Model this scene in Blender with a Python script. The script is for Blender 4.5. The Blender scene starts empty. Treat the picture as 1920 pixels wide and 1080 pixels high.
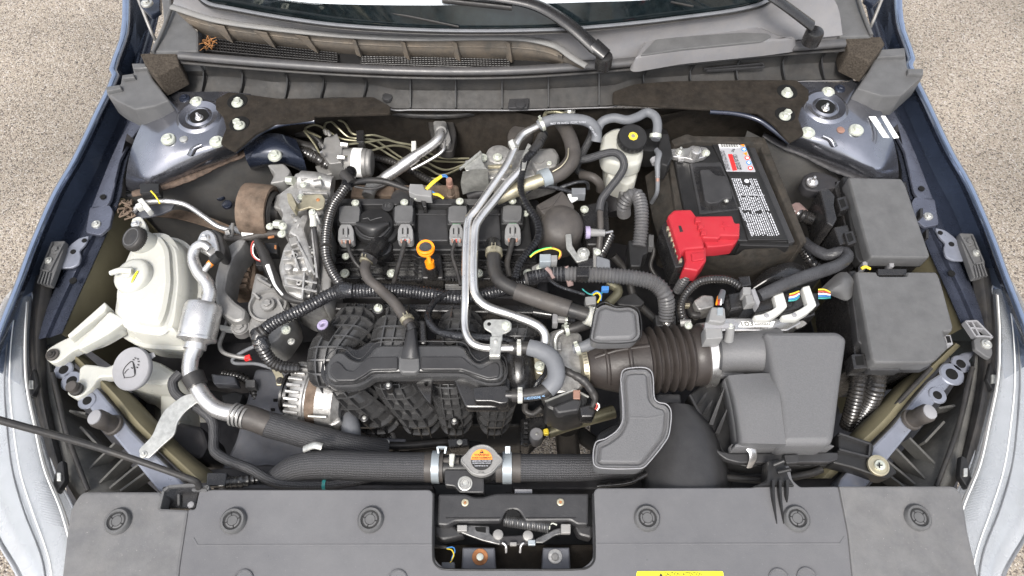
import bpy, math, random
from mathutils import Vector, Matrix, Quaternion
from mathutils.geometry import tessellate_polygon
random.seed(4)
SC = bpy.context.scene
COL = SC.collection
# ---------------- camera (engine-top plane is z=0, ground is z=-0.86) ----------------
FPX = 1280.0; PITCH = math.radians(60.0); CAMZ = 1.08
cam_d = bpy.data.cameras.new('camera'); cam = bpy.data.objects.new('camera', cam_d); COL.objects.link(cam)
cam.location = (0, 0, CAMZ); cam.rotation_euler = (math.pi/2 - PITCH, 0, 0)
cam_d.sensor_width = 36; cam_d.lens = 36*FPX/1920; cam_d.clip_start = .02; cam_d.clip_end = 400
SC.camera = cam
# ---------------- overcast daylight ----------------
SUN_EL, SUN_AZ = math.radians(58), math.radians(200)
w = bpy.data.worlds.new('World'); SC.world = w; w.use_nodes = True
nt = w.node_tree; nt.nodes.clear()
sky = nt.nodes.new('ShaderNodeTexSky'); sky.sky_type = 'NISHITA'; sky.sun_disc = False
sky.sun_elevation = SUN_EL; sky.sun_rotation = SUN_AZ; sky.dust_density = 4.0; sky.ozone_density = .6; sky.air_density = 1.0
hs = nt.nodes.new('ShaderNodeHueSaturation'); hs.inputs['Saturation'].default_value = .38
bg = nt.nodes.new('ShaderNodeBackground'); bg.inputs['Strength'].default_value = .15
wo = nt.nodes.new('ShaderNodeOutputWorld')
nt.links.new(sky.outputs[0], hs.inputs['Color']); nt.links.new(hs.outputs[0], bg.inputs[0]); nt.links.new(bg.outputs[0], wo.inputs[0])
sd = bpy.data.lights.new('sun', 'SUN'); sd.energy = 1.5; sd.angle = math.radians(14); sd.color = (1, .96, .9)
so = bpy.data.objects.new('sun', sd); COL.objects.link(so)
so.rotation_euler = (math.pi/2 - SUN_EL, 0, math.pi - SUN_AZ)   # light comes from the sky texture's sun azimuth
SC.view_settings.view_transform = 'Standard'; SC.view_settings.look = 'None'; SC.view_settings.gamma = 1
SC.view_settings.exposure = 1.12
# ---------------- geometry helpers ----------------
CAM = Vector((0, 0, CAMZ)); FW = Vector((0, math.cos(PITCH), -math.sin(PITCH))); UP = Vector((0, math.sin(PITCH), math.cos(PITCH)))
Z = Vector((0, 0, 1))
def P(x, y, z=0.0):                      # a point of the place: where the photo's line of sight meets height z
    d = FW + Vector(((x-960)/FPX, 0, 0)) + UP*((540-y)/FPX)
    t = (z-CAMZ)/d.z
    return Vector((d.x*t, d.y*t, z))
def S(x, y, z, px):                      # metres covered by px photo pixels there
    return px*(P(x, y, z)-CAM).dot(FW)/FPX
class G:
    def __init__(s): s.v = []; s.f = []; s.uv = {}; s.fl = []
    def add(s, vs, fs, uv=None, flat=False):
        o = len(s.v); s.v += [Vector(v) for v in vs]
        for f in fs: s.f.append(tuple(i+o for i in f)); s.fl.append(flat)
        if uv:
            for i, c in enumerate(uv): s.uv[o+i] = c
        return s
def mesh_of(g, name, mat, org):
    me = bpy.data.meshes.new(name)
    me.from_pydata([v-org for v in g.v], [], g.f)
    if g.uv:
        ul = me.uv_layers.new(name='UVMap')
        for l in me.loops: ul.data[l.index].uv = g.uv.get(l.vertex_index, (0, 0))
    me.polygons.foreach_set('use_smooth', [not x for x in g.fl])
    me.materials.append(mat)
    me.update()
    me.set_sharp_from_angle(angle=math.radians(38))
    return me
WL = {}
def part(name, g, mat, parent, label=None, kind=None):
    org = WL[parent.name]
    o = bpy.data.objects.new(name, mesh_of(g, name, mat, org)); COL.objects.link(o); o.parent = parent
    WL[o.name] = org
    if label: o['label'] = label
    if kind: o['kind'] = kind
    return o
def tag(o, label, cat, group=None, kind=None):
    if label: o['label'] = label
    if cat: o['category'] = cat
    if group: o['group'] = group
    if kind: o['kind'] = kind
    return o
def thing(name, label, cat, loc, group=None):
    o = bpy.data.objects.new(name, None); COL.objects.link(o)
    o.location = loc if isinstance(loc, Vector) else P(*loc); o.empty_display_size = .02
    WL[o.name] = o.location.copy()
    return tag(o, label, cat, group)
def single(name, g, mat, label, cat, group=None, kind=None):
    xs = [v.x for v in g.v]; ys = [v.y for v in g.v]; zs = [v.z for v in g.v]
    org = Vector(((min(xs)+max(xs))/2, (min(ys)+max(ys))/2, min(zs)))
    o = bpy.data.objects.new(name, mesh_of(g, name, mat, org)); COL.objects.link(o); o.location = org
    WL[o.name] = org
    return tag(o, label, cat, group, kind)
def pts_w(pts, z=None):
    return [p if isinstance(p, Vector) else P(p[0], p[1], p[2] if len(p) > 2 else z) for p in pts]
def crom(W, n):
    if len(W) < 3:
        return [W[0].lerp(W[-1], i/n) for i in range(n+1)]
    E = [W[0]*2-W[1]] + W + [W[-1]*2-W[-2]]; out = []
    for i in range(1, len(E)-2):
        a, b, c, d = E[i-1], E[i], E[i+1], E[i+2]
        l = (c-b).length; m1 = (c-a)/max((c-b).length+(b-a).length, 1e-9)*l; m2 = (d-b)/max((d-c).length+(c-b).length, 1e-9)*l
        for k in range(n):
            t = k/n; out.append(b*(2*t**3-3*t*t+1)+m1*(t**3-2*t*t+t)+c*(-2*t**3+3*t*t)+m2*(t**3-t*t))
    out.append(W[-1].copy()); return out
def resample(C, step):
    L = [0]
    for a, b in zip(C, C[1:]): L.append(L[-1]+(b-a).length)
    n = max(2, int(L[-1]/step)); out = []; j = 0
    for i in range(n+1):
        s = L[-1]*i/n
        while j < len(L)-2 and L[j+1] < s: j += 1
        t = (s-L[j])/max(L[j+1]-L[j], 1e-9); out.append(C[j].lerp(C[j+1], min(max(t, 0), 1)))
    return out, L[-1]
def frames(C):
    T = []
    for i in range(len(C)):
        T.append((C[min(i+1, len(C)-1)]-C[max(i-1, 0)]).normalized())
    u = Z - T[0]*Z.dot(T[0])
    if u.length < .1: u = Vector((0, 1, 0)) - T[0]*T[0].y
    u.normalize(); U = [u]
    for i in range(1, len(C)):
        q = T[i-1].rotation_difference(T[i]); u = q @ u; u = (u-T[i]*u.dot(T[i])).normalized(); U.append(u)
    return T, U
def tube(g, pts, w, z=None, seg=12, step=None, rib=0, amp=.12, wob=0, caps=True, rm=None, flat=1.0, ends=None):
    """round hose or pipe; w = diameter in photo pixels (number or one per point), rib = pitch of corrugation in metres"""
    W = pts_w(pts, z); nn = 8; C = crom(W, nn)
    if rm is not None: rr = [rm]*len(W) if not isinstance(rm, (list, tuple)) else list(rm)
    else:
        ws = w if isinstance(w, (list, tuple)) else [w]*len(W)
        rr = [(p-CAM).dot(FW)/FPX*x/2 for p, x in zip(W, ws)]
        if not isinstance(w, (list, tuple)): m = sum(rr)/len(rr); rr = [m]*len(rr)
    R0 = []
    nseg = max(1, len(W)-1); per = (len(C)-1)//nseg
    for i in range(len(C)):
        k = min(i//per, nseg-1); t = (i-k*per)/per; R0.append(rr[k]*(1-t)+rr[k+1]*t)
    if rib: step = rib/4
    if step is None: step = max(.003, min(R0)*.6)
    D, L = resample(C, step)
    n = len(D); T, U = frames(D); vs = []; uv = []; fs = []
    ph = random.random()*9
    for i in range(n):
        f = i/(n-1)*(len(R0)-1); k = min(int(f), len(R0)-2); r = R0[k]*(1-(f-k))+R0[k+1]*(f-k)
        s = L*i/(n-1)
        if rib: r *= 1+amp*(-1, -.2, 1, -.2)[i % 4]
        if wob: r *= 1+wob*math.sin(s*310+ph)*math.sin(s*127+ph*2)
        B = T[i].cross(U[i])
        for j in range(seg+1):
            a = -math.pi + 2*math.pi*j/seg
            vs.append(D[i]+U[i]*(math.cos(a)*r*flat)+B*(math.sin(a)*r)); uv.append((j/seg*r*6.283, s))
    for i in range(n-1):
        for j in range(seg):
            a = i*(seg+1)+j; fs.append((a, a+1, a+seg+2, a+seg+1))
    if caps:
        fs.append(tuple(range(seg-1, -1, -1))); fs.append(tuple((n-1)*(seg+1)+j for j in range(seg)))
    g.add(vs, fs, uv); return g
def lathe(g, c, ax, prof, seg=24, uvs=False):
    ax = ax.normalized(); u = ax.orthogonal().normalized(); b = ax.cross(u); vs = []; fs = []
    for r, h in prof:
        for j in range(seg):
            a = 2*math.pi*j/seg; vs.append(c+ax*h+(u*math.cos(a)+b*math.sin(a))*r)
    for i in range(len(prof)-1):
        for j in range(seg):
            k = (j+1) % seg; fs.append((i*seg+j, i*seg+k, (i+1)*seg+k, (i+1)*seg+j))
    fs.append(tuple(range(seg-1, -1, -1))); fs.append(tuple((len(prof)-1)*seg+j for j in range(seg)))
    g.add(vs, fs); return g
def disc(g, x, y, z, w, h, b=None, ax=Z, seg=24, dish=0):
    """upright cylinder whose top centre is at the pixel; w in px"""
    c = P(x, y, z); r = S(x, y, z, w)/2; b = b if b is not None else min(r*.2, h*.3)
    pr = [(r, -h), (r, -b), (r-b*.3, -b*.3), (r-b, 0)]
    if dish: pr += [(r-b*2.5, 0), (r-b*3.2, -dish)]
    return lathe(g, c, ax, pr, seg)
def fillet(W, rad):
    n = len(W); out = []
    for i in range(n):
        p, a, b = W[i], W[i-1], W[(i+1) % n]
        r = rad[i] if isinstance(rad, (list, tuple)) else rad
        la, lb = (a-p).length, (b-p).length
        t = min(r, la*.45, lb*.45)
        if t < 1e-4: out.append(p); continue
        A = p+(a-p)/la*t; B = p+(b-p)/lb*t
        for s in (0, .28, .5, .72, 1): out.append(A*(1-s)**2+p*2*s*(1-s)+B*s*s)
    return out
def inset(W, d):
    n = len(W); ar = sum(W[i].x*W[(i+1) % n].y-W[(i+1) % n].x*W[i].y for i in range(n)); sg = 1 if ar > 0 else -1; out = []
    for i in range(n):
        a = W[i]-W[i-1]; b = W[(i+1) % n]-W[i]; a.z = b.z = 0
        if a.length < 1e-7: a = b
        if b.length < 1e-7: b = a
        na = Vector((-a.y, a.x, 0)).normalized()*sg; nb = Vector((-b.y, b.x, 0)).normalized()*sg
        m = (na+nb); m = m.normalized() if m.length > 1e-4 else na
        out.append(W[i]+m*(d/max(m.dot(na), .55)))
    for it in range(6):                                     # close up folds where the inset is larger than a corner's radius
        bad = 0
        for i in range(n):
            k = (i+1) % n; o = W[k]-W[i]; q = out[k]-out[i]
            if o.length > 1e-7 and o.dot(q) < 0:
                m = (out[i]+out[k])/2; out[i] = m; out[k] = m.copy(); bad = 1
        if not bad: break
    return out, sg
def prism(g, pts, z=None, h=.02, b=.002, rad=.004, flare=0, prof=None, cap=True, bot=False):
    """upright block: top outline in photo pixels at height z; prof = [(dz, inset)] from the foot up"""
    W = fillet(pts_w(pts, z), rad); n = len(W)
    prof = prof or [(-h, -flare), (-b, 0), (-.3*b, .3*b), (0, b)]
    vs = []; fs = []
    for dz, ins in prof:
        I, sg = inset(W, ins) if ins else (W, inset(W, 0)[1]); vs += [p+Vector((0, 0, dz)) for p in I]
    for i in range(len(prof)-1):
        for j in range(n):
            k = (j+1) % n; q = (i*n+j, i*n+k, (i+1)*n+k, (i+1)*n+j); fs.append(q if sg > 0 else q[::-1])
    g.add(vs, fs)
    def lid(o, up):
        R = vs[o:o+n]; tr = tessellate_polygon([[Vector((p.x, p.y, 0)) for p in R]]); ff = []
        for a, b_, c in tr:
            cr = (R[b_]-R[a]).cross(R[c]-R[a]).z
            if abs(cr) < 1e-12: continue
            ff.append((a, b_, c) if (cr > 0) == up else (a, c, b_))
        g.add(R, ff, flat=True)
    if cap: lid((len(prof)-1)*n, True)
    if bot: lid(0, False)
    return g
LID = lambda h, b=.003, lip=.003, up=.003: [(-h, 0), (-up-b, 0), (-up, b*.5), (-up, lip+b), (-b*.4, lip+b*1.6), (0, lip+b*2.6)]
def bar(g, p, q, w, h, z=None, up=Z, t=.0004):
    """straight bevelled bar between two points; w, h in metres; top at the points"""
    a, b = pts_w([p, q], z); d = (b-a).normalized(); s = d.cross(up).normalized(); u = s.cross(d)
    vs = []
    for e in (a, b):
        for x, y in ((-w/2, -h), (-w/2, -t), (-w/2+t, 0), (w/2-t, 0), (w/2, -t), (w/2, -h)): vs.append(e+s*x+u*y)
    fs = [(i, i+1, i+7, i+6) for i in range(5)]+[(5, 0, 6, 11), (5, 4, 3, 2, 1, 0), (6, 7, 8, 9, 10, 11)]
    g.add(vs, fs, flat=True); return g
def bars(g, pts, w, h, z=None):
    W = pts_w(pts, z)
    for a, b in zip(W, W[1:]): bar(g, a, b, w, h)
    return g
def box(g, c, X, Y, sx, sy, sz, b=.001):
    """block with top-face centre c, half axes X,Y directions, sizes in metres"""
    X = X.normalized(); N = X.cross(Y).normalized(); Y = N.cross(X)
    if N.z < 0 and False: N = -N
    vs = []; b = min(b, sx*.3, sy*.3, sz*.3)
    for dz, i in ((-sz, 0), (-b, 0), (0, b)):
        for x, y in ((-1, -1), (1, -1), (1, 1), (-1, 1)): vs.append(c+X*(x*(sx/2-i))+Y*(y*(sy/2-i))+N*dz)
    fs = [(3, 2, 1, 0), (8, 9, 10, 11)]
    for l in (0, 4):
        for j in range(4): k = (j+1) % 4; fs.append((l+j, l+k, l+4+k, l+4+j))
    g.add(vs, fs, flat=True); return g
def boxp(g, x0, y0, x1, y1, z, h, b=.001):
    return prism(g, [(x0, y0), (x1, y0), (x1, y1), (x0, y1)], z, h, b, rad=.0012)
def loft(g, rows, n=4, m=4, thick=.0015, close=False):
    """smooth pressed sheet through rows of points"""
    A = [crom(pts_w(r), n) if n > 1 else pts_w(r) for r in rows]
    cols = list(zip(*A)); B = [crom(list(c), m) if m > 1 else list(c) for c in cols]
    nu = len(B); nv = len(B[0]); vs = [p for c in B for p in c]; fs = []
    for i in range(nu-1):
        for j in range(nv-1):
            a = i*nv+j; fs.append((a, a+1, a+nv+1, a+nv))
    N = Vector((0, 0, 0))
    for f in fs[::3]: N += (vs[f[1]]-vs[f[0]]).cross(vs[f[3]]-vs[f[0]])
    if N.z < 0: fs = [f[::-1] for f in fs]
    o = len(vs)
    if thick:
        vs2 = [v-Z*thick for v in vs]; fb = [tuple(i+o for i in f[::-1]) for f in fs]
        ed = [j for j in range(nv)]+[i*nv+nv-1 for i in range(1, nu)]+[(nu-1)*nv+j for j in range(nv-2, -1, -1)]+[i*nv for i in range(nu-2, 0, -1)]
        fe = [(ed[k], ed[(k+1) % len(ed)], ed[(k+1) % len(ed)]+o, ed[k]+o) for k in range(len(ed))]
        vs += vs2; fs += fb+fe
    g.add(vs, fs); return g
_bm = {}
def bolt(x, y, z, w, parent, mat, ax=None, name='bolt', kind=0):
    """flanged hexagon bolt; w = flange width in px"""
    key = (mat.name, kind)
    if key not in _bm:
        g = G(); O = Vector((0, 0, 0))
        lathe(g, O, Z, [(1, -.3), (1, 0), (.92, .12), (.75, .16)], 20)
        if kind == 0:
            lathe(g, O, Z, [(.56, .1), (.56, .45), (.47, .52)], 6); lathe(g, O, Z, [(.36, .45), (.36, .54), (.27, .49)], 12)
        elif kind == 1:   # stud and nut
            lathe(g, O, Z, [(.62, .1), (.62, .55), (.52, .62)], 6); lathe(g, O, Z, [(.3, .5), (.3, 1.25), (.22, 1.35)], 10)
        else:             # low screw head with a cross
            lathe(g, O, Z, [(.55, .1), (.5, .3), (.3, .36), (.26, .2)], 14)
        _bm[key] = mesh_of(g, name, mat, O)
    o = bpy.data.objects.new(name, _bm[key]); COL.objects.link(o)
    r = S(x, y, z, w)/2; o.scale = (r, r, r)
    if ax is not None: o.rotation_mode = 'QUATERNION'; o.rotation_quaternion = Z.rotation_difference(ax.normalized())
    c = P(x, y, z)
    if parent is not None: o.parent = parent; o.location = c-WL[parent.name]
    else: o.location = c
    WL[o.name] = c
    return o
def clamp(g, p, q, w, wid=7, t=.0012, tab=True):
    """spring band round a hose: centre p, hose direction towards q, w px hose width"""
    a = pts_w([p, q]); d = (a[1]-a[0]).normalized(); r = (a[0]-CAM).dot(FW)/FPX*w/2; h = (a[0]-CAM).dot(FW)/FPX*wid/2
    lathe(g, a[0], d, [(r, -h), (r+t, -h), (r+t, h), (r, h)], 28)
    if tab:
        s = d.cross(Z).normalized(); n = s.cross(d)
        for k in (-1, 1): box(g, a[0]+n*(r+t+.005)+s*k*.003, d, s, h*1.6, .0015, .006)
    return g
def text(s, a, b, z, mat, parent, sz=None, name='lettering', lift=.0006, bold=0):
    """flat print along the line a->b (photo px) lying at height z"""
    A, B = pts_w([a, b], z); A = A.copy(); B = B.copy(); L = (B-A).length; X = (B-A).normalized(); Y = Z.cross(X)
    Y.normalize(); N = X.cross(Y)
    cu = bpy.data.curves.new(name, 'FONT'); cu.body = s; cu.size = 1; cu.offset = bold
    t = bpy.data.objects.new('tmp', cu); COL.objects.link(t)
    bpy.context.view_layer.update()
    me = bpy.data.meshes.new_from_object(t.evaluated_get(bpy.context.evaluated_depsgraph_get()))
    bpy.data.objects.remove(t); 
    xs = [v.co.x for v in me.vertices] or [0, 1]; x0, x1 = min(xs), max(xs); k = L/(x1-x0); kh = sz if sz else k
    org = WL[parent.name]
    for v in me.vertices:
        c = v.co; v.co = A+X*((c.x-x0)*k)+Y*(c.y*kh)+N*lift-org
    me.materials.clear(); me.materials.append(mat); me.name = name
    o = bpy.data.objects.new(name, me); COL.objects.link(o); o.parent = parent; WL[o.name] = org
    return o
# ---------------- materials ----------------
def mat(name, col, rough=.5, metal=0, var=.15, scale=30, bump=.15, bscale=600, dust=0, dcol=(.33, .28, .22), coat=0, dscale=9,
        spec=.3, mode=None, rvar=.1, alpha=1, sss=0, flake=0, trans=0):
    m = bpy.data.materials.new(name); m.use_nodes = True; n = m.node_tree.nodes; l = m.node_tree.links
    p = n['Principled BSDF']; tc = n.new('ShaderNodeTexCoord'); geo = n.new('ShaderNodeNewGeometry')
    def noise(s, d=4, vec=None, r=.6):
        t = n.new('ShaderNodeTexNoise'); t.inputs['Scale'].default_value = s; t.inputs['Detail'].default_value = d; t.inputs['Roughness'].default_value = r
        l.new(vec if vec else geo.outputs['Position'], t.inputs['Vector']); return t.outputs['Fac']
    def mix(f, a, b):
        x = n.new('ShaderNodeMix'); x.data_type = 'RGBA'
        for i, s in ((0, f), (6, a), (7, b)):
            if hasattr(s, 'links'): l.new(s, x.inputs[i])
            else: x.inputs[i].default_value = s if i == 0 else (*s, 1)
        return x.outputs[2]
    def ramp(f, lo, hi, a=0, b=1):
        x = n.new('ShaderNodeMapRange'); x.inputs[1].default_value = lo; x.inputs[2].default_value = hi; x.inputs[3].default_value = a; x.inputs[4].default_value = b
        l.new(f, x.inputs[0]); return x.outputs[0]
    f1 = noise(scale, 5)
    c = mix(ramp(f1, .3, .7), tuple(x*(1-var) for x in col), tuple(min(x*(1+var), 1) for x in col))
    if flake:
        c = mix(ramp(noise(1500, 1), .62, .72, 0, flake), c, tuple(min(1, x*3+.05) for x in col))
    if dust:
        d1 = ramp(noise(dscale*3, 6, r=.8), .35, .8, 0, dust*.8)
        sp = ramp(noise(350, 2, r=.7), .68, .76, 0, min(1, dust*2))
        mx = n.new('ShaderNodeMath'); mx.operation = 'MAXIMUM'; l.new(d1, mx.inputs[0]); l.new(sp, mx.inputs[1])
        c = mix(mx.outputs[0], c, dcol)
    h = noise(bscale, 3)
    if mode in ('braid', 'tape', 'wrap'):
        sx = n.new('ShaderNodeSeparateXYZ'); l.new(tc.outputs['UV'], sx.inputs[0])
        def math_(op, a, b=None):
            x = n.new('ShaderNodeMath'); x.operation = op
            for i, s in enumerate((a, b)):
                if s is None: continue
                if hasattr(s, 'links'): l.new(s, x.inputs[i])
                else: x.inputs[i].default_value = s
            return x.outputs[0]
        U, V = sx.outputs[0], sx.outputs[1]
        if mode == 'braid':
            zig = math_('MULTIPLY', math_('SINE', math_('MULTIPLY', V, 2200)), .8)
            st = math_('SINE', math_('ADD', math_('MULTIPLY', U, 1500), zig))
            th = math_('MULTIPLY', math_('SINE', math_('ADD', math_('MULTIPLY', V, 2600), math_('MULTIPLY', st, 1.2))), .6)
            h = math_('ADD', math_('MULTIPLY', st, .5), th)
            k = ramp(h, -1, 1)
            c = mix(k, tuple(x*.35 for x in col), tuple(min(1, x*1.9) for x in col))
            h = math_('MULTIPLY', h, .6)
        else:
            per = 420 if mode == 'tape' else 170
            nv = n.new('ShaderNodeTexNoise'); nv.inputs['Scale'].default_value = 60; l.new(geo.outputs['Position'], nv.inputs['Vector'])
            ph = math_('ADD', math_('ADD', math_('MULTIPLY', V, per), math_('MULTIPLY', U, 50 if mode == 'tape' else 110)), math_('MULTIPLY', nv.outputs['Fac'], 3 if mode == 'tape' else 1.5))
            h = math_('FRACT', ph); h = math_('MULTIPLY', math_('ADD', h, math_('MULTIPLY', noise(260, 2), .9)), 1.0)
    l.new(c, p.inputs['Base Color'])
    l.new(ramp(noise(scale*2.3, 4), .25, .75, max(.02, rough-rvar), min(1, rough+rvar)), p.inputs['Roughness'])
    p.inputs['Metallic'].default_value = metal; p.inputs['Specular IOR Level'].default_value = spec
    if coat: p.inputs['Coat Weight'].default_value = coat; p.inputs['Coat Roughness'].default_value = .06
    if sss: p.inputs['Subsurface Weight'].default_value = sss; p.inputs['Subsurface Radius'].default_value = (.02, .018, .012); p.inputs['Subsurface Scale'].default_value = 1
    if trans: p.inputs['Transmission Weight'].default_value = trans
    if alpha < 1: p.inputs['Alpha'].default_value = alpha
    if bump:
        b = n.new('ShaderNodeBump'); b.inputs['Strength'].default_value = bump
        b.inputs['Distance'].default_value = {'braid': .0012, 'tape': .0015, 'wrap': .002}.get(mode, .0006)
        l.new(h, b.inputs['Height']); l.new(b.outputs[0], p.inputs['Normal'])
    return m
M = {}
def dm(k, *a, **q): M[k] = mat(k, *a, **q)
dm('gloss_black', (.012, .012, .013), .27, dust=.05, bump=.15, spec=.6)
dm('plastic_black', (.014, .014, .0145), .36, dust=.06, bump=.25, dcol=(.2, .19, .18))
dm('plastic_dark', (.028, .028, .0295), .38, dust=.08, bump=.35, dcol=(.22, .21, .2))
dm('plastic_grey', (.084, .084, .085), .42, dust=.13, bump=.35, dcol=(.26, .255, .245))
dm('plastic_grain', (.108, .108, .111), .4, dust=.03, bump=.9, bscale=700, var=.12, scale=500, dcol=(.3, .28, .25))
dm('plastic_cover', (.10, .10, .105), .42, var=.08, scale=6, dust=.14, rvar=.18, bump=.3, dcol=(.3, .29, .28), dscale=5)
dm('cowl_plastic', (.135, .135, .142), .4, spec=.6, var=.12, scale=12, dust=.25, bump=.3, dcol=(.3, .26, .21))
dm('cowl_dusty', (.09, .082, .072), .7, var=.3, scale=14, dust=.7, bump=.4, dcol=(.26, .2, .14))
dm('rubber', (.02, .02, .021), .42, var=.2, dust=.12, bump=.3)
dm('rubber_grey', (.12, .125, .135), .5, var=.15, dust=.12, bump=.3, dcol=(.3, .3, .3))
dm('rubber_brown', (.046, .042, .04), .5, var=.2, dust=.12, bump=.4)
dm('boot_brown', (.033, .0285, .0265), .4, var=.2, dust=.06, bump=.5, bscale=300, dcol=(.2, .14, .1))
dm('conduit', (.014, .014, .015), .24, var=.2, dust=.12, bump=.15, spec=.7)
dm('conduit_grey', (.07, .07, .073), .32, var=.2, dust=.12, bump=.15)
dm('tape', (.018, .018, .02), .22, var=.3, bump=1, mode='tape', spec=.7)
dm('wrap', (.045, .045, .048), .33, var=.2, bump=.6, mode='wrap')
dm('braid', (.04, .04, .042), .42, var=.2, bump=.6, mode='braid')
dm('felt', (.016, .014, .012), .95, var=.4, scale=60, dust=.3, bump=1, bscale=1200, dcol=(.09, .07, .05), spec=.15)
dm('felt_grey', (.022, .021, .019), .9, var=.4, scale=60, dust=.35, bump=1, bscale=1200, dcol=(.13, .1, .075), spec=.2)
dm('foam', (.05, .042, .034), .95, var=.5, scale=300, bump=1, bscale=500, spec=.1)
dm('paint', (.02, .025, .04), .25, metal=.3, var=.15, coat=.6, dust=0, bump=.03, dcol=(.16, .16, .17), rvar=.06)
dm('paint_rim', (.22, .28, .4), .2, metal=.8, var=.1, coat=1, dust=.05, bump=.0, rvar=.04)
dm('paint_rail', (.2, .212, .25), .33, metal=.4, var=.15, coat=.4, dust=.1, bump=.1, dcol=(.3, .3, .33))
dm('tower_paint', (.22, .225, .255), .24, metal=.9, var=.25, scale=8, coat=1, dust=.05, bump=.06, dcol=(.24, .23, .23))
dm('olive', (.15, .135, .085), .45, metal=.3, var=.25, scale=7, dust=.15, bump=.2)
dm('underbody', (.026, .026, .029), .5, metal=.2, var=.3, dust=.2, bump=.4, dcol=(.12, .1, .085))
dm('beam_grey', (.085, .09, .105), .5, metal=.2, var=.2, dust=.3, bump=.3, dcol=(.2, .18, .16))
dm('alu_cast', (.35, .345, .335), .42, metal=.6, var=.3, scale=80, dust=.25, bump=1, bscale=260, dcol=(.3, .26, .21))
dm('alu_dull', (.24, .237, .23), .55, metal=.5, var=.2, scale=30, dust=.3, bump=.5, bscale=400, dcol=(.26, .23, .2))
dm('alu_pipe', (.62, .61, .6), .3, metal=.85, var=.12, dust=.15, bump=.25, bscale=300)
dm('steel', (.8, .78, .75), .3, metal=.95, var=.1, bump=.05, rvar=.06)
dm('zinc', (.5, .5, .47), .38, metal=.75, var=.2, scale=120, dust=.12, bump=.4)
dm('zinc_yellow', (.42, .385, .28), .4, metal=.7, var=.25, dust=.2, bump=.3)
dm('bolt_white', (.55, .57, .5), .4, metal=.5, var=.15, dust=.1, bump=.2)
dm('line_olive', (.2, .19, .13), .35, metal=.6, var=.15, dust=.2, bump=.2)
dm('rust', (.12, .085, .062), .85, metal=.2, var=.5, scale=40, dust=.5, bump=1, bscale=250, dcol=(.24, .2, .16))
dm('rust_orange', (.3, .13, .055), .85, var=.5, scale=50, bump=1, bscale=300)
dm('tank_white', (.42, .42, .385), .28, var=.05, scale=6, sss=.25, bump=.15, dust=.07, dcol=(.6, .55, .4))
dm('white_plastic', (.48, .48, .455), .4, var=.06, bump=.1, dust=.1)
dm('cap_grey', (.22, .22, .23), .5, var=.08, bump=.2, dust=.1)
dm('connector_grey', (.19, .19, .19), .4, var=.1, bump=.1, dust=.1)
dm('clip_grey', (.27, .3, .32), .4, metal=.3, var=.1, bump=.1)
dm('orange', (.75, .24, .01), .35, var=.05, bump=.05)
dm('yellow', (.62, .47, .04), .45, var=.05, bump=.05)
dm('red', (.33, .018, .028), .38, var=.1, scale=10, bump=.2, dust=.06)
dm('red_wire', (.35, .05, .04), .4); dm('blue_wire', (.05, .17, .42), .4); dm('green_seal', (.05, .5, .15), .5); dm('purple', (.3, .26, .38), .5)
dm('copper', (.26, .15, .115), .5, metal=.2); dm('teal_wire', (.04, .25, .24), .4); dm('pink_tape', (.2, .14, .13), .7)
dm('print_white', (.5, .51, .54), .5, var=.05, bump=0); dm('print_black', (.02, .02, .02), .5, bump=0); dm('print_blue', (.3, .5, .75), .5, bump=0)
dm('label_white', (.8, .8, .78), .45, var=.05, bump=.05); dm('label_silver', (.42, .42, .44), .35, metal=.3, var=.05, bump=.05)
dm('label_orange', (.95, .28, .05), .45, bump=0); dm('label_yellow', (.92, .85, .03), .45, bump=0); dm('label_red', (.8, .03, .03), .45, bump=0); dm('label_blue', (.03, .2, .6), .45, bump=0)
dm('hole_black', (.004, .004, .004), .9, bump=0)
dm('glass', (.004, .007, .009), .06, var=.4, scale=50, dust=.12, dcol=(.1, .13, .12), dscale=20, bump=.02, spec=.6, rvar=.05)
dm('lens', (.42, .44, .46), .05, var=.04, bump=.0, alpha=.3, spec=.8)
dm('reflector', (.42, .43, .445), .3, metal=.5, var=.2, scale=12, bump=.1)
dm('manifold', (.042, .042, .043), .25, dust=.02, bump=.1, spec=.5)
dm('housing', (.06, .06, .058), .55, dust=.5, bump=.4, dcol=(.2, .19, .17))
dm('paint_mid', (.05, .057, .08), .28, metal=.5, coat=.7, dust=0, bump=.03)
dm('plastic_cover_dirty', (.10, .10, .103), .48, var=.12, dust=.32, bump=.4, dcol=(.3, .285, .26), dscale=4)
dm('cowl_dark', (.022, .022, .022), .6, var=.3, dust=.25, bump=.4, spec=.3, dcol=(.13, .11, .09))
dm('wheelhouse', (.10, .10, .10), .35, metal=.3, var=.25, scale=10, dust=.2, bump=.2)
dm('flange_paint', (.1, .108, .14), .3, metal=.5, coat=.5, dust=0, bump=.06)
dm('seam_brown', (.085, .06, .045), .75, var=.5, scale=120, bump=1, bscale=500)
dm('latch_steel', (.13, .13, .13), .35, metal=.7, var=.4, scale=90, dust=.3, bump=.5, dcol=(.06, .05, .04))
dm('seal_rubber', (.05, .05, .053), .38, var=.15, dust=.12, bump=.2, spec=.5)
dm('trim_grey', (.16, .16, .158), .5, var=.1, dust=.15, bump=.2)
dm('leaf', (.3, .14, .05), .8, var=.4)
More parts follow.
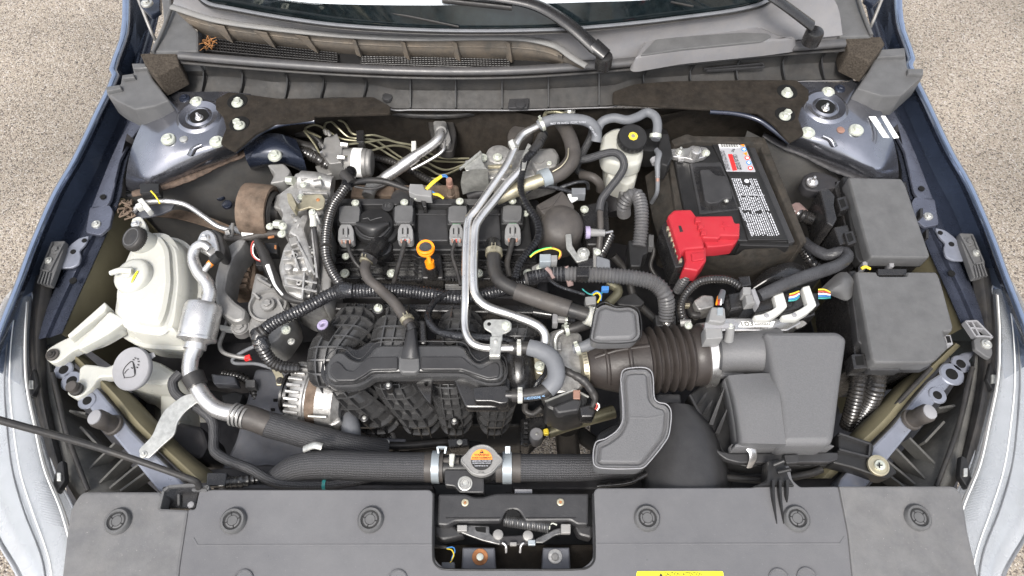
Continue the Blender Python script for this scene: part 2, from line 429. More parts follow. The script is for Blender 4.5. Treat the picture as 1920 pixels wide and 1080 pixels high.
# ---------------- ground ----------------
def ground_mat():
    m = bpy.data.materials.new('pebble_pavement'); m.use_nodes = True; n = m.node_tree.nodes; l = m.node_tree.links
    p = n['Principled BSDF']; geo = n.new('ShaderNodeNewGeometry')
    v = n.new('ShaderNodeTexVoronoi'); v.inputs['Scale'].default_value = 215; l.new(geo.outputs['Position'], v.inputs['Vector'])
    sp = n.new('ShaderNodeSeparateColor'); l.new(v.outputs['Color'], sp.inputs[0])
    r = n.new('ShaderNodeValToRGB'); l.new(sp.outputs[0], r.inputs[0]); e = r.color_ramp.elements
    e[0].position = 0; e[0].color = (.07, .06, .055, 1); e[1].position = 1; e[1].color = (.45, .41, .345, 1)
    for q, c in ((.12, (.15, .12, .10)), (.2, (.25, .21, .17)), (.4, (.35, .295, .235)), (.6, (.39, .34, .275)), (.8, (.33, .28, .22)), (.9, (.5, .46, .42))):
        x = r.color_ramp.elements.new(q); x.color = (*c, 1)
    t = n.new('ShaderNodeTexNoise'); t.inputs['Scale'].default_value = 2.2; t.inputs['Detail'].default_value = 5; l.new(geo.outputs['Position'], t.inputs['Vector'])
    mr = n.new('ShaderNodeMapRange'); mr.inputs[1].default_value = .3; mr.inputs[2].default_value = .7; mr.inputs[3].default_value = .54; mr.inputs[4].default_value = .84; l.new(t.outputs[0], mr.inputs[0])
    mx = n.new('ShaderNodeVectorMath'); mx.operation = 'SCALE'; l.new(r.outputs[0], mx.inputs[0]); l.new(mr.outputs[0], mx.inputs['Scale'])
    l.new(mx.outputs[0], p.inputs['Base Color']); p.inputs['Roughness'].default_value = .85
    b = n.new('ShaderNodeBump'); b.inputs['Strength'].default_value = .9; b.inputs['Distance'].default_value = .004; b.invert = True
    l.new(v.outputs['Distance'], b.inputs['Height']); l.new(b.outputs[0], p.inputs['Normal'])
    return m
dm('sky_reflection_glass', (.42, .45, .47), .08, var=.15, bump=0, spec=.8)  # bright sky reflection put into a pale opaque base colour
g = G(); g.add([(-60, -60, -.86), (60, -60, -.86), (60, 60, -.86), (-60, 60, -.86)], [(0, 1, 2, 3)])
single('ground', g, ground_mat(), None, None, kind='structure')
# ---------------- car body, both sides ----------------
def mir(p, side):
    if side == 'L' : return p
    y = p[1]; return (1921-p[0], y-(18-(y-200)*.0139))+tuple(p[2:])
def ml(pts, side): return [mir(p, side) for p in pts]
def hole(g, x, y, z, w):
    c = P(x, y, z); r = S(x, y, z, w)/2
    lathe(g, c, Z, [(r, -.002), (r, .0008)], 20)
E = [(229, -25), (226, 60), (204, 128), (208, 142), (173, 217), (133, 300), (98, 360), (72, 417), (50, 470), (30, 525), (4, 590), (-30, 680)]
FL = [(300, -25), (272, 60), (250, 128), (247, 165), (243, 217), (217, 280), (200, 330), (180, 372), (158, 430), (132, 488), (95, 560), (60, 640)]
FR = [(310, -25), (290, 60), (275, 128), (272, 165), (278, 212), (243, 285), (231, 330), (226, 368), (203, 430), (172, 500), (140, 570), (116, 625)]
for side in 'LR':
    word = 'left' if side == 'L' else 'right'
    near = 'white coolant tank' if side == 'L' else 'black fuse boxes'
    m_ = lambda pts: ml(pts, side)
    sg = 1 if side == 'L' else -1
    # fender: rim rolled over, inner gutter
    f = thing('fender', f'navy blue {word} fender edge with dark inner gutter beside the {near}', 'fender', mir((150, 300, 0), side))
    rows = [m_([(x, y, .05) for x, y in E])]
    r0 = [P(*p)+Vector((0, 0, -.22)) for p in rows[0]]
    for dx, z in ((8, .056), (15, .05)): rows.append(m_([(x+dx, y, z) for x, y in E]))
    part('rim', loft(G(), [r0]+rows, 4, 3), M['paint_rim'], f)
    rows = [m_([(x+15.5, y, .049) for x, y in E]), m_([(x+22, y, .03) for x, y in E]),
            m_([(x*.8+X*.2+16, y, -.02) for (x, y), (X, Y) in zip(E, FL)]), m_([(x, y, -.022) for x, y in FL])]
    part('gutter', loft(G(), rows, 4, 3), M['paint'], f)
    # mounting rail
    r = thing('apron_rail', f'painted steel apron rail with bolts and holes along the {word} side of the engine bay', 'body rail', mir((200, 420, 0), side))
    rows = [m_([(x-3, y, -.03) for x, y in FL]), m_([(x, y, -.004) for x, y in FL]), m_([((x+X)/2-3, (y+Y)/2, .0) for (x, y), (X, Y) in zip(FL, FR)]),
            m_([((x+X)/2+5, (y+Y)/2, -.008) for (x, y), (X, Y) in zip(FL, FR)]), m_([(x-3, y, -.006) for x, y in FR]), m_([(x, y, -.002) for x, y in FR]), m_([(x+1, y, -.012) for x, y in FR])]
    part('rail_sheet', loft(G(), rows, 4, 2), M['paint_mid'], r)
    pl = [(262, 206), (280, 211), (276, 222), (245, 262), (225, 300), (214, 345), (208, 375), (200, 386), (170, 392), (190, 340), (206, 300), (222, 265), (244, 228), (250, 214)]
    part('flange', prism(G(), m_(pl), .006, .006, .0015, .006), M['flange_paint'], r)
    pl = [(168, 388), (205, 384), (212, 395), (206, 425), (188, 441), (160, 436)]
    part('flange', prism(G(), m_(pl), .006, .006, .0015, .006), M['flange_paint'], r)
    pl = [(168, 441), (160, 458), (148, 470), (152, 480), (148, 495), (135, 502), (110, 503), (118, 475), (130, 460), (148, 446)]
    part('bracket', prism(G(), m_(pl), .008, .004, .0015, .006), M['paint_rail'], r)
    for x, y, w_ in ((193, 369, 11), (158, 451, 9), (137, 472, 10), (137, 526, 13)): h = G(); hole(h, *mir((x, y, .0085), side), w_); part('hole', h, M['hole_black'], r)
    bolt(*mir((260, 218, .008), side), 15, r, M['paint']); bolt(*mir((180, 420, .008), side), 17, r, M['zinc'])
    # headlight side bracket (ribbed plastic)
    b = thing('headlight_bracket', f'ribbed grey plastic bracket with two bolts above the {word} headlight', 'bracket', mir((100, 480, .01), side))
    part('arm', prism(G(), m_([(96, 452), (122, 451), (118, 470), (100, 520), (94, 535), (72, 530), (74, 505)]), .02, .012, .002, .003), M['plastic_grey'], b)
    h = G()
    for i in range(4): bar(h, mir((78+i*5, 508+i, .024), side), mir((70+i*6, 530+i, .024), side), .0025, .006)
    bars(h, m_([(97, 455), (76, 505), (92, 508), (118, 456)]), .003, .006, .024)
    part('ribs', h, M['plastic_grey'], b)
    bolt(*mir((105, 468, .022), side), 20, b, M['plastic_grey']); bolt(*mir((90, 488, .022), side), 15, b, M['zinc'])
    part('gasket', loft(G(), [m_([(60, 520, .0), (48, 600, -.01), (50, 700, -.02), (68, 790, -.02), (100, 900, -.02)]), m_([(80, 515, .015), (70, 600, .005), (72, 700, -.005), (88, 790, -.01), (112, 880, -.02)]), m_([(98, 530, .0), (88, 610, -.01), (84, 700, -.02), (98, 780, -.03), (125, 880, -.04)])], 4, 4, .003), M['rubber'], b)
    # inner apron wall (olive primer)
    a = thing('inner_apron', f'olive coloured {word} inner apron wall behind the {near}', 'body panel', mir((200, 560, -.1), side))
    top = m_([(232, 372, -.008), (226, 372, -.008), (203, 432, -.008), (172, 502, -.008), (140, 572, -.008), (116, 627, -.008)])
    tw = [P(*p) for p in top]
    rows = [tw, [p+Vector((sg*.012, 0, -.06)) for p in tw], [p+Vector((sg*.02, 0, -.2)) for p in tw], [p+Vector((sg*.03, 0, -.45)) for p in tw]]
    part('wall', loft(G(), rows, 3, 4), M['olive'], a)
    if side == 'L':
        for x, y in ((163, 557), (152, 602), (212, 455)): part('hole', disc(G(), x, y, -.06, 9, .003), M['hole_black'], a)
    else: part('hole', disc(G(), 1785, 583, -.06, 10, .003), M['hole_black'], a)
    # strut tower
    t = thing('strut_tower', f'navy painted {word} strut tower with ring of white bolts round its centre hole', 'strut tower', mir((360, 250, .03), side))
    rows = [[(300, 168, .062), (340, 172, .066), (380, 172, .066), (425, 172, .066), (470, 176, .06)],
            [(288, 195, .06), (335, 192, .068), (380, 190, .068), (425, 190, .068), (475, 195, .06)],
            [(268, 228, .055), (320, 222, .068), (380, 225, .068), (425, 228, .068), (480, 232, .055)],
            [(250, 268, .04), (300, 264, .066), (360, 258, .067), (415, 262, .066), (470, 258, .05)],
            [(240, 305, .02), (285, 300, .045), (345, 285, .06), (400, 280, .06), (452, 275, .04)],
            [(236, 335, 0), (278, 335, .02), (335, 318, .03), (392, 300, .035), (445, 287, .02)],
            [(236, 362, -.03), (285, 355, -.01), (335, 338, -.01), (392, 314, -.005), (448, 294, -.005)],
            [(238, 372, -.08), (290, 360, -.07), (340, 344, -.06), (396, 318, -.06), (450, 298, -.05)]]
    part('tower_top', loft(G(), [m_(q) for q in rows], 4, 4), M['tower_paint'], t)
    c = P(*mir((374, 219, .0675), side)); k = S(*mir((374, 219, .0675), side), 1)
    g = lathe(G(), c, Z, [(k*44, -.002), (k*42, .002), (k*36, .005), (k*30, .003), (k*24, .001), (k*19.5, .0035), (k*18.5, .002), (k*18, -.001)], 40)
    part('dish', g, M['tower_paint'], t)
    part('hole', lathe(G(), c+Z*.0012, Z, [(k*17.6, 0), (k*17.5, .001)], 32), M['hole_black'], t)
    bolt(*mir((374, 222, .068), side), 20, t, M['steel'], kind=1)
    for x, y in ((368, 190), (315, 260), (406, 265), (445, 231), (446, 190)): bolt(*mir((x, y, .0705), side), 27 if y > 195 else 24, t, M['bolt_white'])
    bolt(*mir((346, 184, .069), side), 20, t, M['paint'])
    part('boss', loft(G(), [m_([(350, 290, .058), (357, 276, .063), (374, 268, .067)]), m_([(356, 292, .062), (362, 279, .068), (377, 271, .071)]), m_([(362, 292, .058), (368, 282, .063), (380, 275, .067)])], 4, 4), M['tower_paint'], t)
    part('hole', disc(G(), *mir((344, 260, .0685), side), 15, .002), M['copper'] if side == 'R' else M['zinc'], t)
    # seam sealer line and welded flange under the tower
    part('sealer', tube(G(), m_([(248, 364, -.008), (300, 352, -.008), (360, 330, -.006), (410, 305, -.004), (452, 290, 0), (490, 270, .01)]), [14, 18, 21, 22, 18, 12], wob=.1, flat=.5), M['seam_brown' if side == 'L' else 'underbody'], t)
    part('side_wall', loft(G(), [m_([(238, 250, .03), (226, 300, .0), (222, 340, -.01), (230, 372, -.02)]), m_([(252, 262, .02), (240, 300, -.05), (236, 340, -.08), (240, 375, -.1)])], 4, 3), M['underbody'], t)
    lo = [P(*p) for p in m_([(225, 372, -.02), (290, 358, -.03), (345, 342, -.03), (400, 318, -.02), (450, 296, -.01), (520, 262, 0)])]
    part('lower_wall', loft(G(), [lo, [p+Vector((0, -.015, -.09)) for p in lo], [p+Vector((0, -.02, -.4)) for p in lo]], 4, 3), M['wheelhouse'], t)
    # felt insulation plate over the tower with its shiny lip
    q = thing('insulation_plate', f'fibrous brown black insulation plate over the {word} strut tower with rounded metal lip', 'insulation', mir((480, 215, .06), side))
    pl = [(404, 186), (428, 172), (520, 184), (590, 184), (700, 181), (732, 199), (732, 213), (590, 217), (590, 224), (515, 232), (480, 250), (440, 284), (412, 268), (424, 240), (418, 218), (404, 205)] if side == 'L' else \
         [(404, 186), (428, 168), (520, 168), (660, 170), (730, 175), (772, 190), (772, 212), (590, 222), (500, 228), (470, 250), (440, 284), (412, 268), (424, 240), (418, 218), (404, 205)]
    part('plate', prism(G(), m_(pl), .073, .005, .002, .006), M['felt'], q)
    part('lip', tube(G(), m_([(590, 227, .066), (540, 231, .066), (500, 242, .064), (470, 262, .06), (441, 285, .056)]), 9), M['paint'], q)
    for x, y in ((445, 190), (449, 232)):
        part('hole', lathe(G(), P(*mir((x, y, .0735), side)), Z, [(S(x, y, .07, 19), 0), (S(x, y, .07, 18), .001)], 28), M['hole_black'], q)
        bolt(*mir((x, y+3, .0755), side), 22, t, M['bolt_white'])
    # diagonal front rail
    d = thing('front_rail', f'light blue diagonal front rail with holes running behind the {word} headlight', 'body rail', mir((220, 800, -.03), side))
    pl = [(88, 668), (118, 672), (150, 706), (180, 724), (212, 762), (246, 806), (290, 850), (345, 905), (352, 925), (300, 925), (262, 878), (210, 815), (150, 745), (112, 700)]
    part('rail_top', prism(G(), m_(pl), -.03, .05, .004, .008), M['paint_rail'], d)
    rows = [m_([(120, 660, -.04), (165, 704, -.04), (205, 745, -.04), (250, 800, -.045), (300, 848, -.05), (362, 905, -.05)]),
            m_([(128, 655, -.028), (176, 700, -.028), (218, 742, -.03), (262, 795, -.035), (315, 845, -.04), (380, 905, -.04)]),
            m_([(140, 650, -.06), (190, 694, -.06), (240, 736, -.06), (290, 790, -.06), (345, 845, -.06), (420, 905, -.06)]),
            m_([(143, 650, -.16), (194, 694, -.16), (244, 736, -.16), (294, 790, -.16), (350, 845, -.16), (425, 905, -.16)])]
    part('inner_flange', loft(G(), rows, 4, 3), M['olive'], d)
    for x, y, w_ in ((119, 693, 18), (163, 751, 17)) + (((134, 714, 20),) if side == 'L' else ((136, 712, 23),)):
        part('hole_rim', lathe(G(), P(*mir((x, y, -.029), side)), Z, [(S(x, y, -.03, w_), -.001), (S(x, y, -.03, w_*.9), .001), (S(x, y, -.03, w_*.6), .001)], 24), M['paint_rail'], d)
        part('hole', disc(G(), *mir((x, y, -.0275), side), w_, .003), M['hole_black'], d)
    # rubber bump stop
    k = thing('bump_stop', f'brown rubber hood bump stop standing on the {word} diagonal rail', 'bump stop', mir((205, 797, -.03), side))
    c = P(*mir((212, 797, -.03), side)); ax = Vector((-sg*.25, 0, 1)); r_ = S(200, 797, -.02, 17)
    part('post', lathe(G(), c, ax, [(r_*1.2, -.002), (r_*1.15, .003), (r_*.95, .004), (r_*.95, .02), (r_*1.0, .022), (r_*1.0, .036), (r_*.85, .04), (r_*.5, .041)], 24), M['rubber_brown'], k)
    part('tip', lathe(G(), c+ax.normalized()*.0405, ax, [(r_*.82, 0), (r_*.8, .002), (r_*.6, .003)], 24), M['cap_grey'], k)
    # headlight
    hl = thing('headlight', f'{word} headlight with clear curved lens and silver reflector', 'headlight', mir((40, 760, -.08), side))
    rows = [m_([(46, 528, .005), (60, 560, .0), (56, 640, -.01), (60, 720, -.02), (80, 800, -.02), (100, 880, -.02), (138, 960, -.01), (160, 1050, -.01), (170, 1130, -.02)]),
            m_([(34, 530, .02), (44, 570, .018), (40, 640, .01), (42, 720, .005), (55, 800, .0), (72, 880, .0), (100, 960, .005), (124, 1050, .0), (134, 1130, -.01)]),
            m_([(20, 545, .01), (10, 600, .005), (0, 660, .0), (-6, 730, .0), (-4, 810, .0), (4, 890, .0), (22, 960, .0), (60, 1050, .0), (70, 1130, -.01)]),
            m_([(10, 560, -.04), (-30, 640, -.05), (-50, 700, -.05), (-60, 780, -.05), (-60, 850, -.05), (-40, 930, -.05), (-8, 1010, -.04), (30, 1075, -.04), (50, 1130, -.05)])]
    part('lens', loft(G(), rows, 4, 5, .002), M['lens'], hl)
    rows2 = [[(x+2, y, z-.008) for x, y, z in rows[0]], [(x, y, z-.05) for x, y, z in rows[1]], [(x, y, z-.06) for x, y, z in rows[2]], [(x-3, y, z-.03) for x, y, z in rows[3]]]
    part('reflector', loft(G(), rows2, 4, 5, .002), M['reflector'], hl)
    part('trim', tube(G(), [(x+2*sg, y, z+.001) for x, y, z in rows[0]], 4), M['reflector'], hl)
    part('trim', tube(G(), [(x+6*sg, y, z+.006) for x, y, z in rows[3]], 6), M['rubber_grey'], hl)
    for (fx, mm, w2) in ((.45, 'trim_grey', 3), (.62, 'label_white', 2.5), (1.5, 'label_white', 2), (1.7, 'rubber_grey', 3)):  # the white lines are lens highlights put in as thin tubes
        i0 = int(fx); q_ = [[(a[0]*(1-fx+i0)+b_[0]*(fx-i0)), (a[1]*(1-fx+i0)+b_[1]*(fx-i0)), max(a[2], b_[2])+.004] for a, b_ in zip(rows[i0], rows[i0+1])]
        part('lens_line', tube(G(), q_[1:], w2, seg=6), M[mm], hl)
    h = G()
    for i in range(16):
        y = 905+i*5; bar(h, mir((64+i*1.5, y, -.038), side), mir((98+i*1.2, y+8, -.038), side), .002, .004)
    part('optic_ribs', h, M['reflector'], hl)
    # black housing between lens and rail
    ho = thing('headlight_housing', f'ribbed dusty black plastic housing between the {word} headlight lens and the blue rail', 'headlight housing', mir((150, 850, -.06), side))
    rows = [m_([(66, 640, -.03), (72, 720, -.04), (92, 800, -.04), (112, 880, -.04), (150, 950, -.05)]),
            m_([(90, 660, -.02), (98, 725, -.03), (115, 800, -.03), (135, 875, -.03), (170, 945, -.04)]),
            m_([(98, 690, -.05), (115, 740, -.07), (150, 800, -.07), (200, 870, -.07), (260, 945, -.07)]),
            m_([(110, 700, -.09), (150, 760, -.12), (200, 820, -.12), (260, 890, -.12), (320, 945, -.12)])]
    part('shell', loft(G(), rows, 4, 4, .002), M['housing'], ho)
    part('seal', tube(G(), m_([(98, 700, -.02), (108, 740, -.02), (122, 800, -.02), (140, 855, -.02), (165, 920, -.03)]), 9), M['rubber'], ho)
    h = G()
    for p, e_ in (((150, 800), (186, 838)), ((165, 880), (215, 830)), ((186, 905), (240, 850)), ((205, 915), (262, 868)), ((225, 920), (280, 880)), ((130, 770), (160, 775))):
        bar(h, mir((*p, -.045), side), mir((*e_, -.045), side), .004, .03)
    part('ribs', h, M['housing'], ho)
    for pl in ([(108, 868), (118, 862), (122, 900), (106, 925), (96, 914)], [(48, 715), (64, 690), (72, 722), (60, 742), (45, 735)]):
        part('tab', prism(G(), m_(pl), .0, .012, .002, .003), M['plastic_black'], ho)
        x_ = sum(p[0] for p in pl)/5; y_ = sum(p[1] for p in pl)/5
        part('tab_window', boxp(G(), *mir((x_-4*sg, y_-8, 0), side)[:2], *mir((x_+4*sg, y_+8, 0), side)[:2], .003, .004), M['zinc'], ho)
    # corner cover of the cowl
    cc = thing('cowl_corner_cover', f'stepped grey plastic corner cover at the {word} end of the cowl', 'cover', mir((255, 165, .08), side))
    if side == 'L':
        pl = [(197, 162), (225, 158), (228, 140), (250, 137), (246, 118), (272, 118), (287, 148), (318, 188), (290, 200), (252, 206), (215, 188), (200, 176)]; tp = [[(197, 162), (225, 158), (228, 166), (200, 172)], [(228, 140), (250, 137), (253, 145), (229, 148)], [(246, 118), (272, 118), (277, 127), (249, 129)]]
    else:
        pl = [(1653, 92), (1697, 89), (1702, 128), (1732, 128), (1732, 142), (1690, 180), (1655, 181), (1606, 166), (1625, 138), (1638, 115)]; tp = [[(1653, 92), (1697, 89), (1699, 105), (1645, 107)], [(1702, 128), (1732, 128), (1732, 140), (1703, 138)]]
    part('cover', prism(G(), pl, .095, .05, .004, .004, flare=.002), M['plastic_grey'], cc)
    for q_ in tp: part('step', prism(G(), q_, .103, .01, .003, .003), M['plastic_grey'], cc)
    fo = single('foam_block', prism(G(), [(262, 100), (330, 97), (337, 122), (292, 145), (270, 118)] if side == 'L' else [(1585, 70), (1652, 68), (1660, 82), (1632, 118), (1590, 98)], .125, .05, .003, .004), M['foam'],
                f'rough brown foam block at the {word} end of the hood seal', 'foam block')
    # side wall of the cowl towards the windshield
    pl = [(300, -20), (320, -20), (322, 12), (345, 30), (372, 60), (372, 97), (283, 98), (306, 55), (305, 20)] if side == 'L' else [(1560, -20), (1612, -20), (1618, 20), (1636, 68), (1575, 70), (1550, 20)]
    cs = thing('cowl_end', f'grey plastic {word} end of the cowl beside the windshield pillar', 'cowl end', P(*mir((330, 50, .1), side)))
    part('panel', prism(G(), pl, .13, .05, .004, .006), M['plastic_grey'], cs)
    part('edge', tube(G(), [(322, 14, .14), (304, 60, .137), (286, 98, .132)] if side == 'L' else [(1604, -20, .14), (1618, 25, .137), (1634, 66, .132)], 7), M['plastic_grey'], cs)
    hg = thing('hood_hinge', f'dark blue {word} hood hinge with bolt under the corner of the windshield', 'hinge', P(*mir((285, 10, .08), side)))
    part('hinge_arm', tube(G(), m_([(250, -25, .1), (268, 20, .08), (284, 60, .05), (292, 76, .03)]), 6), M['alu_dull'], hg)
    bolt(*mir((275, 5, .11), side), 22, hg, M['zinc'])
    part('hinge_plate', prism(G(), m_([(262, -25), (300, -25), (300, 20), (283, 30), (262, 10)]), .09, .01, .002), M['paint'], hg)
# left-side body extras: engine-mount tower flange
g = thing('engine_mount_tower', 'dark blue pressed panel bulge with a white bolt above the engine mount', 'body panel', (520, 300, .0))
part('bulge', loft(G(), [[(455, 275, .02), (480, 256, .03), (520, 250, .03), (555, 262, .01)], [(462, 300, .02), (490, 282, .035), (530, 278, .035), (570, 300, .01)], [(470, 316, -.02), (500, 306, .01), (535, 305, .01), (576, 325, -.03)], [(472, 320, -.1), (503, 310, -.08), (538, 309, -.08), (578, 330, -.12)]], 4, 4), M['paint'], g)
bolt(515, 291, .04, 26, g, M['bolt_white'])
# front panels under the towers
g = thing('wheelhouse', 'dark wheelhouse panel with two round plugs left of the engine mount', 'body panel', (380, 360, -.1))
part('panel', loft(G(), [[(240, 395, -.08), (330, 365, -.08), (400, 345, -.08), (450, 330, -.08)], [(250, 430, -.12), (340, 400, -.12), (410, 390, -.12), (460, 370, -.12)], [(260, 480, -.3), (340, 450, -.3), (420, 430, -.3), (470, 400, -.3)]], 4, 4), M['wheelhouse'], g)
for x, y in ((412, 366), (425, 382)): part('plug', disc(G(), x, y, -.092, 19, .006), M['paint'], g)
part('edge', loft(G(), [[(262, 390, -.07), (330, 392, -.09), (400, 410, -.11), (450, 432, -.13)], [(262, 404, -.07), (330, 410, -.09), (400, 430, -.11), (450, 450, -.13)]], 4, 2), M['rust'], g)
# ---------------- firewall and floor ----------------
g = G(); Y0 = P(960, 203, .03).y
g.add([(-.75, Y0, .03), (.75, Y0, .03), (.75, Y0+.02, -.75), (-.75, Y0+.02, -.75)], [(0, 1, 2, 3)])
loft(g, [[Vector((x, Y0-.01-.03*math.sin(x*9+j), z)) for x in [-.7+i*.1 for i in range(15)]] for j, z in enumerate((.03, -.05, -.15, -.3, -.5))], 3, 4)
single('firewall', g, M['felt'], None, None, kind='structure')
g = G()
for q in ([(200, 300), (1720, 300), (1820, 770), (95, 770)], [(95, 770), (832, 770), (832, 1000), (140, 1000)], [(1108, 770), (1820, 770), (1780, 1000), (1108, 1000)], [(832, 860), (1108, 860), (1108, 1000), (832, 1000)]):
    prism(g, q, -.46, .02, .001, 0)
single('underbody_floor', g, M['underbody'], None, None, kind='structure')
# ---------------- cowl ----------------
cw = thing('cowl', 'long dusty grey plastic cowl panel with an open ribbed air intake below the windshield', 'cowl', (900, 110, .08))
SL = [(337, 106), (480, 118), (640, 129), (800, 135), (960, 134), (1120, 124), (1280, 109), (1450, 92), (1583, 83)]
LW = [(322, 176), (430, 177), (520, 189), (640, 184), (700, 188), (728, 205), (960, 206), (1150, 200), (1190, 180), (1280, 176), (1400, 168), (1500, 152), (1600, 150)]
def sly(x, A):
    for a, b in zip(A, A[1:]):
        if a[0] <= x <= b[0]: return a[1]+(b[1]-a[1])*(x-a[0])/(b[0]-a[0])
    return A[0][1] if x < A[0][0] else A[-1][1]
XS = [322+i*(1600-322)/40 for i in range(41)]
def mid(x): return sly(x, SL)*.52+sly(x, LW)*.48
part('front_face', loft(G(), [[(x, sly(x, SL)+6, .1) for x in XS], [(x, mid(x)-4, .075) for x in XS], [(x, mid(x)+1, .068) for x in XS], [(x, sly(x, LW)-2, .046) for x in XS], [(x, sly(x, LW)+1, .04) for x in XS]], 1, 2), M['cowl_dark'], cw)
part('lower_lip', tube(G(), [(x, sly(x, LW)+1, .046) for x in XS], 3), M['cowl_plastic'], cw)
for x in (380, 453, 537, 605, 685, 768, 853, 940, 1027, 1122, 1205, 1293, 1380, 1467, 1540):
    dx = 8 if x < 700 else (0 if x < 1150 else -10)
    part('rib', loft(G(), [[(x-dx, sly(x, SL)+8, .103), (x, mid(x)-6, .083), (x-dx*.6, sly(x, LW)-4, .052)], [(x-dx+2.5, sly(x, SL)+8, .103), (x+2.5, mid(x)-6, .083), (x-dx*.6+2.5, sly(x, LW)-4, .052)]], 3, 2, .012), M['plastic_black'], cw)
part('clip_window', prism(G(), [(955, 183), (994, 183), (990, 202), (952, 202)], .058, .006, .002), M['plastic_dark'], cw)
for x, y in ((726, 180), (976, 194), (1187, 170), (1400, 158)): part('clip', disc(G(), x, y, .062, 20, .008), M['plastic_dark'], cw)
part('crease', bars(G(), [(1320, 128, .088), (1430, 118, .088), (1434, 124, .087), (1325, 131, .087)], .003, .005), M['plastic_dark'], cw)
GB = [(360, -30), (387, 0), (433, 11), (533, 29), (640, 43), (800, 52), (960, 53), (1100, 47), (1280, 28), (1423, 4), (1470, -30)]
LP = [(322, 13), (400, 37), (500, 52), (640, 66), (773, 72), (973, 72), (1040, 86), (1073, 108), (1100, 124)]
BT = [(378, 62), (430, 74), (540, 88), (640, 99), (773, 107), (955, 111), (1010, 114), (1050, 120), (1085, 128)]
part('upper_deck', loft(G(), [[(330, -30, .2), (400, 4, .2), (533, 30, .2), (640, 45, .2), (800, 54, .2), (960, 55, .2), (1100, 49, .2), (1280, 30, .2), (1423, 6, .2), (1540, -30, .2)],
      [(326, 0, .17), (400, 28, .17), (520, 46, .17), (640, 58, .17), (800, 65, .17), (965, 65, .17), (1120, 75, .165), (1300, 58, .165), (1440, 36, .165), (1570, 10, .165)],
      [(322, 13, .16), (400, 37, .16), (500, 52, .16), (640, 66, .16), (773, 72, .16), (973, 72, .16), (1090, 112, .13), (1290, 96, .13), (1440, 80, .13), (1580, 66, .13)]], 4, 4), M['cowl_plastic'], cw)
part('right_deck', loft(G(), [[(1085, 108, .131), (1280, 92, .131), (1440, 78, .131), (1585, 62, .131)], [(1100, 128, .112), (1280, 108, .112), (1440, 92, .112), (1585, 78, .112)]], 4, 3), M['cowl_plastic'], cw)
part('intake_lip', tube(G(), [(x, y, .163) for x, y in LP], 13, flat=.6), M['trim_grey'], cw)
part('intake_wall', loft(G(), [[(x, y, .158) for x, y in LP], [((x+X)/2, (y+Y)/2+3, .135) for (x, y), (X, Y) in zip(LP, BT)], [(x, y, .105) for x, y in BT]], 4, 3), M['cowl_dusty'], cw)
part('intake_floor', loft(G(), [[(372, 50, .104), (540, 84, .104), (640, 96, .104), (955, 108, .104), (1090, 126, .104)], [(360, 112, .1), (540, 122, .1), (640, 129, .1), (955, 136, .1), (1100, 130, .1)]], 4, 3), M['plastic_black'], cw)
for x, X in ((418, 430), (498, 510), (575, 590), (665, 671), (757, 762), (854, 857), (954, 954), (1052, 1052)):
    s_ = 22 if x < 640 else 6
    part('divider', loft(G(), [[(x-s_, sly(x, LP)+5, .158), (X-4, sly(X, BT)-1, .112)], [(x+2, sly(x, LP)+9, .157), (X+6, sly(X, BT)+4, .116)], [(x+5, sly(x, LP)+9, .15), (X+9, sly(X, BT)+2, .108)]], 1, 1, .004), M['cowl_dusty'], cw)
part('ledge', tube(G(), [((x+X)/2, (y+Y)/2-3, .142) for (x, y), (X, Y) in zip(LP, BT)], 5, flat=.6), M['cowl_dusty'], cw)
g = G()
for x0, x1 in ((384, 632), (676, 955)):
    n = int((x1-x0)/5.6)
    for i in range(n+1):
        x = x0+(x1-x0)*i/n; a = sly(x, [(384, 70), (500, 84), (632, 99), (676, 105), (955, 111)]); b_ = sly(x, [(384, 93), (500, 104), (632, 115), (676, 118), (955, 127)])
        bar(g, (x, a, .112), (x+1, b_, .112), .0018, .004)
    for k in range(5):
        f_ = k/4; bars(g, [(x, sly(x, [(384, 70), (500, 84), (632, 99), (676, 105), (955, 111)])*(1-f_)+sly(x, [(384, 93), (500, 104), (632, 115), (676, 118), (955, 127)])*f_, .1115) for x in (x0, (x0+x1)/2, x1)], .0018, .004)
part('mesh_grille', g, M['gloss_black'], cw)
g = G()
for i in range(40):
    a = Vector((random.gauss(0, .008), random.gauss(0, .008), random.random()*.01)); c = P(383+random.random()*16, 78+random.random()*16, .118)
    tube(g, [c, c+a*.5+Z*.004, c+a], 0, rm=.0007, seg=4)
single('dry_leaves', g, M['leaf'], 'clump of dry brown leaf bits at the left end of the cowl grille', 'dry leaves')
# raised right cowl cover
rc = thing('wiper_cover', 'raised smooth grey cowl cover in front of the right wiper', 'cowl cover', (1320, 70, .14))
part('shell', prism(G(), [(1190, 108), (1214, 66), (1250, 52), (1376, 40), (1420, 46), (1462, 66), (1500, 70), (1440, 78), (1280, 94), (1200, 108)], .155, .03, .006, .015, flare=.006), M['cowl_plastic'], rc)
part('recess', prism(G(), [(1200, 104), (1230, 72), (1390, 60), (1440, 62), (1448, 68), (1430, 77), (1280, 92)], .157, .004, .002, .006), M['plastic_grey'], rc)
# hood seal
g = G(); tube(g, [(x, y-2, .128) for x, y in SL], [17, 19, 19, 18, 18, 19, 21, 22, 18], flat=.8)
hs_ = thing('hood_seal', 'long grey rubber hood seal running across the front edge of the cowl', 'rubber seal', (960, 130, .1))
part('bulb', g, M['seal_rubber'], hs_)
part('foot', tube(G(), [(x, y+10, .114) for x, y in SL], 10, flat=.6), M['rubber'], hs_)
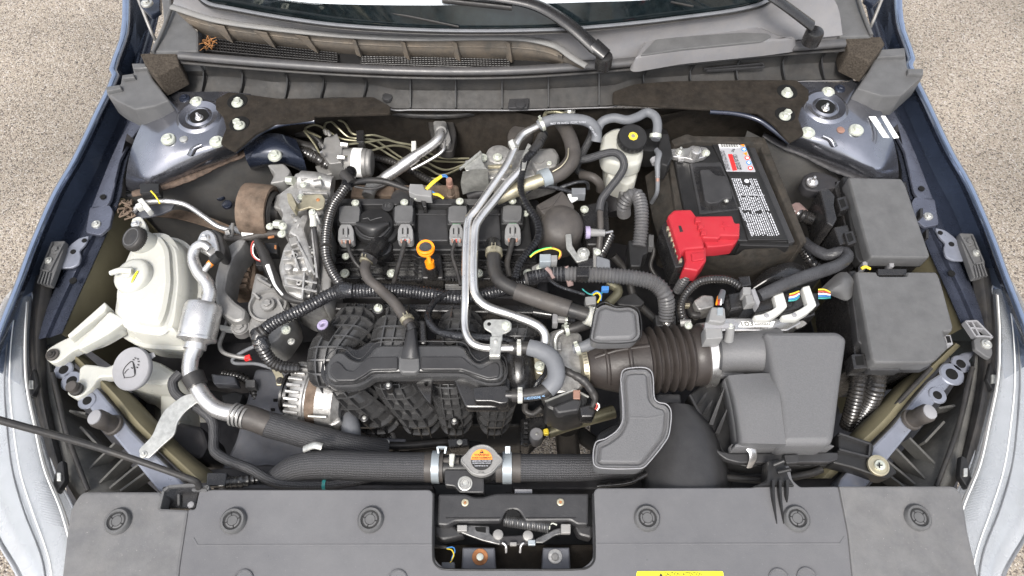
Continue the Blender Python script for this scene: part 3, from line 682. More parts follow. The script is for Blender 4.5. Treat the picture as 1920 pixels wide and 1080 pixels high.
# windshield
ws = thing('windshield', 'dark dusty windshield glass behind the cowl and wipers', 'windshield', (900, 20, .2))
gb = pts_w(GB, .2); r1 = [p+Vector((0, -.004, .001)) for p in gb]; r2 = [p+Vector((p.x*-.1, .5, .27)) for p in gb]
r3 = [p+Vector((p.x*-.2, 1.0, .6)) for p in gb]
q1 = pts_w([(350, -60), (387, -30), (470, -12), (560, 3), (640, 8), (800, 10), (960, 8), (1100, 4), (1240, -3), (1423, -40), (1480, -70)], .24)
gb2 = pts_w([(360, -30), (387, 0), (433, 11), (533, 29), (640, 43), (800, 52), (960, 53), (1100, 47), (1280, 28), (1423, 4), (1470, -30)], .2)
part('black_band', loft(G(), [gb2, [a.lerp(b, .5) for a, b in zip(gb2, q1)], q1], 4, 3, .004), M['glass'], ws)
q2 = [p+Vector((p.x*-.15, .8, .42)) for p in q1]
part('glass', loft(G(), [q1, [a.lerp(b, .5) for a, b in zip(q1, q2)], q2], 4, 3, .003), M['sky_reflection_glass'], ws)
part('lower_trim', tube(G(), [(x, y+4, .203) for x, y in GB], 8, flat=.5), M['rubber_grey'], ws)
part('lower_trim', tube(G(), [(x, y+11, .196) for x, y in GB], 5, flat=.5), M['rubber'], ws)
g = G()
for a, b in (((640, 8), (860, 50)), ((1300, 12), (1120, -20)), ((450, -10), (640, 30))):
    pa, pb = P(*a, .235), P(*b, .205); tube(g, [pa, pa.lerp(pb, .5)+Z*.002, pb], 0, rm=.002, seg=6)
part('dash_edge', g, M['rubber'], ws)
# wipers
wp = thing('wiper', 'curved black wiper arm with rounded end cap at the centre of the cowl', 'wiper', (1130, 100, .18))
part('arm', tube(G(), [(820, -16, .27), (950, -2, .26), (1010, 12, .25), (1065, 45, .225), (1118, 92, .195)], [16, 22, 26, 32, 32], flat=.55), M['gloss_black'], wp)
part('end_cap', tube(G(), [(1112, 84, .2), (1136, 104, .19)], [34, 30], flat=.6, seg=16), M['gloss_black'], wp)
part('pivot', disc(G(), 1134, 102, .19, 32, .03, .006), M['gloss_black'], wp)
part('blade_holder', tube(G(), [(830, 0, .25), (960, 14, .245)], [12, 12]), M['rubber'], wp)
wp = thing('wiper', 'shorter black wiper arm at the right end of the windshield', 'wiper', (1525, 50, .17))
part('arm', tube(G(), [(1420, -22, .26), (1465, 6, .24), (1522, 48, .2)], [22, 26, 28], flat=.55), M['gloss_black'], wp)
part('pivot', disc(G(), 1530, 56, .19, 34, .03, .006), M['gloss_black'], wp)
# raised hood (above the frame, seen only in reflections) 
hd = thing('hood', 'navy hood raised high above the engine bay on its rear hinges', 'hood', Vector((0, 1.5, .14)))
a0 = math.radians(72)
rows = [[Vector((x, 1.5-math.cos(a0)*s-.03*math.sin(s*2.5), .16+math.sin(a0)*s+.05*math.sin(s*2.5))) for x in (-.8, -.4, 0, .4, .8)] for s in (0, .35, .7, 1.0)]
part('skin', loft(G(), rows, 3, 3, .02), M['paint'], hd)

# =============== left third: tank, washer neck, air-conditioning pipes, engine mount ===============
ct = thing('coolant_tank', 'translucent white coolant reservoir with black ribbed cap and long white bracket arm', 'coolant tank', (285, 540, -.1))
prof = [(-.10, .004), (-.055, .0), (-.05, .0), (-.049, -.005), (-.04, -.005), (-.039, .002), (-.02, .008), (-.008, .012), (0, .022)]
body = [(256, 432), (292, 425), (322, 430), (352, 456), (358, 520), (350, 600), (338, 634), (250, 630), (196, 600), (208, 520), (230, 462)]
part('body', prism(G(), body, -.0, rad=.022, prof=prof), M['tank_white'], ct)
part('shoulder', prism(G(), [(262, 440), (298, 436), (318, 462), (322, 530), (312, 585), (300, 612), (232, 600), (222, 540), (240, 480)], .012, .016, .01, .02, flare=.012), M['tank_white'], ct)
c = P(250, 518, .012); ax = Vector((-.18, -.05, 1)); k = S(250, 518, .01, 1)
part('dome', lathe(G(), c, ax, [(k*36, -.006), (k*35, .004), (k*33, .008), (k*27, .011), (k*12, .013), (k*11, .018), (k*8, .02)], 32), M['tank_white'], ct)
part('spout', tube(G(), [(248, 508, .034), (226, 507, .036), (208, 512, .03)], [13, 12, 10]), M['tank_white'], ct)
part('stain', tube(G(), [(258, 508, .03), (252, 518, .0285), (246, 530, .0275)], [3, 5, 2], flat=.5), M['label_yellow'], ct)
c = P(262, 452, .02); ax = Vector((-.35, -.18, 1)); k = S(255, 445, .05, 1)
part('neck', lathe(G(), c, ax, [(k*24, -.02), (k*24, .004), (k*22, .006)], 32), M['tank_white'], ct)
cap = part('cap', lathe(G(), c+ax.normalized()*.004, ax, [(k*23, 0), (k*24, .003), (k*24, .012), (k*22, .0155), (k*20, .0165)], 36), M['rubber'], ct)
g = G(); a_ = ax.normalized(); u = a_.orthogonal().normalized(); v_ = a_.cross(u)
for i in range(40):
    t = i*math.tau/40; d = u*math.cos(t)+v_*math.sin(t); box(g, c+a_*.0095+d*(k*24.5), a_, d.cross(a_), .010, .0013, .0018, .0003)
part('grip', g, M['rubber'], cap)
part('cap_ring', lathe(G(), c+a_*.0203, ax, [(k*18, 0), (k*18, .0006), (k*16.5, .0006), (k*16, 0)], 32), M['plastic_grey'], cap)
part('mount_ear', prism(G(), [(246, 410), (262, 404), (272, 416), (276, 436), (258, 440), (246, 428)], .03, .012, .002, .01), M['tank_white'], ct)
bolt(254, 420, .034, 17, ct, M['steel'])
part('arm', prism(G(), [(215, 592), (226, 604), (232, 616), (190, 640), (140, 656), (112, 678), (96, 682), (84, 672), (86, 656), (104, 644), (128, 632), (170, 612)], -.012, .02, .003, .008, bot=True), M['tank_white'], ct)
part('arm_web', prism(G(), [(196, 566), (201, 574), (196, 584), (130, 636), (126, 628)], .004, .03, .002, .002, bot=True), M['tank_white'], ct)
part('arm_web', prism(G(), [(205, 583), (240, 600), (205, 625), (150, 655), (140, 650)], -.002, .02, .003, .004, bot=True), M['tank_white'], ct)
part('washer', disc(G(), 97, 664, -.008, 24, .004), M['rubber_brown'], ct); bolt(95, 664, -.006, 15, ct, M['rubber'])
# washer filler
wf = thing('washer_filler', 'grey round washer fluid cap on a white filler neck under the coolant tank', 'washer filler', (260, 700, -.08))
part('neck', prism(G(), [(222, 670), (290, 672), (338, 702), (318, 722), (250, 722), (214, 715)], -.045, .2, .01, .02), M['tank_white'], wf)
part('neck', prism(G(), [(300, 715), (330, 712), (338, 800), (300, 800)], -.1, .1, .004, .01), M['tank_white'], wf)
part('bracket', prism(G(), [(148, 690), (158, 682), (180, 684), (200, 688), (222, 678), (228, 706), (186, 708), (172, 728), (158, 740), (142, 748), (124, 738), (130, 728), (146, 716)], -.02, .02, .004, .006, bot=True), M['tank_white'], wf)
bolt(142, 729, -.012, 26, wf, M['rubber'], kind=2)
part('pin', lathe(G(), P(141, 729, -.015), Z, [(S(141, 729, 0, 11), 0), (S(141, 729, 0, 11), .012), (S(141, 729, 0, 9.5), .014)], 20), M['rubber_brown'], wf)
c = P(250, 692, .006); ax = Vector((-.25, -.3, 1)); k = S(250, 692, -.02, 1)
lid = part('cap', lathe(G(), c, ax, [(k*38, -.004), (k*40, 0), (k*40, .005), (k*38.5, .007), (k*36, .0065)], 40), M['cap_grey'], wf)
part('tab', tube(G(), [(282, 668, .012), (290, 664, .012)], [14, 10], flat=.4), M['cap_grey'], lid)
g = G(); a_ = ax.normalized(); uX = Vector((1, .25, .0)); uX = (uX-a_*uX.dot(a_)).normalized(); uY = a_.cross(uX); o_ = c+a_*.0078
def L2(x, y): return o_+uX*(x*k)+uY*(y*k)
for ln in ([(-14, -14), (9, -15), (6, 12), (-8, 7), (-15, -2), (-13, -14)], [(-8, 7), (0, 11), (6, 12), (8, 2), (9, -15)], [(-12, -6), (-8, -2), (-3, 0)]):
    tube(g, [L2(*q) for q in ln], 0, rm=.0006, seg=5)
for q in ((8, 15), (12, 17), (17, 14), (18, 9), (17, 3), (14, -1), (3, 1)): tube(g, [L2(*q), L2(q[0]+2.5, q[1]-2)], 0, rm=.0009, seg=5)
part('washer_symbol', g, M['rubber'], lid)
# thin AC pipe at the back left
ap = thing('air_conditioning_pipe', 'thin silver pipe with white clip running from the left apron to the engine mount', 'pipe', (340, 390, .0))
part('pipe', tube(G(), [(250, 400, -.01), (258, 388, .0), (285, 378, .01), (325, 379, .01), (350, 385, .005), (385, 408, 0), (410, 425, -.01), (440, 433, -.02), (480, 440, -.03)], 10), M['alu_pipe'], ap)
part('clip', prism(G(), [(256, 374), (266, 370), (284, 392), (275, 398)], .02, .014, .002, .003), M['white_plastic'], ap)
part('clip', prism(G(), [(252, 383), (262, 378), (268, 386), (256, 391)], .022, .012, .002, .003), M['white_plastic'], ap)
part('connector', boxp(G(), 262, 344, 298, 362, .03, .018), M['plastic_black'], ap)
part('tag', tube(G(), [(283, 358, .03), (292, 368, .028), (300, 382, .022)], 3), M['yellow'], ap)
part('bracket', prism(G(), [(248, 398), (275, 388), (330, 378), (322, 392), (300, 402), (268, 408), (270, 425), (247, 412)], -.012, .004, .001, .003), M['beam_grey'], ap)
g = G()
for i in range(26):
    a = P(232+random.random()*18, 374+random.random()*28, -.02+random.random()*.02)
    tube(g, [a, a+Vector((random.gauss(0, .005), -.006, .004)), a+Vector((random.gauss(0, .008), -.014, .002))], 0, rm=.002, seg=5)
single('torn_insulation', g, M['rust'], 'torn brown insulation clump behind the coolant tank', 'insulation scrap')
# main AC pipe with muffler canister
ac = thing('air_conditioning_line', 'thick silver air conditioning pipe with a round canister and flange beside the coolant tank', 'pipe', (385, 600, .0))
part('flange', prism(G(), [(368, 452), (376, 434), (392, 429), (404, 438), (410, 460), (412, 478), (398, 484), (384, 472), (368, 464)], .042, .014, .003, .008), M['alu_pipe'], ac)
part('flange_back', prism(G(), [(388, 432), (402, 428), (416, 440), (424, 468), (418, 482), (404, 478)], .036, .03, .003, .008), M['rubber'], ac)
bolt(383, 446, .044, 20, ac, M['steel'])
part('pipe', tube(G(), [(392, 466, .046), (380, 458, .052), (366, 466, .05), (362, 486, .045), (372, 510, .04), (388, 530, .035), (393, 550, .03), (387, 572, .026)], [17, 19, 20, 22, 24, 25, 25, 26], seg=18), M['alu_pipe'], ac)
A = P(384, 566, .02); B = P(365, 655, .0); d = (B-A); L_ = d.length; k = S(375, 610, .02, 1)
cn = part('canister', lathe(G(), A, d, [(k*14, -.004), (k*18, 0), (k*31, .004), (k*34.5, .01), (k*34.5, L_*.72), (k*33, L_*.8), (k*26, L_*.84), (k*20, L_*.88), (k*20, L_)], 36), M['alu_pipe'], ac)
part('collar', lathe(G(), A+d*.74, d, [(k*35, 0), (k*36, .003), (k*35, .006)], 36), M['alu_pipe'], cn)
part('pipe', tube(G(), [(366, 650, 0), (358, 672, -.005), (357, 700, -.01), (368, 722, -.015)], 29, seg=18), M['alu_pipe'], ac)
part('grommet', tube(G(), [(361, 704, -.008), (371, 724, -.012)], [41, 38], seg=20), M['rubber'], ac)
part('pipe', tube(G(), [(368, 722, -.015), (384, 748, -.02), (408, 768, -.025), (440, 776, -.03), (452, 778, -.032)], [30, 31, 31, 33, 34], seg=18), M['alu_pipe'], ac)
g = G()
for i in range(4): tube(g, [(438+i*7, 776.5+i*2, -.032), (442+i*7, 777.6+i*2, -.032)], [44-i*1, 44-i*1], seg=22)
part('crimp', g, M['alu_dull'], ac)
part('sleeve', tube(G(), [(455, 780, -.035), (480, 787, -.04), (504, 797, -.045)], 46, seg=20), M['rubber_brown'], ac)
part('braided_hose', tube(G(), [(500, 795, -.046), (540, 806, -.052), (600, 824, -.06), (660, 838, -.07), (720, 848, -.1)], 48, seg=20), M['braid'], ac)
part('stem', tube(G(), [(384, 506, .05), (396, 492, .062), (402, 486, .066)], 11), M['alu_pipe'], ac)
part('stem_band', tube(G(), [(392, 497, .056), (398, 490, .063)], 13), M['orange'], ac)
part('valve_cap', tube(G(), [(400, 489, .065), (412, 478, .075)], 20, seg=16), M['plastic_black'], ac)
# bracket plate to the front rail
bp = thing('pipe_bracket', 'wavy galvanised steel bracket strap bolted to the blue rail below the silver pipe', 'bracket', (320, 800, -.02))
part('strap', prism(G(), [(342, 742), (362, 736), (378, 748), (346, 772), (332, 792), (328, 815), (310, 830), (276, 862), (256, 846), (285, 818), (294, 795), (308, 768)], -.018, .003, .001, .01, bot=True), M['zinc'], bp)
bolt(269, 852, -.017, 14, bp, M['zinc'])
# small AC tube
st = thing('small_metal_tube', 'thin grey metal tube in a white clip right of the silver canister', 'tube', (430, 640, -.06))
part('tube', tube(G(), [(424, 582, -.05), (428, 592, -.05), (420, 622, -.055), (412, 645, -.06), (418, 660, -.06), (440, 668, -.06), (470, 672, -.065)], 8), M['alu_dull'], st)
part('clip', prism(G(), [(412, 608), (436, 612), (434, 620), (411, 617)], -.045, .012, .002, .002), M['white_plastic'], st)
gw = thing('ground_cable', 'grey and black ground cable with red tape and ring terminal below the engine mount bolt', 'cable', (470, 680, -.08))
part('cable', tube(G(), [(480, 648, -.05), (455, 660, -.06), (436, 674, -.07), (440, 681, -.07), (480, 682, -.08), (515, 692, -.085)], 7), M['rubber_grey'], gw)
part('red_tape', prism(G(), [(459, 667), (468, 664), (469, 671), (457, 674)], -.058, .01, .001, .001), M['label_red'], gw)
part('terminal', prism(G(), [(508, 691), (522, 688), (532, 706), (528, 722), (518, 722), (516, 706)], -.082, .004, .001, .002), M['zinc_yellow'], gw)
bolt(524, 713, -.08, 13, gw, M['rubber'])
# ---- engine mount: rubber ring and cast arm ----
em = thing('engine_mount', 'rusty round rubber engine mount ring on a cast aluminium arm', 'engine mount', (500, 390, .0))
A = P(470, 392, -.0); ax = Vector((1, -.1, -.05)); k = S(490, 385, .0, 1)
part('ring', lathe(G(), A-ax*.012, ax, [(k*40, 0), (k*48, .002), (k*49, .01), (k*49, .05), (k*47, .056), (k*42, .057), (k*38, .054), (k*37, .03), (k*12, .02)], 40), M['rust'], em)
part('ring_rubber', lathe(G(), A+ax*.035, ax, [(k*36, 0), (k*38, .012), (k*33, .016), (k*20, .01), (k*14, .022), (k*8, .024)], 32), M['rubber'], em)
part('arm', prism(G(), [(500, 308), (532, 306), (545, 320), (534, 340), (505, 345), (515, 325)], .03, .03, .003, .006), M['alu_dull'], em)
part('cast_arm', prism(G(), [(524, 362), (548, 345), (552, 325), (566, 322), (575, 335), (572, 360), (556, 392), (552, 418), (560, 432), (540, 440), (524, 425), (530, 400), (520, 382)], .03, .06, .003, .006), M['alu_cast'], em)
part('cast_block', prism(G(), [(516, 366), (528, 360), (530, 395), (512, 388)], .02, .05, .003, .003), M['alu_dull'], em)
for x, y in ((543, 338), (520, 420)):
    part('bolt_head', tube(G(), [(x-4, y, .032), (x+8, y+1, .036)], [16, 16], seg=6), M['bolt_white'], em)
# power unit casting (timing cover)
tc = thing('timing_cover', 'rough cast aluminium timing cover on the left end of the engine', 'engine cover', (560, 450, .0))
part('upper_housing', prism(G(), [(560, 326), (585, 324), (612, 330), (622, 345), (620, 372), (600, 384), (570, 380), (556, 362)], .045, .06, .008, .012), M['alu_cast'], tc)
part('motor', tube(G(), [(566, 340, .04), (600, 344, .042), (624, 348, .04)], [40, 42, 34], seg=24), M['alu_cast'], tc)
for p, q in (((564, 336), (610, 330)), ((568, 360), (614, 362))): part('rib', bar(G(), (*p, .062), (*q, .06), .004, .02), M['alu_cast'], tc)
part('body', prism(G(), [(534, 392), (575, 378), (610, 384), (612, 430), (608, 480), (612, 550), (600, 572), (560, 566), (530, 548), (520, 500), (530, 462), (548, 440)], .014, .12, .008, .01), M['alu_cast'], tc)
part('step', prism(G(), [(538, 455), (560, 445), (578, 455), (584, 505), (560, 510), (530, 505)], .03, .02, .006, .012), M['alu_cast'], tc)
part('bracket_rib', prism(G(), [(548, 420), (570, 400), (578, 404), (570, 430), (582, 470), (590, 505), (578, 512), (566, 480), (556, 445), (540, 436)], .04, .03, .004, .005), M['alu_cast'], tc)
part('lower_step', prism(G(), [(528, 512), (575, 508), (592, 520), (596, 556), (560, 560), (534, 545)], .022, .02, .006, .008), M['alu_cast'], tc)
part('flange', prism(G(), [(588, 420), (608, 412), (622, 430), (616, 470), (622, 520), (618, 560), (606, 575), (600, 520), (602, 470)], .024, .1, .004, .006), M['alu_dull'], tc)
for p, q in (((556, 452), (590, 515)), ((548, 470), (560, 505)), ((585, 430), (594, 520))): part('rib', bar(G(), (*p, .046), (*q, .04), .004, .02), M['alu_cast'], tc)
part('cast_mark', lathe(G(), P(552, 479, .044), Z, [(.006, 0), (.006, .001), (.0045, .001), (.0042, 0)], 20), M['alu_cast'], tc)
for x, y, z_, w_ in ((569, 346, .066, 13), (564, 369, .062, 14), (585, 500, .036, 12), (600, 334, .06, 12), (530, 424, .045, 16), (528, 438, .04, 16), (506, 424, .02, 15)): bolt(x, y, z_, w_, tc, M['bolt_white'])
part('boss', tube(G(), [(590, 345, .066), (604, 343, .068)], [16, 14]), M['alu_cast'], tc)
# olive zinc bracket with two ears
zb = thing('lifting_bracket', 'pale zinc bracket with two rounded ears bolted on the timing cover', 'bracket', (580, 380, .05))
part('plate', prism(G(), [(566, 366), (590, 364), (604, 364), (610, 374), (606, 390), (594, 394), (582, 388), (570, 392), (560, 394), (550, 390), (538, 370), (542, 362), (548, 366), (558, 382), (566, 378)], .068, .004, .0012, .004, bot=True), M['zinc_yellow'], zb)
part('ear', prism(G(), [(537, 362), (546, 362), (556, 384), (552, 396), (540, 380)], .084, .016, .001, .003, bot=True), M['zinc_yellow'], zb)
part('hole', disc(G(), 596, 374, .0695, 7, .002), M['rust_orange'], zb)
# white sensor and its tube
sn = thing('cream_sensor', 'cream coloured plastic sensor with a black cable on the timing cover', 'sensor', (588, 410, .05))
part('base', prism(G(), [(578, 398), (594, 396), (597, 408), (580, 410)], .07, .02, .002, .003), M['white_plastic'], sn)
part('body', tube(G(), [(587, 404, .07), (588, 425, .06)], [12, 14], seg=10), M['tank_white'], sn)
bolt(585, 397, .073, 13, sn, M['bolt_white'])
part('cable', tube(G(), [(589, 424, .058), (592, 450, .05), (595, 480, .04), (593, 520, .035), (584, 560, .03)], 9), M['rubber'], sn)
# hydraulic hose and cable cluster left of the cover
hh = thing('sleeved_hose', 'grey sleeved hose with a white printed label running under the engine mount', 'hose', (470, 440, -.03))
part('hose', tube(G(), [(424, 445, -.025), (455, 448, -.02), (490, 440, -.015), (525, 438, -.01)], 16), M['rubber_brown'], hh)
part('hose', tube(G(), [(432, 428, -.02), (460, 435, -.02), (500, 440, -.02)], 14), M['rubber_grey'], hh)
part('label', tube(G(), [(457, 441, -.018), (478, 438, -.016)], 19), M['label_white'], hh)
part('band', tube(G(), [(437, 420, -.015), (434, 445, -.015)], 8), M['alu_dull'], hh)
part('nut', tube(G(), [(424, 438, -.012), (432, 436, -.012)], 16, seg=6), M['alu_dull'], hh)
part('orange_mark', prism(G(), [(502, 443), (514, 441), (514, 445), (502, 447)], .0, .002, .0004, .001), M['rust_orange'], hh)
cb = thing('cable_bundle', 'black taped cable bundle with a white stripe left of the timing cover', 'cable', (510, 500, .0))
part('bundle', tube(G(), [(482, 452, .01), (492, 470, .015), (502, 495, .015), (516, 525, .012), (530, 550, .01), (550, 562, .01), (585, 568, .01)], [15, 20, 21, 19, 16, 14, 12]), M['rubber'], cb)
part('white_stripe', tube(G(), [(502, 498, .022), (508, 515, .022), (516, 535, .02), (530, 553, .018)], [9, 7, 5, 4]), M['label_white'], cb)
part('red_wire', tube(G(), [(484, 450, .016), (474, 454, .014), (471, 465, .01), (473, 478, .005), (480, 486, .0), (490, 490, -.004)], 3), M['red_wire'], cb)
part('white_wire', tube(G(), [(486, 452, .017), (477, 457, .014), (474, 466, .01), (476, 478, .005), (484, 486, 0), (492, 488, -.004)], 2.5), M['label_white'], cb)
part('connector', boxp(G(), 480, 455, 520, 475, -.0, .02), M['plastic_black'], cb)
part('connector', boxp(G(), 479, 481, 497, 498, -.005, .02), M['plastic_black'], cb)
part('red_dot', boxp(G(), 514, 459, 518, 466, .002, .003), M['rust_orange'], cb)
# cast bracket arch and exhaust shield
ar = thing('cast_bracket_arch', 'grey cast aluminium arch bracket right of the silver pipe flange', 'bracket', (420, 520, -.03))
part('arch', prism(G(), [(448, 446), (462, 448), (455, 462), (440, 480), (428, 510), (422, 545), (440, 565), (462, 580), (458, 600), (440, 606), (412, 588), (400, 556), (402, 520), (410, 488), (428, 458)], .0, .06, .006, .008), M['alu_dull'], ar)
sh = thing('ribbed_engine_plate', 'brown ribbed engine plate seen through the cast bracket arch', 'engine part', (450, 500, -.1))
part('plate', prism(G(), [(440, 478), (480, 482), (478, 540), (430, 545), (425, 520)], -.07, .05, .004), M['rust'], sh)
for i in range(5):
    part('fin', boxp(G(), 434-i*2, 488+i*11, 470-i*2, 495+i*11, -.058, .02), M['rust'], sh)
lb = thing('engine_mount_bracket', 'cast aluminium engine mount bracket with a large bolt in its round pocket', 'bracket', (500, 570, -.03))
part('casting', prism(G(), [(478, 508), (500, 518), (520, 545), (540, 570), (548, 600), (520, 640), (490, 650), (470, 640), (462, 612), (470, 590), (466, 572), (470, 545)], -.02, .08, .006, .01), M['alu_dull'], lb)
part('pocket_rim', lathe(G(), P(503, 574, -.02), Z, [(S(503, 574, 0, 37), -.01), (S(503, 574, 0, 36), .006), (S(503, 574, 0, 32), .007), (S(503, 574, 0, 29), -.001)], 36), M['alu_dull'], lb)
bolt(502, 570, -.012, 27, lb, M['alu_dull'])
part('spacer', tube(G(), [(456, 620, -.04), (450, 612, -.02)], [34, 34], seg=24), M['alu_dull'], lb); bolt(450, 613, -.018, 27, lb, M['alu_dull'])
# lower left dark parts
fr = thing('frame_beam', 'grey painted side frame beam below the coolant tank and silver pipe', 'body beam', (450, 740, -.2))
part('beam', prism(G(), [(225, 640), (600, 640), (600, 705), (420, 718), (380, 712), (300, 690)], -.19, .06, .004, .01), M['underbody'], fr)
part('panel', prism(G(), [(478, 690), (640, 700), (640, 860), (420, 915), (395, 915), (440, 830)], -.14, .06, .006, .01), M['beam_grey'], fr)
for x, y in ((516, 750), (511, 768)): part('hole', boxp(G(), x-4, y-3, x+4, y+3, -.1385, .003), M['hole_black'], fr)
part('tower', prism(G(), [(328, 790), (380, 800), (392, 835), (378, 862), (330, 850), (318, 820)], -.1, .1, .006, .01), M['underbody'], fr)
part('box', prism(G(), [(412, 740), (440, 732), (456, 738), (448, 760), (420, 765)], -.13, .08, .004, .003), M['plastic_black'], fr)
part('slat', prism(G(), [(238, 735), (262, 735), (262, 775), (238, 775)], -.13, .03, .003), M['underbody'], fr)
part('slat', prism(G(), [(272, 740), (290, 740), (290, 790), (272, 780)], -.15, .03, .003), M['underbody'], fr)
# braided heater hose, lower left to filler
bh = thing('braided_hose', 'thin braided hose snaking from the washer neck down to the radiator filler', 'hose', (420, 820, -.03))
part('hose', tube(G(), [(338, 700, -.02), (324, 716, -.02), (330, 738, -.025), (350, 752, -.03), (376, 768, -.035), (398, 790, -.035), (401, 820, -.035), (402, 845, -.035), (425, 862, -.035), (470, 880, -.03), (505, 900, -.03), (535, 908, -.03), (605, 909, -.03), (660, 902, -.028), (720, 888, -.025), (790, 868, -.02), (806, 865, -.018)], 19, seg=16), M['braid'], bh)
part('band', tube(G(), [(606, 909, -.03), (612, 909, -.03)], 22, seg=18), M['teal_wire'], bh)
# alternator
al = thing('alternator', 'alternator with finned aluminium housing below the left end of the intake manifold', 'alternator', (590, 750, -.08))
A = P(538, 738, -.09); ax = P(640, 750, -.09)-A; k = S(590, 740, -.08, 1)
part('pulley', lathe(G(), A-ax.normalized()*.002, ax, [(k*30, 0), (k*38, .001), (k*38, .005), (k*34, .006), (k*34, .008), (k*38, .009), (k*38, .013), (k*34, .014), (k*46, .02)], 36), M['gloss_black'], al)
part('housing', lathe(G(), A+ax.normalized()*.018, ax, [(k*30, 0), (k*50, .003), (k*58, .012), (k*60, .03), (k*57, .032), (k*57, .034)], 36), M['alu_cast'], al)
part('stator', lathe(G(), A+ax.normalized()*.046, ax, [(k*56, 0), (k*56, .03)], 36), M['rust'], al)
part('rear_housing', lathe(G(), A+ax.normalized()*.07, ax, [(k*58, 0), (k*58, .03), (k*45, .04)], 36), M['alu_cast'], al)
an = ax.normalized(); u = an.orthogonal().normalized(); v_ = an.cross(u)
for i in range(30):
    t = i*math.tau/30; d = u*math.cos(t)+v_*math.sin(t)
    if d.z < -.3: continue
    part('fin', box(G(), A+an*.03+d*(k*63), an, d.cross(an), .026, .005, .012), M['alu_cast'], al)
part('bolt_rod', tube(G(), [(578, 780, -.05), (612, 782, -.05)], 5), M['zinc'], al)
part('foot', prism(G(), [(604, 765), (632, 770), (640, 790), (622, 800), (606, 790)], -.07, .03, .004, .005), M['alu_cast'], al)
el = thing('thermostat_elbow', 'grey brown rubber elbow hose under the left runners of the intake manifold', 'hose', (655, 810, -.1))
part('elbow', tube(G(), [(655, 785, -.1), (658, 805, -.09), (662, 835, -.1), (668, 862, -.13)], [34, 36, 30, 28], seg=18), M['rubber_grey'], el)
part('clamp', tube(G(), [(656, 822, -.085), (672, 818, -.085)], 6), M['zinc_yellow'], el)

# extra casting detail on the timing cover and mount
for i, (x, y, w_) in enumerate(((556, 410, 14), (600, 398, 15), (604, 452, 12), (540, 500, 16), (575, 540, 14), (604, 548, 12), (612, 430, 10), (585, 470, 13), (560, 530, 12))):
    part('cast_boss', disc(G(), x, y, .036 if x < 596 else .03, w_, .02, .003, dish=.002), M['alu_cast'], tc)
for p, q_ in (((545, 400), (575, 392)), ((532, 470), (582, 462)), ((530, 486), (586, 480)), ((536, 520), (594, 530)), ((534, 534), (594, 546)), ((600, 420), (606, 470)), ((570, 510), (566, 560)), ((560, 420), (552, 440)), ((594, 400), (600, 412)), ((556, 372), (572, 392)), ((612, 380), (596, 392))):
    part('cast_rib', bar(G(), (*p, .042), (*q_, .038), .0035, .022), M['alu_cast'], tc)
part('cast_pad', prism(G(), [(575, 520), (592, 524), (594, 544), (578, 548)], .034, .02, .003, .003), M['alu_dull'], tc)
part('cast_pad', prism(G(), [(540, 446), (556, 440), (560, 456), (544, 462)], .04, .02, .003, .003), M['alu_dull'], tc)
for p, q_ in (((482, 520), (508, 536)), ((474, 548), (486, 560)), ((520, 560), (534, 590)), ((478, 610), (500, 640))):
    part('cast_rib', bar(G(), (*p, -.008), (*q_, -.012), .004, .03), M['alu_dull'], lb)
text('CP', (488, 530), (502, 528), -.0195, M['alu_cast'], lb, lift=.001)
bolt(536, 618, -.01, 18, lb, M['bolt_white']); bolt(546, 640, -.02, 14, lb, M['zinc'])

# filler clutter in the dark gaps at the left
lf = thing('lower_left_loom', 'black loom and plastic clips in the gap between the frame beam and the alternator', 'loom', (520, 720, -.15))
part('loom', tube(G(), [(418, 700, -.15), (450, 706, -.14), (470, 720, -.14), (480, 760, -.15), (470, 800, -.16)], 15, rib=.007, amp=.09), M['conduit'], lf)
part('pipe', tube(G(), [(540, 705, -.1), (545, 735, -.13), (530, 800, -.15), (540, 850, -.16)], 12), M['rubber'], lf)
part('clip', boxp(G(), 460, 712, 478, 726, -.12, .02), M['plastic_grey'], lf)
part('bracket', prism(G(), [(395, 700), (440, 705), (446, 722), (400, 720)], -.13, .02, .003, .004), M['beam_grey'], lf)
rl = thing('rear_left_loom', 'dark hoses and a small bracket behind the engine mount', 'hoses', (560, 320, -.1))
part('hose', tube(G(), [(540, 262, -.02), (565, 272, -.02), (590, 280, -.03), (610, 330, -.06)], 18), M['rubber'], rl)
part('hose', tube(G(), [(556, 250, -.03), (590, 256, -.03), (640, 320, -.08), (700, 350, -.12)], 14), M['rubber'], rl)
part('bracket', prism(G(), [(590, 310), (620, 305), (632, 325), (600, 330)], -.03, .02, .003, .003), M['alu_dull'], rl)
part('bracket', prism(G(), [(690, 340), (740, 350), (738, 368), (690, 366)], -.05, .03, .003, .003), M['rust'], rl)
# =============== engine centre ===============
eb = thing('engine_block', 'dark engine block and cylinder head below the black valve cover', 'engine', (800, 500, -.2))
part('head', prism(G(), [(612, 372), (1010, 372), (1030, 560), (606, 560)], -.075, .3, .006, .01), M['underbody'], eb)
part('block', prism(G(), [(600, 560), (1030, 560), (1010, 660), (600, 660)], -.16, .3, .006, .01), M['underbody'], eb)
part('sump', prism(G(), [(640, 700), (990, 700), (985, 800), (660, 800)], -.3, .2, .006, .02), M['plastic_black'], eb)
vc = thing('valve_cover', 'black plastic valve cover with ribbed front ledge in the middle of the engine bay', 'engine cover', (810, 450, -.03))
prof = [(-.06, .0), (-.004, .0), (-.0012, .001), (0, .004)]
part('cover', prism(G(), [(640, 378), (988, 378), (1000, 470), (634, 470)], .0, rad=.008, prof=prof), M['plastic_black'], vc)
part('rear_edge', prism(G(), [(640, 372), (988, 372), (989, 384), (640, 384)], .008, .02, .002, .003), M['plastic_dark'], vc)
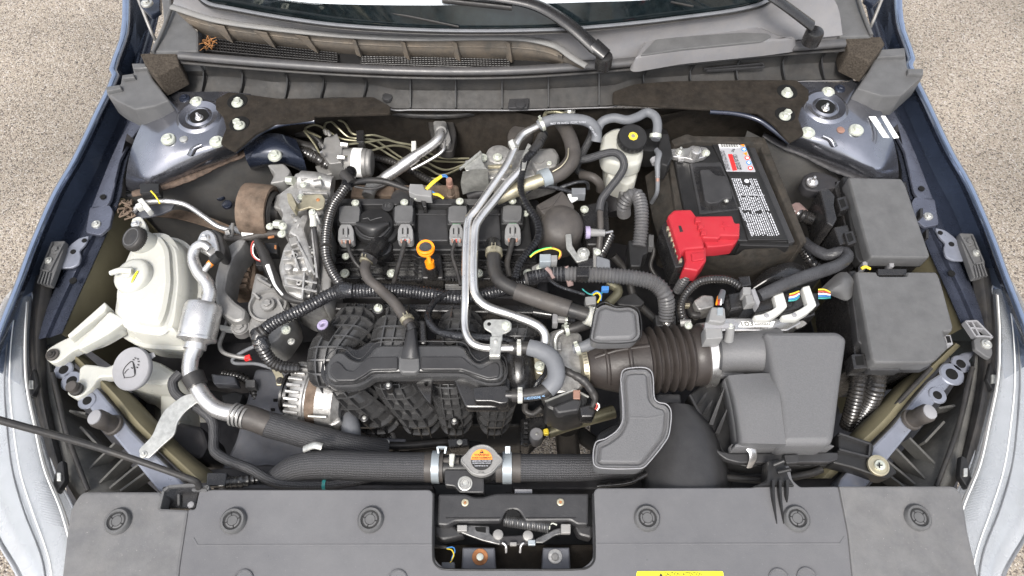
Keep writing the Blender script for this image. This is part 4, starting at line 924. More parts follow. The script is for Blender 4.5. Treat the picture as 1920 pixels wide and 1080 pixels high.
part('deck', prism(G(), [(782, 392), (838, 392), (842, 452), (784, 452)], .008, .01, .003, .006), M['plastic_dark'], vc)
part('deck', prism(G(), [(882, 392), (936, 392), (940, 452), (884, 452)], .008, .01, .003, .006), M['plastic_dark'], vc)
part('ledge', prism(G(), [(628, 460), (1004, 460), (1010, 524), (624, 524)], -.03, .05, .003, .006), M['gloss_black'], vc)
for y, z_ in ((477, -.018), (492, -.022), (506, -.026), (521, -.03)):
    pts = [(628, y), (672, y), (680, y-5), (716, y-5), (726, y), (775, y), (783, y+5), (795, y+5)]; part('ridge', bars(G(), pts, .0025, .01, z_+.006), M['gloss_black'], vc)
    pts = [(828, y), (880, y), (888, y-4), (935, y-4), (944, y), (1006, y)]; part('ridge', bars(G(), pts, .0025, .01, z_+.006), M['gloss_black'], vc)
part('bead', bars(G(), [(775, 401), (838, 401)], .003, .003, .0105), M['plastic_dark'], vc)
part('bead', bars(G(), [(880, 401), (938, 401)], .003, .003, .0105), M['plastic_dark'], vc)
for x in (646, 734, 897, 990): bolt(x, 512, -.014, 18, vc, M['bolt_white'])
for x, y in ((648, 480), (985, 400)): bolt(x, y, .004, 14, vc, M['bolt_white'])
part('filler_neck', disc(G(), 712, 428, .012, 74, .02, .004), M['plastic_black'], vc)
part('dipstick_boss', prism(G(), [(790, 468), (826, 468), (832, 522), (790, 522)], -.01, .04, .003, .005), M['gloss_black'], vc)
part('breather_boss', disc(G(), 714, 462, .008, 44, .04, .006), M['gloss_black'], vc)
part('roundel', disc(G(), 727, 386, .012, 22, .004, .001, dish=.001), M['plastic_dark'], vc)
text('16', (722, 389), (732, 389), .0125, M['plastic_grey'], vc)
part('bump', disc(G(), 750, 372, .0, 40, .03, .01), M['plastic_dark'], vc)
# oil cap
oc = thing('oil_cap', 'round black oil filler cap with a lens shaped grip between the first two ignition coils', 'oil cap', (700, 420, .02))
part('disc', disc(G(), 700, 420, .026, 74, .016, .004, seg=40), M['plastic_black'], oc)
part('grip', loft(G(), [[(666, 418, .027), (700, 421, .027), (730, 419, .027)], [(668, 416, .038), (700, 416, .041), (728, 415, .038)], [(668, 422, .037), (700, 430, .04), (729, 420, .037)], [(666, 428, .027), (698, 446, .027), (730, 426, .027)]], 5, 4, .004), M['plastic_black'], oc)
part('grip_edge', tube(G(), [(667, 427, .03), (680, 440, .03), (698, 446, .03), (716, 442, .03), (731, 426, .03)], 3), M['plastic_dark'], oc)
part('oil_symbol', bars(G(), [(680, 410), (690, 408), (694, 413), (706, 409), (716, 407)], .0014, .001, .0275), M['plastic_grey'], oc)
# ignition coils
coils = [((635, 385, 675, 418), (666, 378), (633, 420, 664, 454), 'grey capped ignition coil nearest the corrugated black conduit'),
         ((739, 384, 775, 417), (758, 377), (745, 419, 775, 453), 'grey capped ignition coil just right of the oil cap'),
         ((840, 385, 876, 416), (862, 375), (842, 419, 869, 452), 'grey capped ignition coil left of the two shiny pipes'),
         ((942, 384, 979, 415), (961, 374), (946, 418, 977, 451), 'grey capped ignition coil right of the two shiny pipes')]
for i, ((x0, y0, x1, y1), (bx, by), (cx0, cy0, cx1, cy1), lab) in enumerate(coils):
    ic = thing('ignition_coil', lab, 'ignition coil', ((x0+x1)/2, (y0+y1)/2, .0), 'ignition coils on the valve cover')
    part('body', prism(G(), [(x0-3, y0+6), (x0+8, y0-6), (x1-2, y0-6), (x1+3, y0+6), (x1+3, y1+6), (x0-3, y1+6)], .022, .03, .003, .004), M['plastic_black'], ic)
    part('cap', prism(G(), [(x0+1, y0+3), (x0+9, y0), (x1-2, y0+1), (x1, y0+8), (x1-2, y1-4), (x1-7, y1), (x0+4, y1), (x0, y1-5)], .032, .01, .0015, .002), M['plastic_grey'], ic)
    part('ear', prism(G(), [(bx-9, by-4), (bx+9, by-4), (bx+11, by+12), (bx-11, by+12)], .022, .02, .002, .005), M['plastic_dark'], ic)
    bolt(bx, by+2, .026, 15, ic, M['bolt_white'])
    m_ = (cx0+cx1)/2
    part('green_seal', boxp(G(), m_-7, cy0-3, m_+7, cy0+1, .026, .01), M['green_seal'], ic)
    cn = part('connector', prism(G(), [(cx0+6, cy0), (cx1-6, cy0), (cx1-1, cy0+10), (cx1, cy1-4), (cx1-5, cy1), (cx0+5, cy1), (cx0, cy1-4), (cx0+1, cy0+10)], .03, .018, .002, .003), M['connector_grey'], ic)
    for dx in (-6.5, 3.5): part('slot', boxp(G(), m_+dx, cy0+8, m_+dx+3, cy0+20, .0305, .002), M['print_black'], cn)
    part('latch', boxp(G(), m_-3, cy0+5, m_+3, cy0+24, .033, .004), M['connector_grey'], cn)
    part('seal_face', tube(G(), [(m_-8, cy1-4, .028), (m_+8, cy1-4, .028)], 8), M['connector_grey'], cn)
    for k, mm in enumerate(('copper', 'copper' if i in (0, 3) else 'red_wire', 'copper')):
        part('wire_end', tube(G(), [(m_-8+k*8, cy1-4, .031), (m_-7+k*7, cy1+3, .028)], 3.6), M[mm], cn)
# coil wires
W_ = [([(652, 452, .028), (655, 470, .025), (665, 490, .02), (680, 508, .01), (690, 525, .0)], 'thin black wire hanging from the coil nearest the conduit', 8),
      ([(760, 450, .028), (754, 475, .025), (745, 505, .02), (738, 530, .02), (734, 540, .02)], 'grey black wire running down from the coil right of the oil cap', 9),
      ([(855, 450, .028), (848, 475, .024), (856, 505, .018), (864, 535, .015)], 'twisted thin wire running down from the coil left of the shiny pipes', 7),
      ([(962, 448, .03), (955, 475, .025), (951, 495, .022), (956, 520, .02)], 'black wire running down from the coil right of the shiny pipes', 11)]
for pts, lab, w_ in W_: single('coil_wire', tube(G(), pts, w_, wob=.08), M['rubber'], lab, 'wire', 'wires of the ignition coils')
# dipstick
dp = thing('dipstick', 'bright orange oil dipstick with a ring handle', 'dipstick', (806, 495, .0))
c = P(798, 466, .042); k = S(798, 466, .04, 1); g = G()
ring = [c+Vector((math.cos(t)*k*14, math.sin(t)*k*12, -math.sin(t)*k*3)) for t in [i*math.tau/20 for i in range(21)]]
part('ring', tube(g, ring, 0, rm=k*3.4, seg=10, caps=False), M['orange'], dp)
part('ring_web', lathe(G(), c, Vector((0, -.25, 1)), [(k*16.5, -.0035), (k*17, -.003), (k*17, .002), (k*12.5, .002), (k*12, -.0035)], 32), M['orange'], dp)
part('ring_opening', lathe(G(), c+Vector((0, 0, .0001)), Vector((0, -.25, 1)), [(k*11.8, .001), (k*11.8, .0026)], 32), M['gloss_black'], dp)
part('stem', tube(G(), [(801, 477, .038), (805, 487, .03), (806, 496, .022)], [9, 8, 11]), M['orange'], dp)
part('collar', tube(G(), [(805, 490, .026), (807, 500, .014)], [18, 17], seg=16), M['orange'], dp)
part('guide_tube', tube(G(), [(807, 500, .014), (812, 518, -.01)], 22, seg=16), M['gloss_black'], dp)
# intake manifold
def ribgrid(g, f, us, vs_, h, wu, wv):
    def lines(L, lo, hi, w_):
        out = [(lo, 0)]
        for x in L:
            a = [(x-w_, 0), (x-w_*.6, 1), (x+w_*.6, 1), (x+w_, 0)]; out += [q for q in a if lo < q[0] < hi]
        n = []
        out.append((hi, 0)); out.sort()
        for a, b in zip(out, out[1:]):
            n.append(a)
            if b[0]-a[0] > .1 and not (a[1] and b[1]): n += [(a[0]+(b[0]-a[0])*t, 0) for t in (.25, .5, .75)]
        n.append(out[-1]); return n
    U = lines(us, -1, 1, wu); V = lines(vs_, 0, 1, wv); vv = []
    for v, fv in V:
        for u, fu in U:
            p, n = f(u, v); vv.append(p+n*(h if (fu or fv) else 0))
    nu = len(U); fs = [(i*nu+j, i*nu+j+1, (i+1)*nu+j+1, (i+1)*nu+j) for i in range(len(V)-1) for j in range(nu-1)]
    g.add(vv, [q[::-1] for q in fs]); return g
def runner(path, bulge, n_t, us=(-.86, -.42, .02, .46, .88), h=.009):
    C = crom([P(x, y, z) for x, y, z, w_ in path], 10); n = len(C)-1
    ws = [S(x, y, z, w_)*(.9 if y > 720 else 1) for x, y, z, w_ in path]
    def f(u, v):
        s = v*n; i = min(int(s), n-1); t = s-i; c = C[i].lerp(C[i+1], t); T = (C[min(i+2, n)]-C[max(i-1, 0)]).normalized()
        q = v*(len(ws)-1); j = min(int(q), len(ws)-2); w_ = ws[j]+(ws[j+1]-ws[j])*(q-j)
        X = Vector((1, 0, 0)); N = X.cross(T).normalized()
        if N.z < 0 and T.y < 0: N = -N
        if N.dot(CAM-c) < 0: N = -N
        b = bulge*(abs(u)**4); nn = (N + X*(u**3)*1.2).normalized()
        return c+X*(u*w_/2)-N*b, nn
    return ribgrid(G(), f, us, [(i+.5)/n_t for i in range(n_t)], h, .042, .115/n_t)
im = thing('intake_manifold', 'large black ribbed plastic intake manifold with four curved runners', 'intake manifold', (790, 700, -.1))
R_ = [[(668, 575, -.015, 70), (655, 600, 0, 84), (630, 628, .004, 92), (612, 660, .0, 74), (611, 700, -.015, 74), (626, 733, -.04, 96), (656, 765, -.075, 108), (690, 792, -.12, 106), (712, 812, -.18, 92)],
      [(748, 575, -.015, 76), (744, 600, 0, 86), (738, 630, .0, 90), (730, 670, -.01, 80), (728, 705, -.02, 74), (738, 735, -.045, 84), (760, 765, -.08, 92), (782, 792, -.12, 88), (792, 814, -.18, 78)],
      [(865, 580, -.02, 74), (862, 605, -.01, 80), (855, 635, -.01, 80), (845, 670, -.02, 72), (840, 705, -.03, 66), (842, 735, -.05, 70), (847, 765, -.08, 74), (852, 792, -.12, 70), (855, 814, -.18, 60)],
      [(975, 590, -.03, 70), (970, 615, -.02, 78), (960, 645, -.03, 78), (948, 680, -.05, 76), (940, 710, -.06, 74), (936, 740, -.07, 78), (932, 768, -.09, 74), (928, 792, -.13, 68), (926, 814, -.19, 58)]]
for i, r in enumerate(R_):
    part('runner', runner(r, .035, 13), M['manifold'], im)
cov = [(607, 705), (608, 682), (618, 662), (632, 654), (648, 655), (662, 668), (676, 672), (690, 660), (702, 645), (716, 641), (862, 641), (876, 648), (884, 664), (898, 676), (914, 668), (926, 662), (944, 668), (950, 685), (949, 708), (936, 718), (914, 719), (892, 712), (872, 703), (852, 701), (700, 703), (688, 712), (668, 721), (626, 722), (612, 715)]
part('lower_flange', prism(G(), [(600, 700), (604, 672), (620, 650), (650, 645), (668, 655), (690, 640), (870, 634), (890, 650), (930, 655), (955, 670), (958, 700), (956, 764), (873, 764), (860, 735), (852, 712), (700, 712), (670, 728), (612, 726)], -.004, .02, .003, .006), M['gloss_black'], im)
part('plenum_cover', prism(G(), cov, .026, rad=.006, prof=[(-.03, 0), (-.014, 0), (-.012, .001), (-.0115, .004), (-.004, .006), (-.0015, .0065), (0, .009)]), M['manifold'], im)
part('raised_panel', prism(G(), [(619, 700), (620, 684), (630, 676), (640, 682), (650, 694), (664, 695), (680, 678), (692, 669), (746, 668), (746, 693), (696, 694), (682, 704), (664, 714), (630, 714)], .030, .008, .002, .004), M['plastic_dark'], im)
part('raised_panel', prism(G(), [(789, 668), (866, 668), (880, 680), (900, 692), (918, 682), (930, 678), (937, 686), (936, 706), (916, 710), (892, 702), (866, 693), (789, 693)], .030, .008, .002, .004), M['plastic_dark'], im)
part('saddle', prism(G(), [(748, 668), (786, 668), (787, 692), (780, 699), (753, 699), (747, 692)], .033, .012, .003, .004), M['plastic_grey'], im)
part('bridge', loft(G(), [[(764, 615, .03), (757, 645, .034), (752, 672, .034)], [(768, 613, .04), (765, 645, .044), (764, 672, .036)], [(776, 613, .04), (778, 645, .044), (776, 672, .036)], [(780, 615, .03), (783, 645, .034), (785, 672, .034)]], 2, 3, .01), M['plastic_dark'], im)
part('bridge_back', prism(G(), [(785, 600), (798, 600), (800, 645), (786, 645)], .02, .03, .003, .006), M['gloss_black'], im)
g = G(); tube(g, [(x, y, .0225) for x, y in cov], 2.2)
part('cover_rim', g, M['plastic_dark'], im)
part('end_dome', tube(G(), [(962, 655, -.02), (970, 680, -.015), (974, 708, -.02), (974, 722, -.03)], [50, 60, 62, 56], seg=24), M['gloss_black'], im)
for x in (961, 980): part('dome_rib', tube(G(), [(x, 668, .012), (x+1, 690, .013), (x+1, 703, .01)], 4), M['gloss_black'], im)
part('nipple_box', prism(G(), [(887, 726), (950, 722), (956, 730), (954, 754), (940, 757), (922, 752), (890, 752)], .018, .03, .0015, .005), M['gloss_black'], im)
part('nipple', tube(G(), [(948, 741, .012), (966, 741, .012)], 20), M['gloss_black'], im)
part('rear_rail', prism(G(), [(612, 566), (1005, 572), (1008, 588), (608, 580)], -.02, .03, .003, .004), M['gloss_black'], im)
for x, y, z_ in ((709, 577, .0), (728, 722, .006), (683, 783, -.085), (852, 788, -.09)): 
    part('boss', disc(G(), x, y, z_, 26 if y < 600 else 17, .02, .003), M['gloss_black'], im); bolt(x, y, z_+.003, 17 if y < 600 else 8, im, M['bolt_white'] if y < 600 else M['zinc'], kind=1 if y < 600 else 2)
part('stud', tube(G(), [(620, 628, -.0), (605, 610, .03)], [32, 27], seg=20), M['gloss_black'], im)
part('stud_ring', lathe(G(), P(605, 609, .032), P(605, 610, .03)-P(620, 628, 0), [(S(605, 610, .03, 11), -.001), (S(605, 610, .03, 11), .001), (S(605, 610, .03, 6), .0012), (S(605, 610, .03, 4), -.001)], 24), M['purple'], im)
part('clip_ring', lathe(G(), P(843, 632, .012), Vector((0, -.5, 1)), [(S(843, 632, 0, 15), -.006), (S(843, 632, 0, 15), .002), (S(843, 632, 0, 11), .003), (S(843, 632, 0, 6), .001)], 8), M['plastic_black'], im)
for x in (830, 856): part('clip_leg', bar(G(), (x, 632, .02), (x+1, 655, .02), .003, .01), M['plastic_black'], im)
part('web', prism(G(), [(770, 706), (790, 706), (800, 725), (805, 706), (812, 706), (808, 760), (795, 745)], -.02, .01, .002, .003), M['gloss_black'], im)
for y0 in range(3):
    for i in range(16):
        if y0 == 2 and i > 6: continue
    part('rack', bars(G(), [(750+y0*60, 524), (790+y0*55, 524)], .0025, .004, -.012), M['gloss_black'], im)
g = G()
for i in range(26):
    x = 750+i*6.2; box(g, P(x, 523, -.02), Vector((1, 0, 0)), Vector((0, 1, 0)), .003, .007, .006)
part('toothed_strip', g, M['plastic_dark'], im)
g = G()
for i in range(14):
    for j in range(3): box(g, P(836+i*2.4, 534+j*4, -.01), Vector((1, 0, 0)), Vector((0, 1, 0)), .002, .003, .003, .0003)
part('heat_strip', g, M['alu_dull'], im)
# upper toothed gasket, chrome pipes
PA = [(1010, 236, .10), (998, 243, .10), (982, 250, .098), (972, 259, .096), (965, 272, .094)]
pa = thing('coolant_pipe', 'thinner shiny steel pipe running from the top hose straight down past the coils', 'pipe', (880, 500, .04))
part('pipe', tube(G(), [(1012, 235, .10), (995, 243, .10), (980, 252, .098), (971, 264, .096), (962, 284, .09), (948, 312, .085), (922, 350, .078), (893, 392, .07), (880, 408, .067), (876, 424, .065), (873, 482, .06), (872, 560, .055), (871, 605, .05), (875, 628, .05), (888, 645, .05), (912, 652, .05), (962, 653, .05)], [14, 14, 14, 14, 14, 14, 14]+[15]*10, seg=16), M['steel'], pa)
part('collar', tube(G(), [(960, 266, .096), (966, 280, .093)], [18, 17], seg=6), M['zinc'], pa)
pb = thing('coolant_pipe', 'thicker shiny steel pipe that bends right above the intake manifold', 'pipe', (900, 500, .04))
part('pipe', tube(G(), [(984, 300, .08), (976, 318, .078), (950, 346, .073), (920, 384, .068), (903, 405, .066), (892, 424, .064), (889, 455, .06), (888, 530, .055), (893, 556, .052), (912, 574, .05), (950, 588, .05), (990, 602, .048), (1012, 614, .045), (1022, 630, .04), (1018, 652, .03), (1008, 665, .02)], 17, seg=18), M['steel'], pb)
br = thing('pipe_clamp_bracket', 'zinc plated clamp bracket with two ears holding the thin shiny pipe at the manifold', 'bracket', (930, 635, .04))
part('ears', prism(G(), [(906, 606), (910, 600), (922, 598), (950, 599), (959, 604), (959, 618), (950, 624), (942, 626), (942, 640), (922, 640), (922, 624), (908, 616)], .068, .003, .001, .004, bot=True), M['zinc'], br)
part('saddle', prism(G(), [(919, 630), (941, 630), (938, 668), (917, 668)], .07, .012, .002, .002), M['zinc'], br)
bolt(949, 610, .07, 17, br, M['bolt_white']); part('hole', disc(G(), 917, 607, .0695, 7, .002), M['hole_black'], br)
part('rivet', disc(G(), 929, 638, .073, 7, .003), M['zinc'], br)
# hoses
def hose(name, lab, pts, w_, m_, cat='hose', grp=None, **kw):
    t = thing(name, lab, cat, P(*pts[len(pts)//2][:3])-Z*.02, grp); part('tube', tube(G(), pts, w_, seg=18, **kw), M[m_], t); return t
h1 = hose('breather_hose', 'brown grey rubber breather hose from the valve cover to the manifold bridge', [(688, 490, .045), (684, 504, .045), (692, 524, .043), (715, 545, .04), (738, 566, .04), (754, 588, .04), (768, 608, .04)], 20, 'rubber_brown')
part('elbow', tube(G(), [(712, 458, .012), (702, 467, .032), (692, 480, .045)], [36, 32, 30], seg=20), M['gloss_black'], h1)
part('collar', tube(G(), [(693, 482, .048), (689, 489, .047)], [36, 36], seg=8), M['rubber'], h1)
part('clamp', clamp(G(), (687, 489, .046), (684, 500, .045), 22, 6), M['zinc_yellow'], h1)
part('clamp', clamp(G(), (763, 599, .04), (768, 608, .04), 23, 8), M['zinc_yellow'], h1)
part('nipple', tube(G(), [(768, 606, .04), (773, 618, .036)], [17, 22], seg=10), M['gloss_black'], h1)
h2 = hose('breather_hose', 'thick grey sleeved breather hose sloping from the valve cover to the intake boot', [(926, 474, .05), (926, 500, .05), (936, 525, .05), (962, 541, .05), (1000, 557, .05), (1050, 575, .048), (1100, 590, .045), (1116, 596, .042)], 27, 'rubber')
part('sleeve', tube(G(), [(968, 546, .05), (1010, 561, .05), (1068, 580, .05)], 34, seg=20), M['rubber_brown'], h2)
part('clamp', clamp(G(), (926, 474, .05), (926, 490, .05), 30, 12), M['zinc_yellow'], h2)
part('nipple', tube(G(), [(924, 458, .03), (926, 470, .048)], [30, 28], seg=18), M['gloss_black'], h2)
part('clamp', clamp(G(), (1107, 593, .045), (1117, 597, .042), 30, 16, .003), M['tank_white'], h2)
h3 = hose('moulded_hose', 'curved black hose with blue ENGINE lettering looping at the right end of the manifold', [(955, 653, .045), (985, 652, .045), (1015, 657, .045), (1036, 672, .045), (1044, 694, .043), (1040, 716, .04), (1020, 734, .036), (995, 740, .032), (960, 741, .03)], 25, 'rubber')
part('sleeve', tube(G(), [(991, 651, .046), (1015, 658, .047), (1035, 672, .047), (1043, 694, .045), (1040, 716, .042), (1026, 731, .038)], [31, 33, 34, 34, 34, 33], seg=20), M['rubber_grey'], h3)
part('clamp', clamp(G(), (973, 652, .045), (985, 652, .045), 27, 8), M['tank_white'], h3)
part('clamp', clamp(G(), (975, 741, .031), (985, 741, .031), 28, 9), M['tank_white'], h3)
text('11403 ENGINE', (984, 750), (1014, 747), .0475, M['print_blue'], h3, .006)
text('<', (1017, 746), (1022, 745), .05, M['print_blue'], h3, .007)
tb = hose('wire_loop', 'black taped wire loop curving over the manifold beside the shiny pipe', [(866, 548, .035), (840, 550, .035), (815, 566, .035), (803, 588, .035), (806, 606, .035), (820, 620, .03), (850, 628, .025), (900, 632, .02), (950, 636, .015), (975, 648, .01)], [9, 10, 12, 14, 15, 16, 14, 14, 13, 9], 'tape', 'cable')
# corrugated conduits
h4 = hose('wire_conduit', 'corrugated black conduit curving down beside the timing cover to the main harness', [(655, 340, .055), (640, 362, .055), (625, 384, .053), (615, 415, .05), (611, 450, .048), (612, 480, .045), (622, 508, .04), (636, 530, .038), (646, 545, .035)], 19, 'conduit', rib=.0052, amp=.07, cat='conduit')
part('tie', tube(G(), [(611, 461, .048), (611, 464, .048)], 23, seg=18), M['rubber'], h4)
part('tape_wrap', tube(G(), [(658, 318, .055), (654, 335, .056), (650, 352, .056)], [22, 24, 21], wob=.1, seg=16), M['tape'], h4)
h5 = hose('wire_conduit', 'thick taped main harness conduit running across above the intake manifold', [(492, 622, .02), (512, 606, .025), (550, 588, .03), (590, 568, .033), (625, 550, .035), (650, 546, .035), (700, 544, .033), (750, 545, .03), (800, 550, .028), (840, 556, .025), (880, 556, .022), (930, 546, .02), (970, 532, .02), (990, 526, .025)], [24, 24, 24, 24, 25, 26, 26, 26, 26, 25, 24, 24, 25, 26], 'tape', rib=.0055, amp=.045, wob=.03, cat='conduit')
part('junction_wrap', tube(G(), [(632, 548, .036), (645, 544, .038), (660, 545, .036)], [28, 34, 28], wob=.08, seg=16), M['tape'], h5)
h6 = hose('wire_conduit', 'corrugated black conduit turning down left of the intake manifold', [(496, 620, .022), (484, 632, .02), (494, 655, .0), (508, 676, -.02), (530, 688, -.03), (562, 691, -.035)], [26, 26, 24, 24, 22, 20], 'conduit', rib=.0065, amp=.08, cat='conduit')
part('wrap', tube(G(), [(482, 620, .02), (488, 634, .018), (494, 650, .005)], [26, 30, 26], wob=.1, seg=16), M['tape'], h6)
h7 = hose('wire_conduit', 'large ribbed grey conduit bending down right of the throttle hose', [(985, 524, .03), (1020, 516, .035), (1060, 514, .04), (1100, 515, .04), (1150, 517, .04), (1195, 522, .04), (1228, 532, .038), (1246, 552, .03), (1250, 575, .01), (1249, 600, -.01)], [24, 26, 28, 29, 29, 29, 30, 31, 30, 28], 'conduit_grey', rib=.0062, amp=.08, cat='conduit')
part('tape_section', tube(G(), [(990, 523, .03), (1025, 516, .035), (1060, 514, .04)], [27, 29, 30], wob=.05, seg=18), M['tape'], h7)
part('wrapped_tape', tube(G(), [(1060, 500, .05), (1066, 516, .042), (1070, 536, .03)], [13, 14, 12], flat=.5), M['pink_tape'], h7)
part('wrapped_tape', tube(G(), [(1024, 502, .05), (1034, 512, .048), (1038, 522, .045)], [8, 9, 7], flat=.5), M['pink_tape'], h7)
part('clip', boxp(G(), 1081, 501, 1104, 518, .06, .02), M['gloss_black'], h7)
part('foot', prism(G(), [(1228, 590), (1268, 590), (1268, 612), (1230, 612)], -.015, .02, .003, .003), M['plastic_dark'], h7)
bolt(1250, 604, -.012, 17, h7, M['steel'])
h8 = hose('wire_conduit', 'black taped harness running from the firewall past the thermostat housing down to the hose', [(1020, 250, .085), (1012, 266, .09), (1000, 284, .088), (986, 300, .085), (978, 328, .078), (977, 356, .07), (988, 384, .065), (1004, 408, .06), (1011, 432, .055), (1006, 452, .05), (990, 472, .048), (972, 500, .045), (966, 522, .04)], [16, 17, 15, 15, 13, 13, 14, 15, 16, 15, 15, 16, 15], 'tape', rib=.0055, amp=.05, cat='conduit')
part('cuff', tube(G(), [(1017, 255, .088), (1008, 272, .09), (996, 286, .088)], [19, 18, 16], seg=16), M['rubber'], h8)
# top hoses
h9 = hose('heater_hose', 'grey heater hose with white print arching over the top of the engine bay', [(1010, 236, .10), (1024, 228, .105), (1045, 223, .105), (1075, 223, .1), (1100, 227, .095), (1115, 238, .085), (1119, 252, .07), (1117, 266, .06)], 20, 'rubber_grey')
part('clamp', clamp(G(), (1016, 234, .102), (1028, 228, .105), 22, 6), M['bolt_white'], h9)
text('06GT M9 061023 17227C 7170H', (1032, 234), (1098, 231), .118, M['print_white'], h9, .007)
text('06GT 061023', (1104, 238), (1116, 256), .108, M['print_white'], h9, .006)
h10 = hose('heater_hose', 'wide brown grey hose bending down to the thermostat housing', [(1050, 228, .07), (1062, 245, .07), (1072, 270, .07), (1074, 295, .065), (1062, 315, .06), (1044, 328, .055), (1022, 335, .055)], [26, 27, 28, 29, 30, 30, 30], 'rubber_brown')
part('paint_line', tube(G(), [(1066, 278, .088), (1064, 296, .085), (1052, 312, .08), (1036, 322, .075)], 2.5), M['zinc_yellow'], h10)
part('clamp', clamp(G(), (1022, 334, .055), (1005, 341, .055), 33, 18, tab=False), M['clip_grey'], h10)
part('pipe', tube(G(), [(1020, 336, .055), (990, 347, .05), (955, 362, .045), (930, 372, .04)], 26, seg=18), M['zinc_yellow'], h10)
h11 = hose('vacuum_hose', 'grey brake booster hose waving along the top to the right of the white reservoir', [(1118, 248, .06), (1128, 229, .07), (1150, 221, .075), (1175, 225, .075), (1196, 219, .075), (1213, 211, .075), (1228, 218, .075), (1233, 236, .07), (1229, 262, .06)], 17, 'rubber_grey')
part('clamp', clamp(G(), (1229, 255, .062), (1228, 268, .055), 20, 7, tab=False), M['bolt_white'], h11)
h12 = hose('braided_hose', 'braided black hose arching in front of the white brake reservoir', [(1084, 300, .04), (1104, 297, .05), (1130, 289, .06), (1152, 286, .065), (1166, 295, .065), (1170, 312, .06), (1160, 332, .055), (1142, 355, .05), (1128, 375, .045), (1124, 396, .04)], 15, 'braid')
part('plain_end', tube(G(), [(1125, 390, .04), (1126, 430, .03), (1123, 470, .01)], 12), M['rubber_brown'], h12)
h12b = hose('braided_hose', 'braided black hose hanging behind the brown heater hose', [(1112, 236, .04), (1108, 256, .03), (1096, 280, .02), (1086, 300, .0), (1082, 318, -.02), (1100, 328, -.03)], 14, 'braid')
h12c = hose('elbow_hose', 'short rubber elbow hose in the dark gap below the brown heater hose', [(1090, 328, .0), (1110, 332, .01), (1124, 344, .0), (1126, 356, -.02)], 17, 'rubber_brown')
h13 = hose('wire_conduit', 'large corrugated grey conduit standing left of the battery tray', [(1170, 402, -.02), (1170, 385, .01), (1180, 368, .03), (1194, 366, .035), (1201, 382, .035), (1203, 405, .03), (1202, 435, .02), (1198, 462, .01)], 25, 'conduit_grey', rib=.006, amp=.09, cat='conduit')
part('holder', prism(G(), [(1178, 450), (1214, 450), (1216, 474), (1206, 478), (1202, 500), (1182, 500), (1180, 476)], .01, .04, .003, .004), M['plastic_black'], h13)
# firewall fittings and lines
af = thing('firewall_fitting', 'silver pipe flange on the firewall with a thick aluminium pipe sloping down left', 'pipe', (800, 270, -.02))
part('plate', prism(G(), [(812, 226), (836, 226), (840, 240), (846, 262), (840, 274), (822, 268), (814, 245)], .0, .02, .002, .006), M['alu_dull'], af)
part('gasket', prism(G(), [(800, 218), (848, 216), (856, 250), (850, 285), (826, 285), (808, 255)], -.012, .02, .003, .01), M['rubber'], af)
part('ring', tube(G(), [(826, 240, .004), (827, 246, .012)], [26, 20], seg=24), M['alu_dull'], af)
part('pipe', tube(G(), [(827, 242, .01), (823, 258, .01), (810, 272, .005), (775, 295, -.005), (748, 316, -.02), (722, 334, -.035), (705, 352, -.06)], [17, 18, 19, 20, 22, 22, 20], seg=18), M['alu_pipe'], af)
part('sleeve', tube(G(), [(781, 292, -.003), (752, 313, -.018)], [22, 24], seg=18), M['alu_pipe'], af)
part('thin_pipe', tube(G(), [(834, 262, .0), (832, 280, .0), (822, 290, -.005), (795, 306, -.015), (772, 318, -.02)], 6), M['alu_pipe'], af)
bl = thing('brake_lines', 'set of olive metal brake lines running along the firewall', 'brake lines', (800, 290, -.1))
for pts in ([(608, 250, .0), (610, 232, .0), (620, 228, .0), (634, 240, .0), (652, 256, -.01), (672, 260, -.01), (700, 262, -.02), (712, 268, -.03), (760, 300, -.06), (800, 315, -.08), (828, 328, -.09), (870, 312, -.08)],
            [(602, 258, .0), (572, 242, .0), (590, 234, .0), (606, 240, .0), (640, 260, -.01), (690, 268, -.02), (740, 296, -.05), (780, 318, -.08), (815, 335, -.1), (860, 318, -.09)],
            [(648, 271, .01), (690, 266, .0), (722, 262, -.01), (745, 267, -.02), (775, 273, -.03), (800, 285, -.05), (830, 296, -.06), (880, 297, -.06)],
            [(640, 295, .01), (672, 290, .0), (705, 280, -.01), (740, 273, -.02), (775, 280, -.04), (810, 300, -.06), (840, 303, -.07), (885, 304, -.07)],
            [(570, 245, .0), (588, 268, -.01), (602, 292, -.02)], [(628, 222, .0), (646, 230, .0), (660, 250, .0), (680, 254, -.005), (705, 254, -.01), (760, 275, -.05), (830, 318, -.08), (885, 302, -.08)]):
    part('line', tube(G(), pts, 4.2 if len(pts) > 3 else 4.5, seg=8), M['line_olive'], bl)
part('clip', boxp(G(), 668, 244, 682, 266, .01, .02), M['gloss_black'], bl)
part('clip', boxp(G(), 771, 264, 780, 286, -.01, .02), M['white_plastic'], bl)
ab = thing('abs_block', 'silver machined brake hydraulic block with a round grey motor and white paper label', 'abs unit', (640, 290, -.02))
part('block', prism(G(), [(608, 258), (632, 250), (642, 275), (640, 305), (618, 308), (602, 285)], .012, .05, .002, .002), M['alu_dull'], ab)
for x, y in ((612, 250), (603, 275), (606, 291), (618, 252)): part('fitting', tube(G(), [(x, y, .02), (x-4, y-6, .03)], [9, 6]), M['steel'], ab)
for x, y in ((640, 271), (634, 295)): part('fitting', tube(G(), [(x, y, .018), (x+12, y+1, .018)], [11, 9], seg=6), M['alu_pipe'], ab)
A = P(636, 304, -.02); ax = P(700, 306, -.022)-A; k = S(660, 305, -.02, 1)
part('motor', lathe(G(), A, ax, [(k*25, 0), (k*27, .004), (k*27, .058), (k*25.5, .06), (k*25.5, .066), (k*23, .069), (k*12, .0695)], 36), M['alu_dull'], ab)
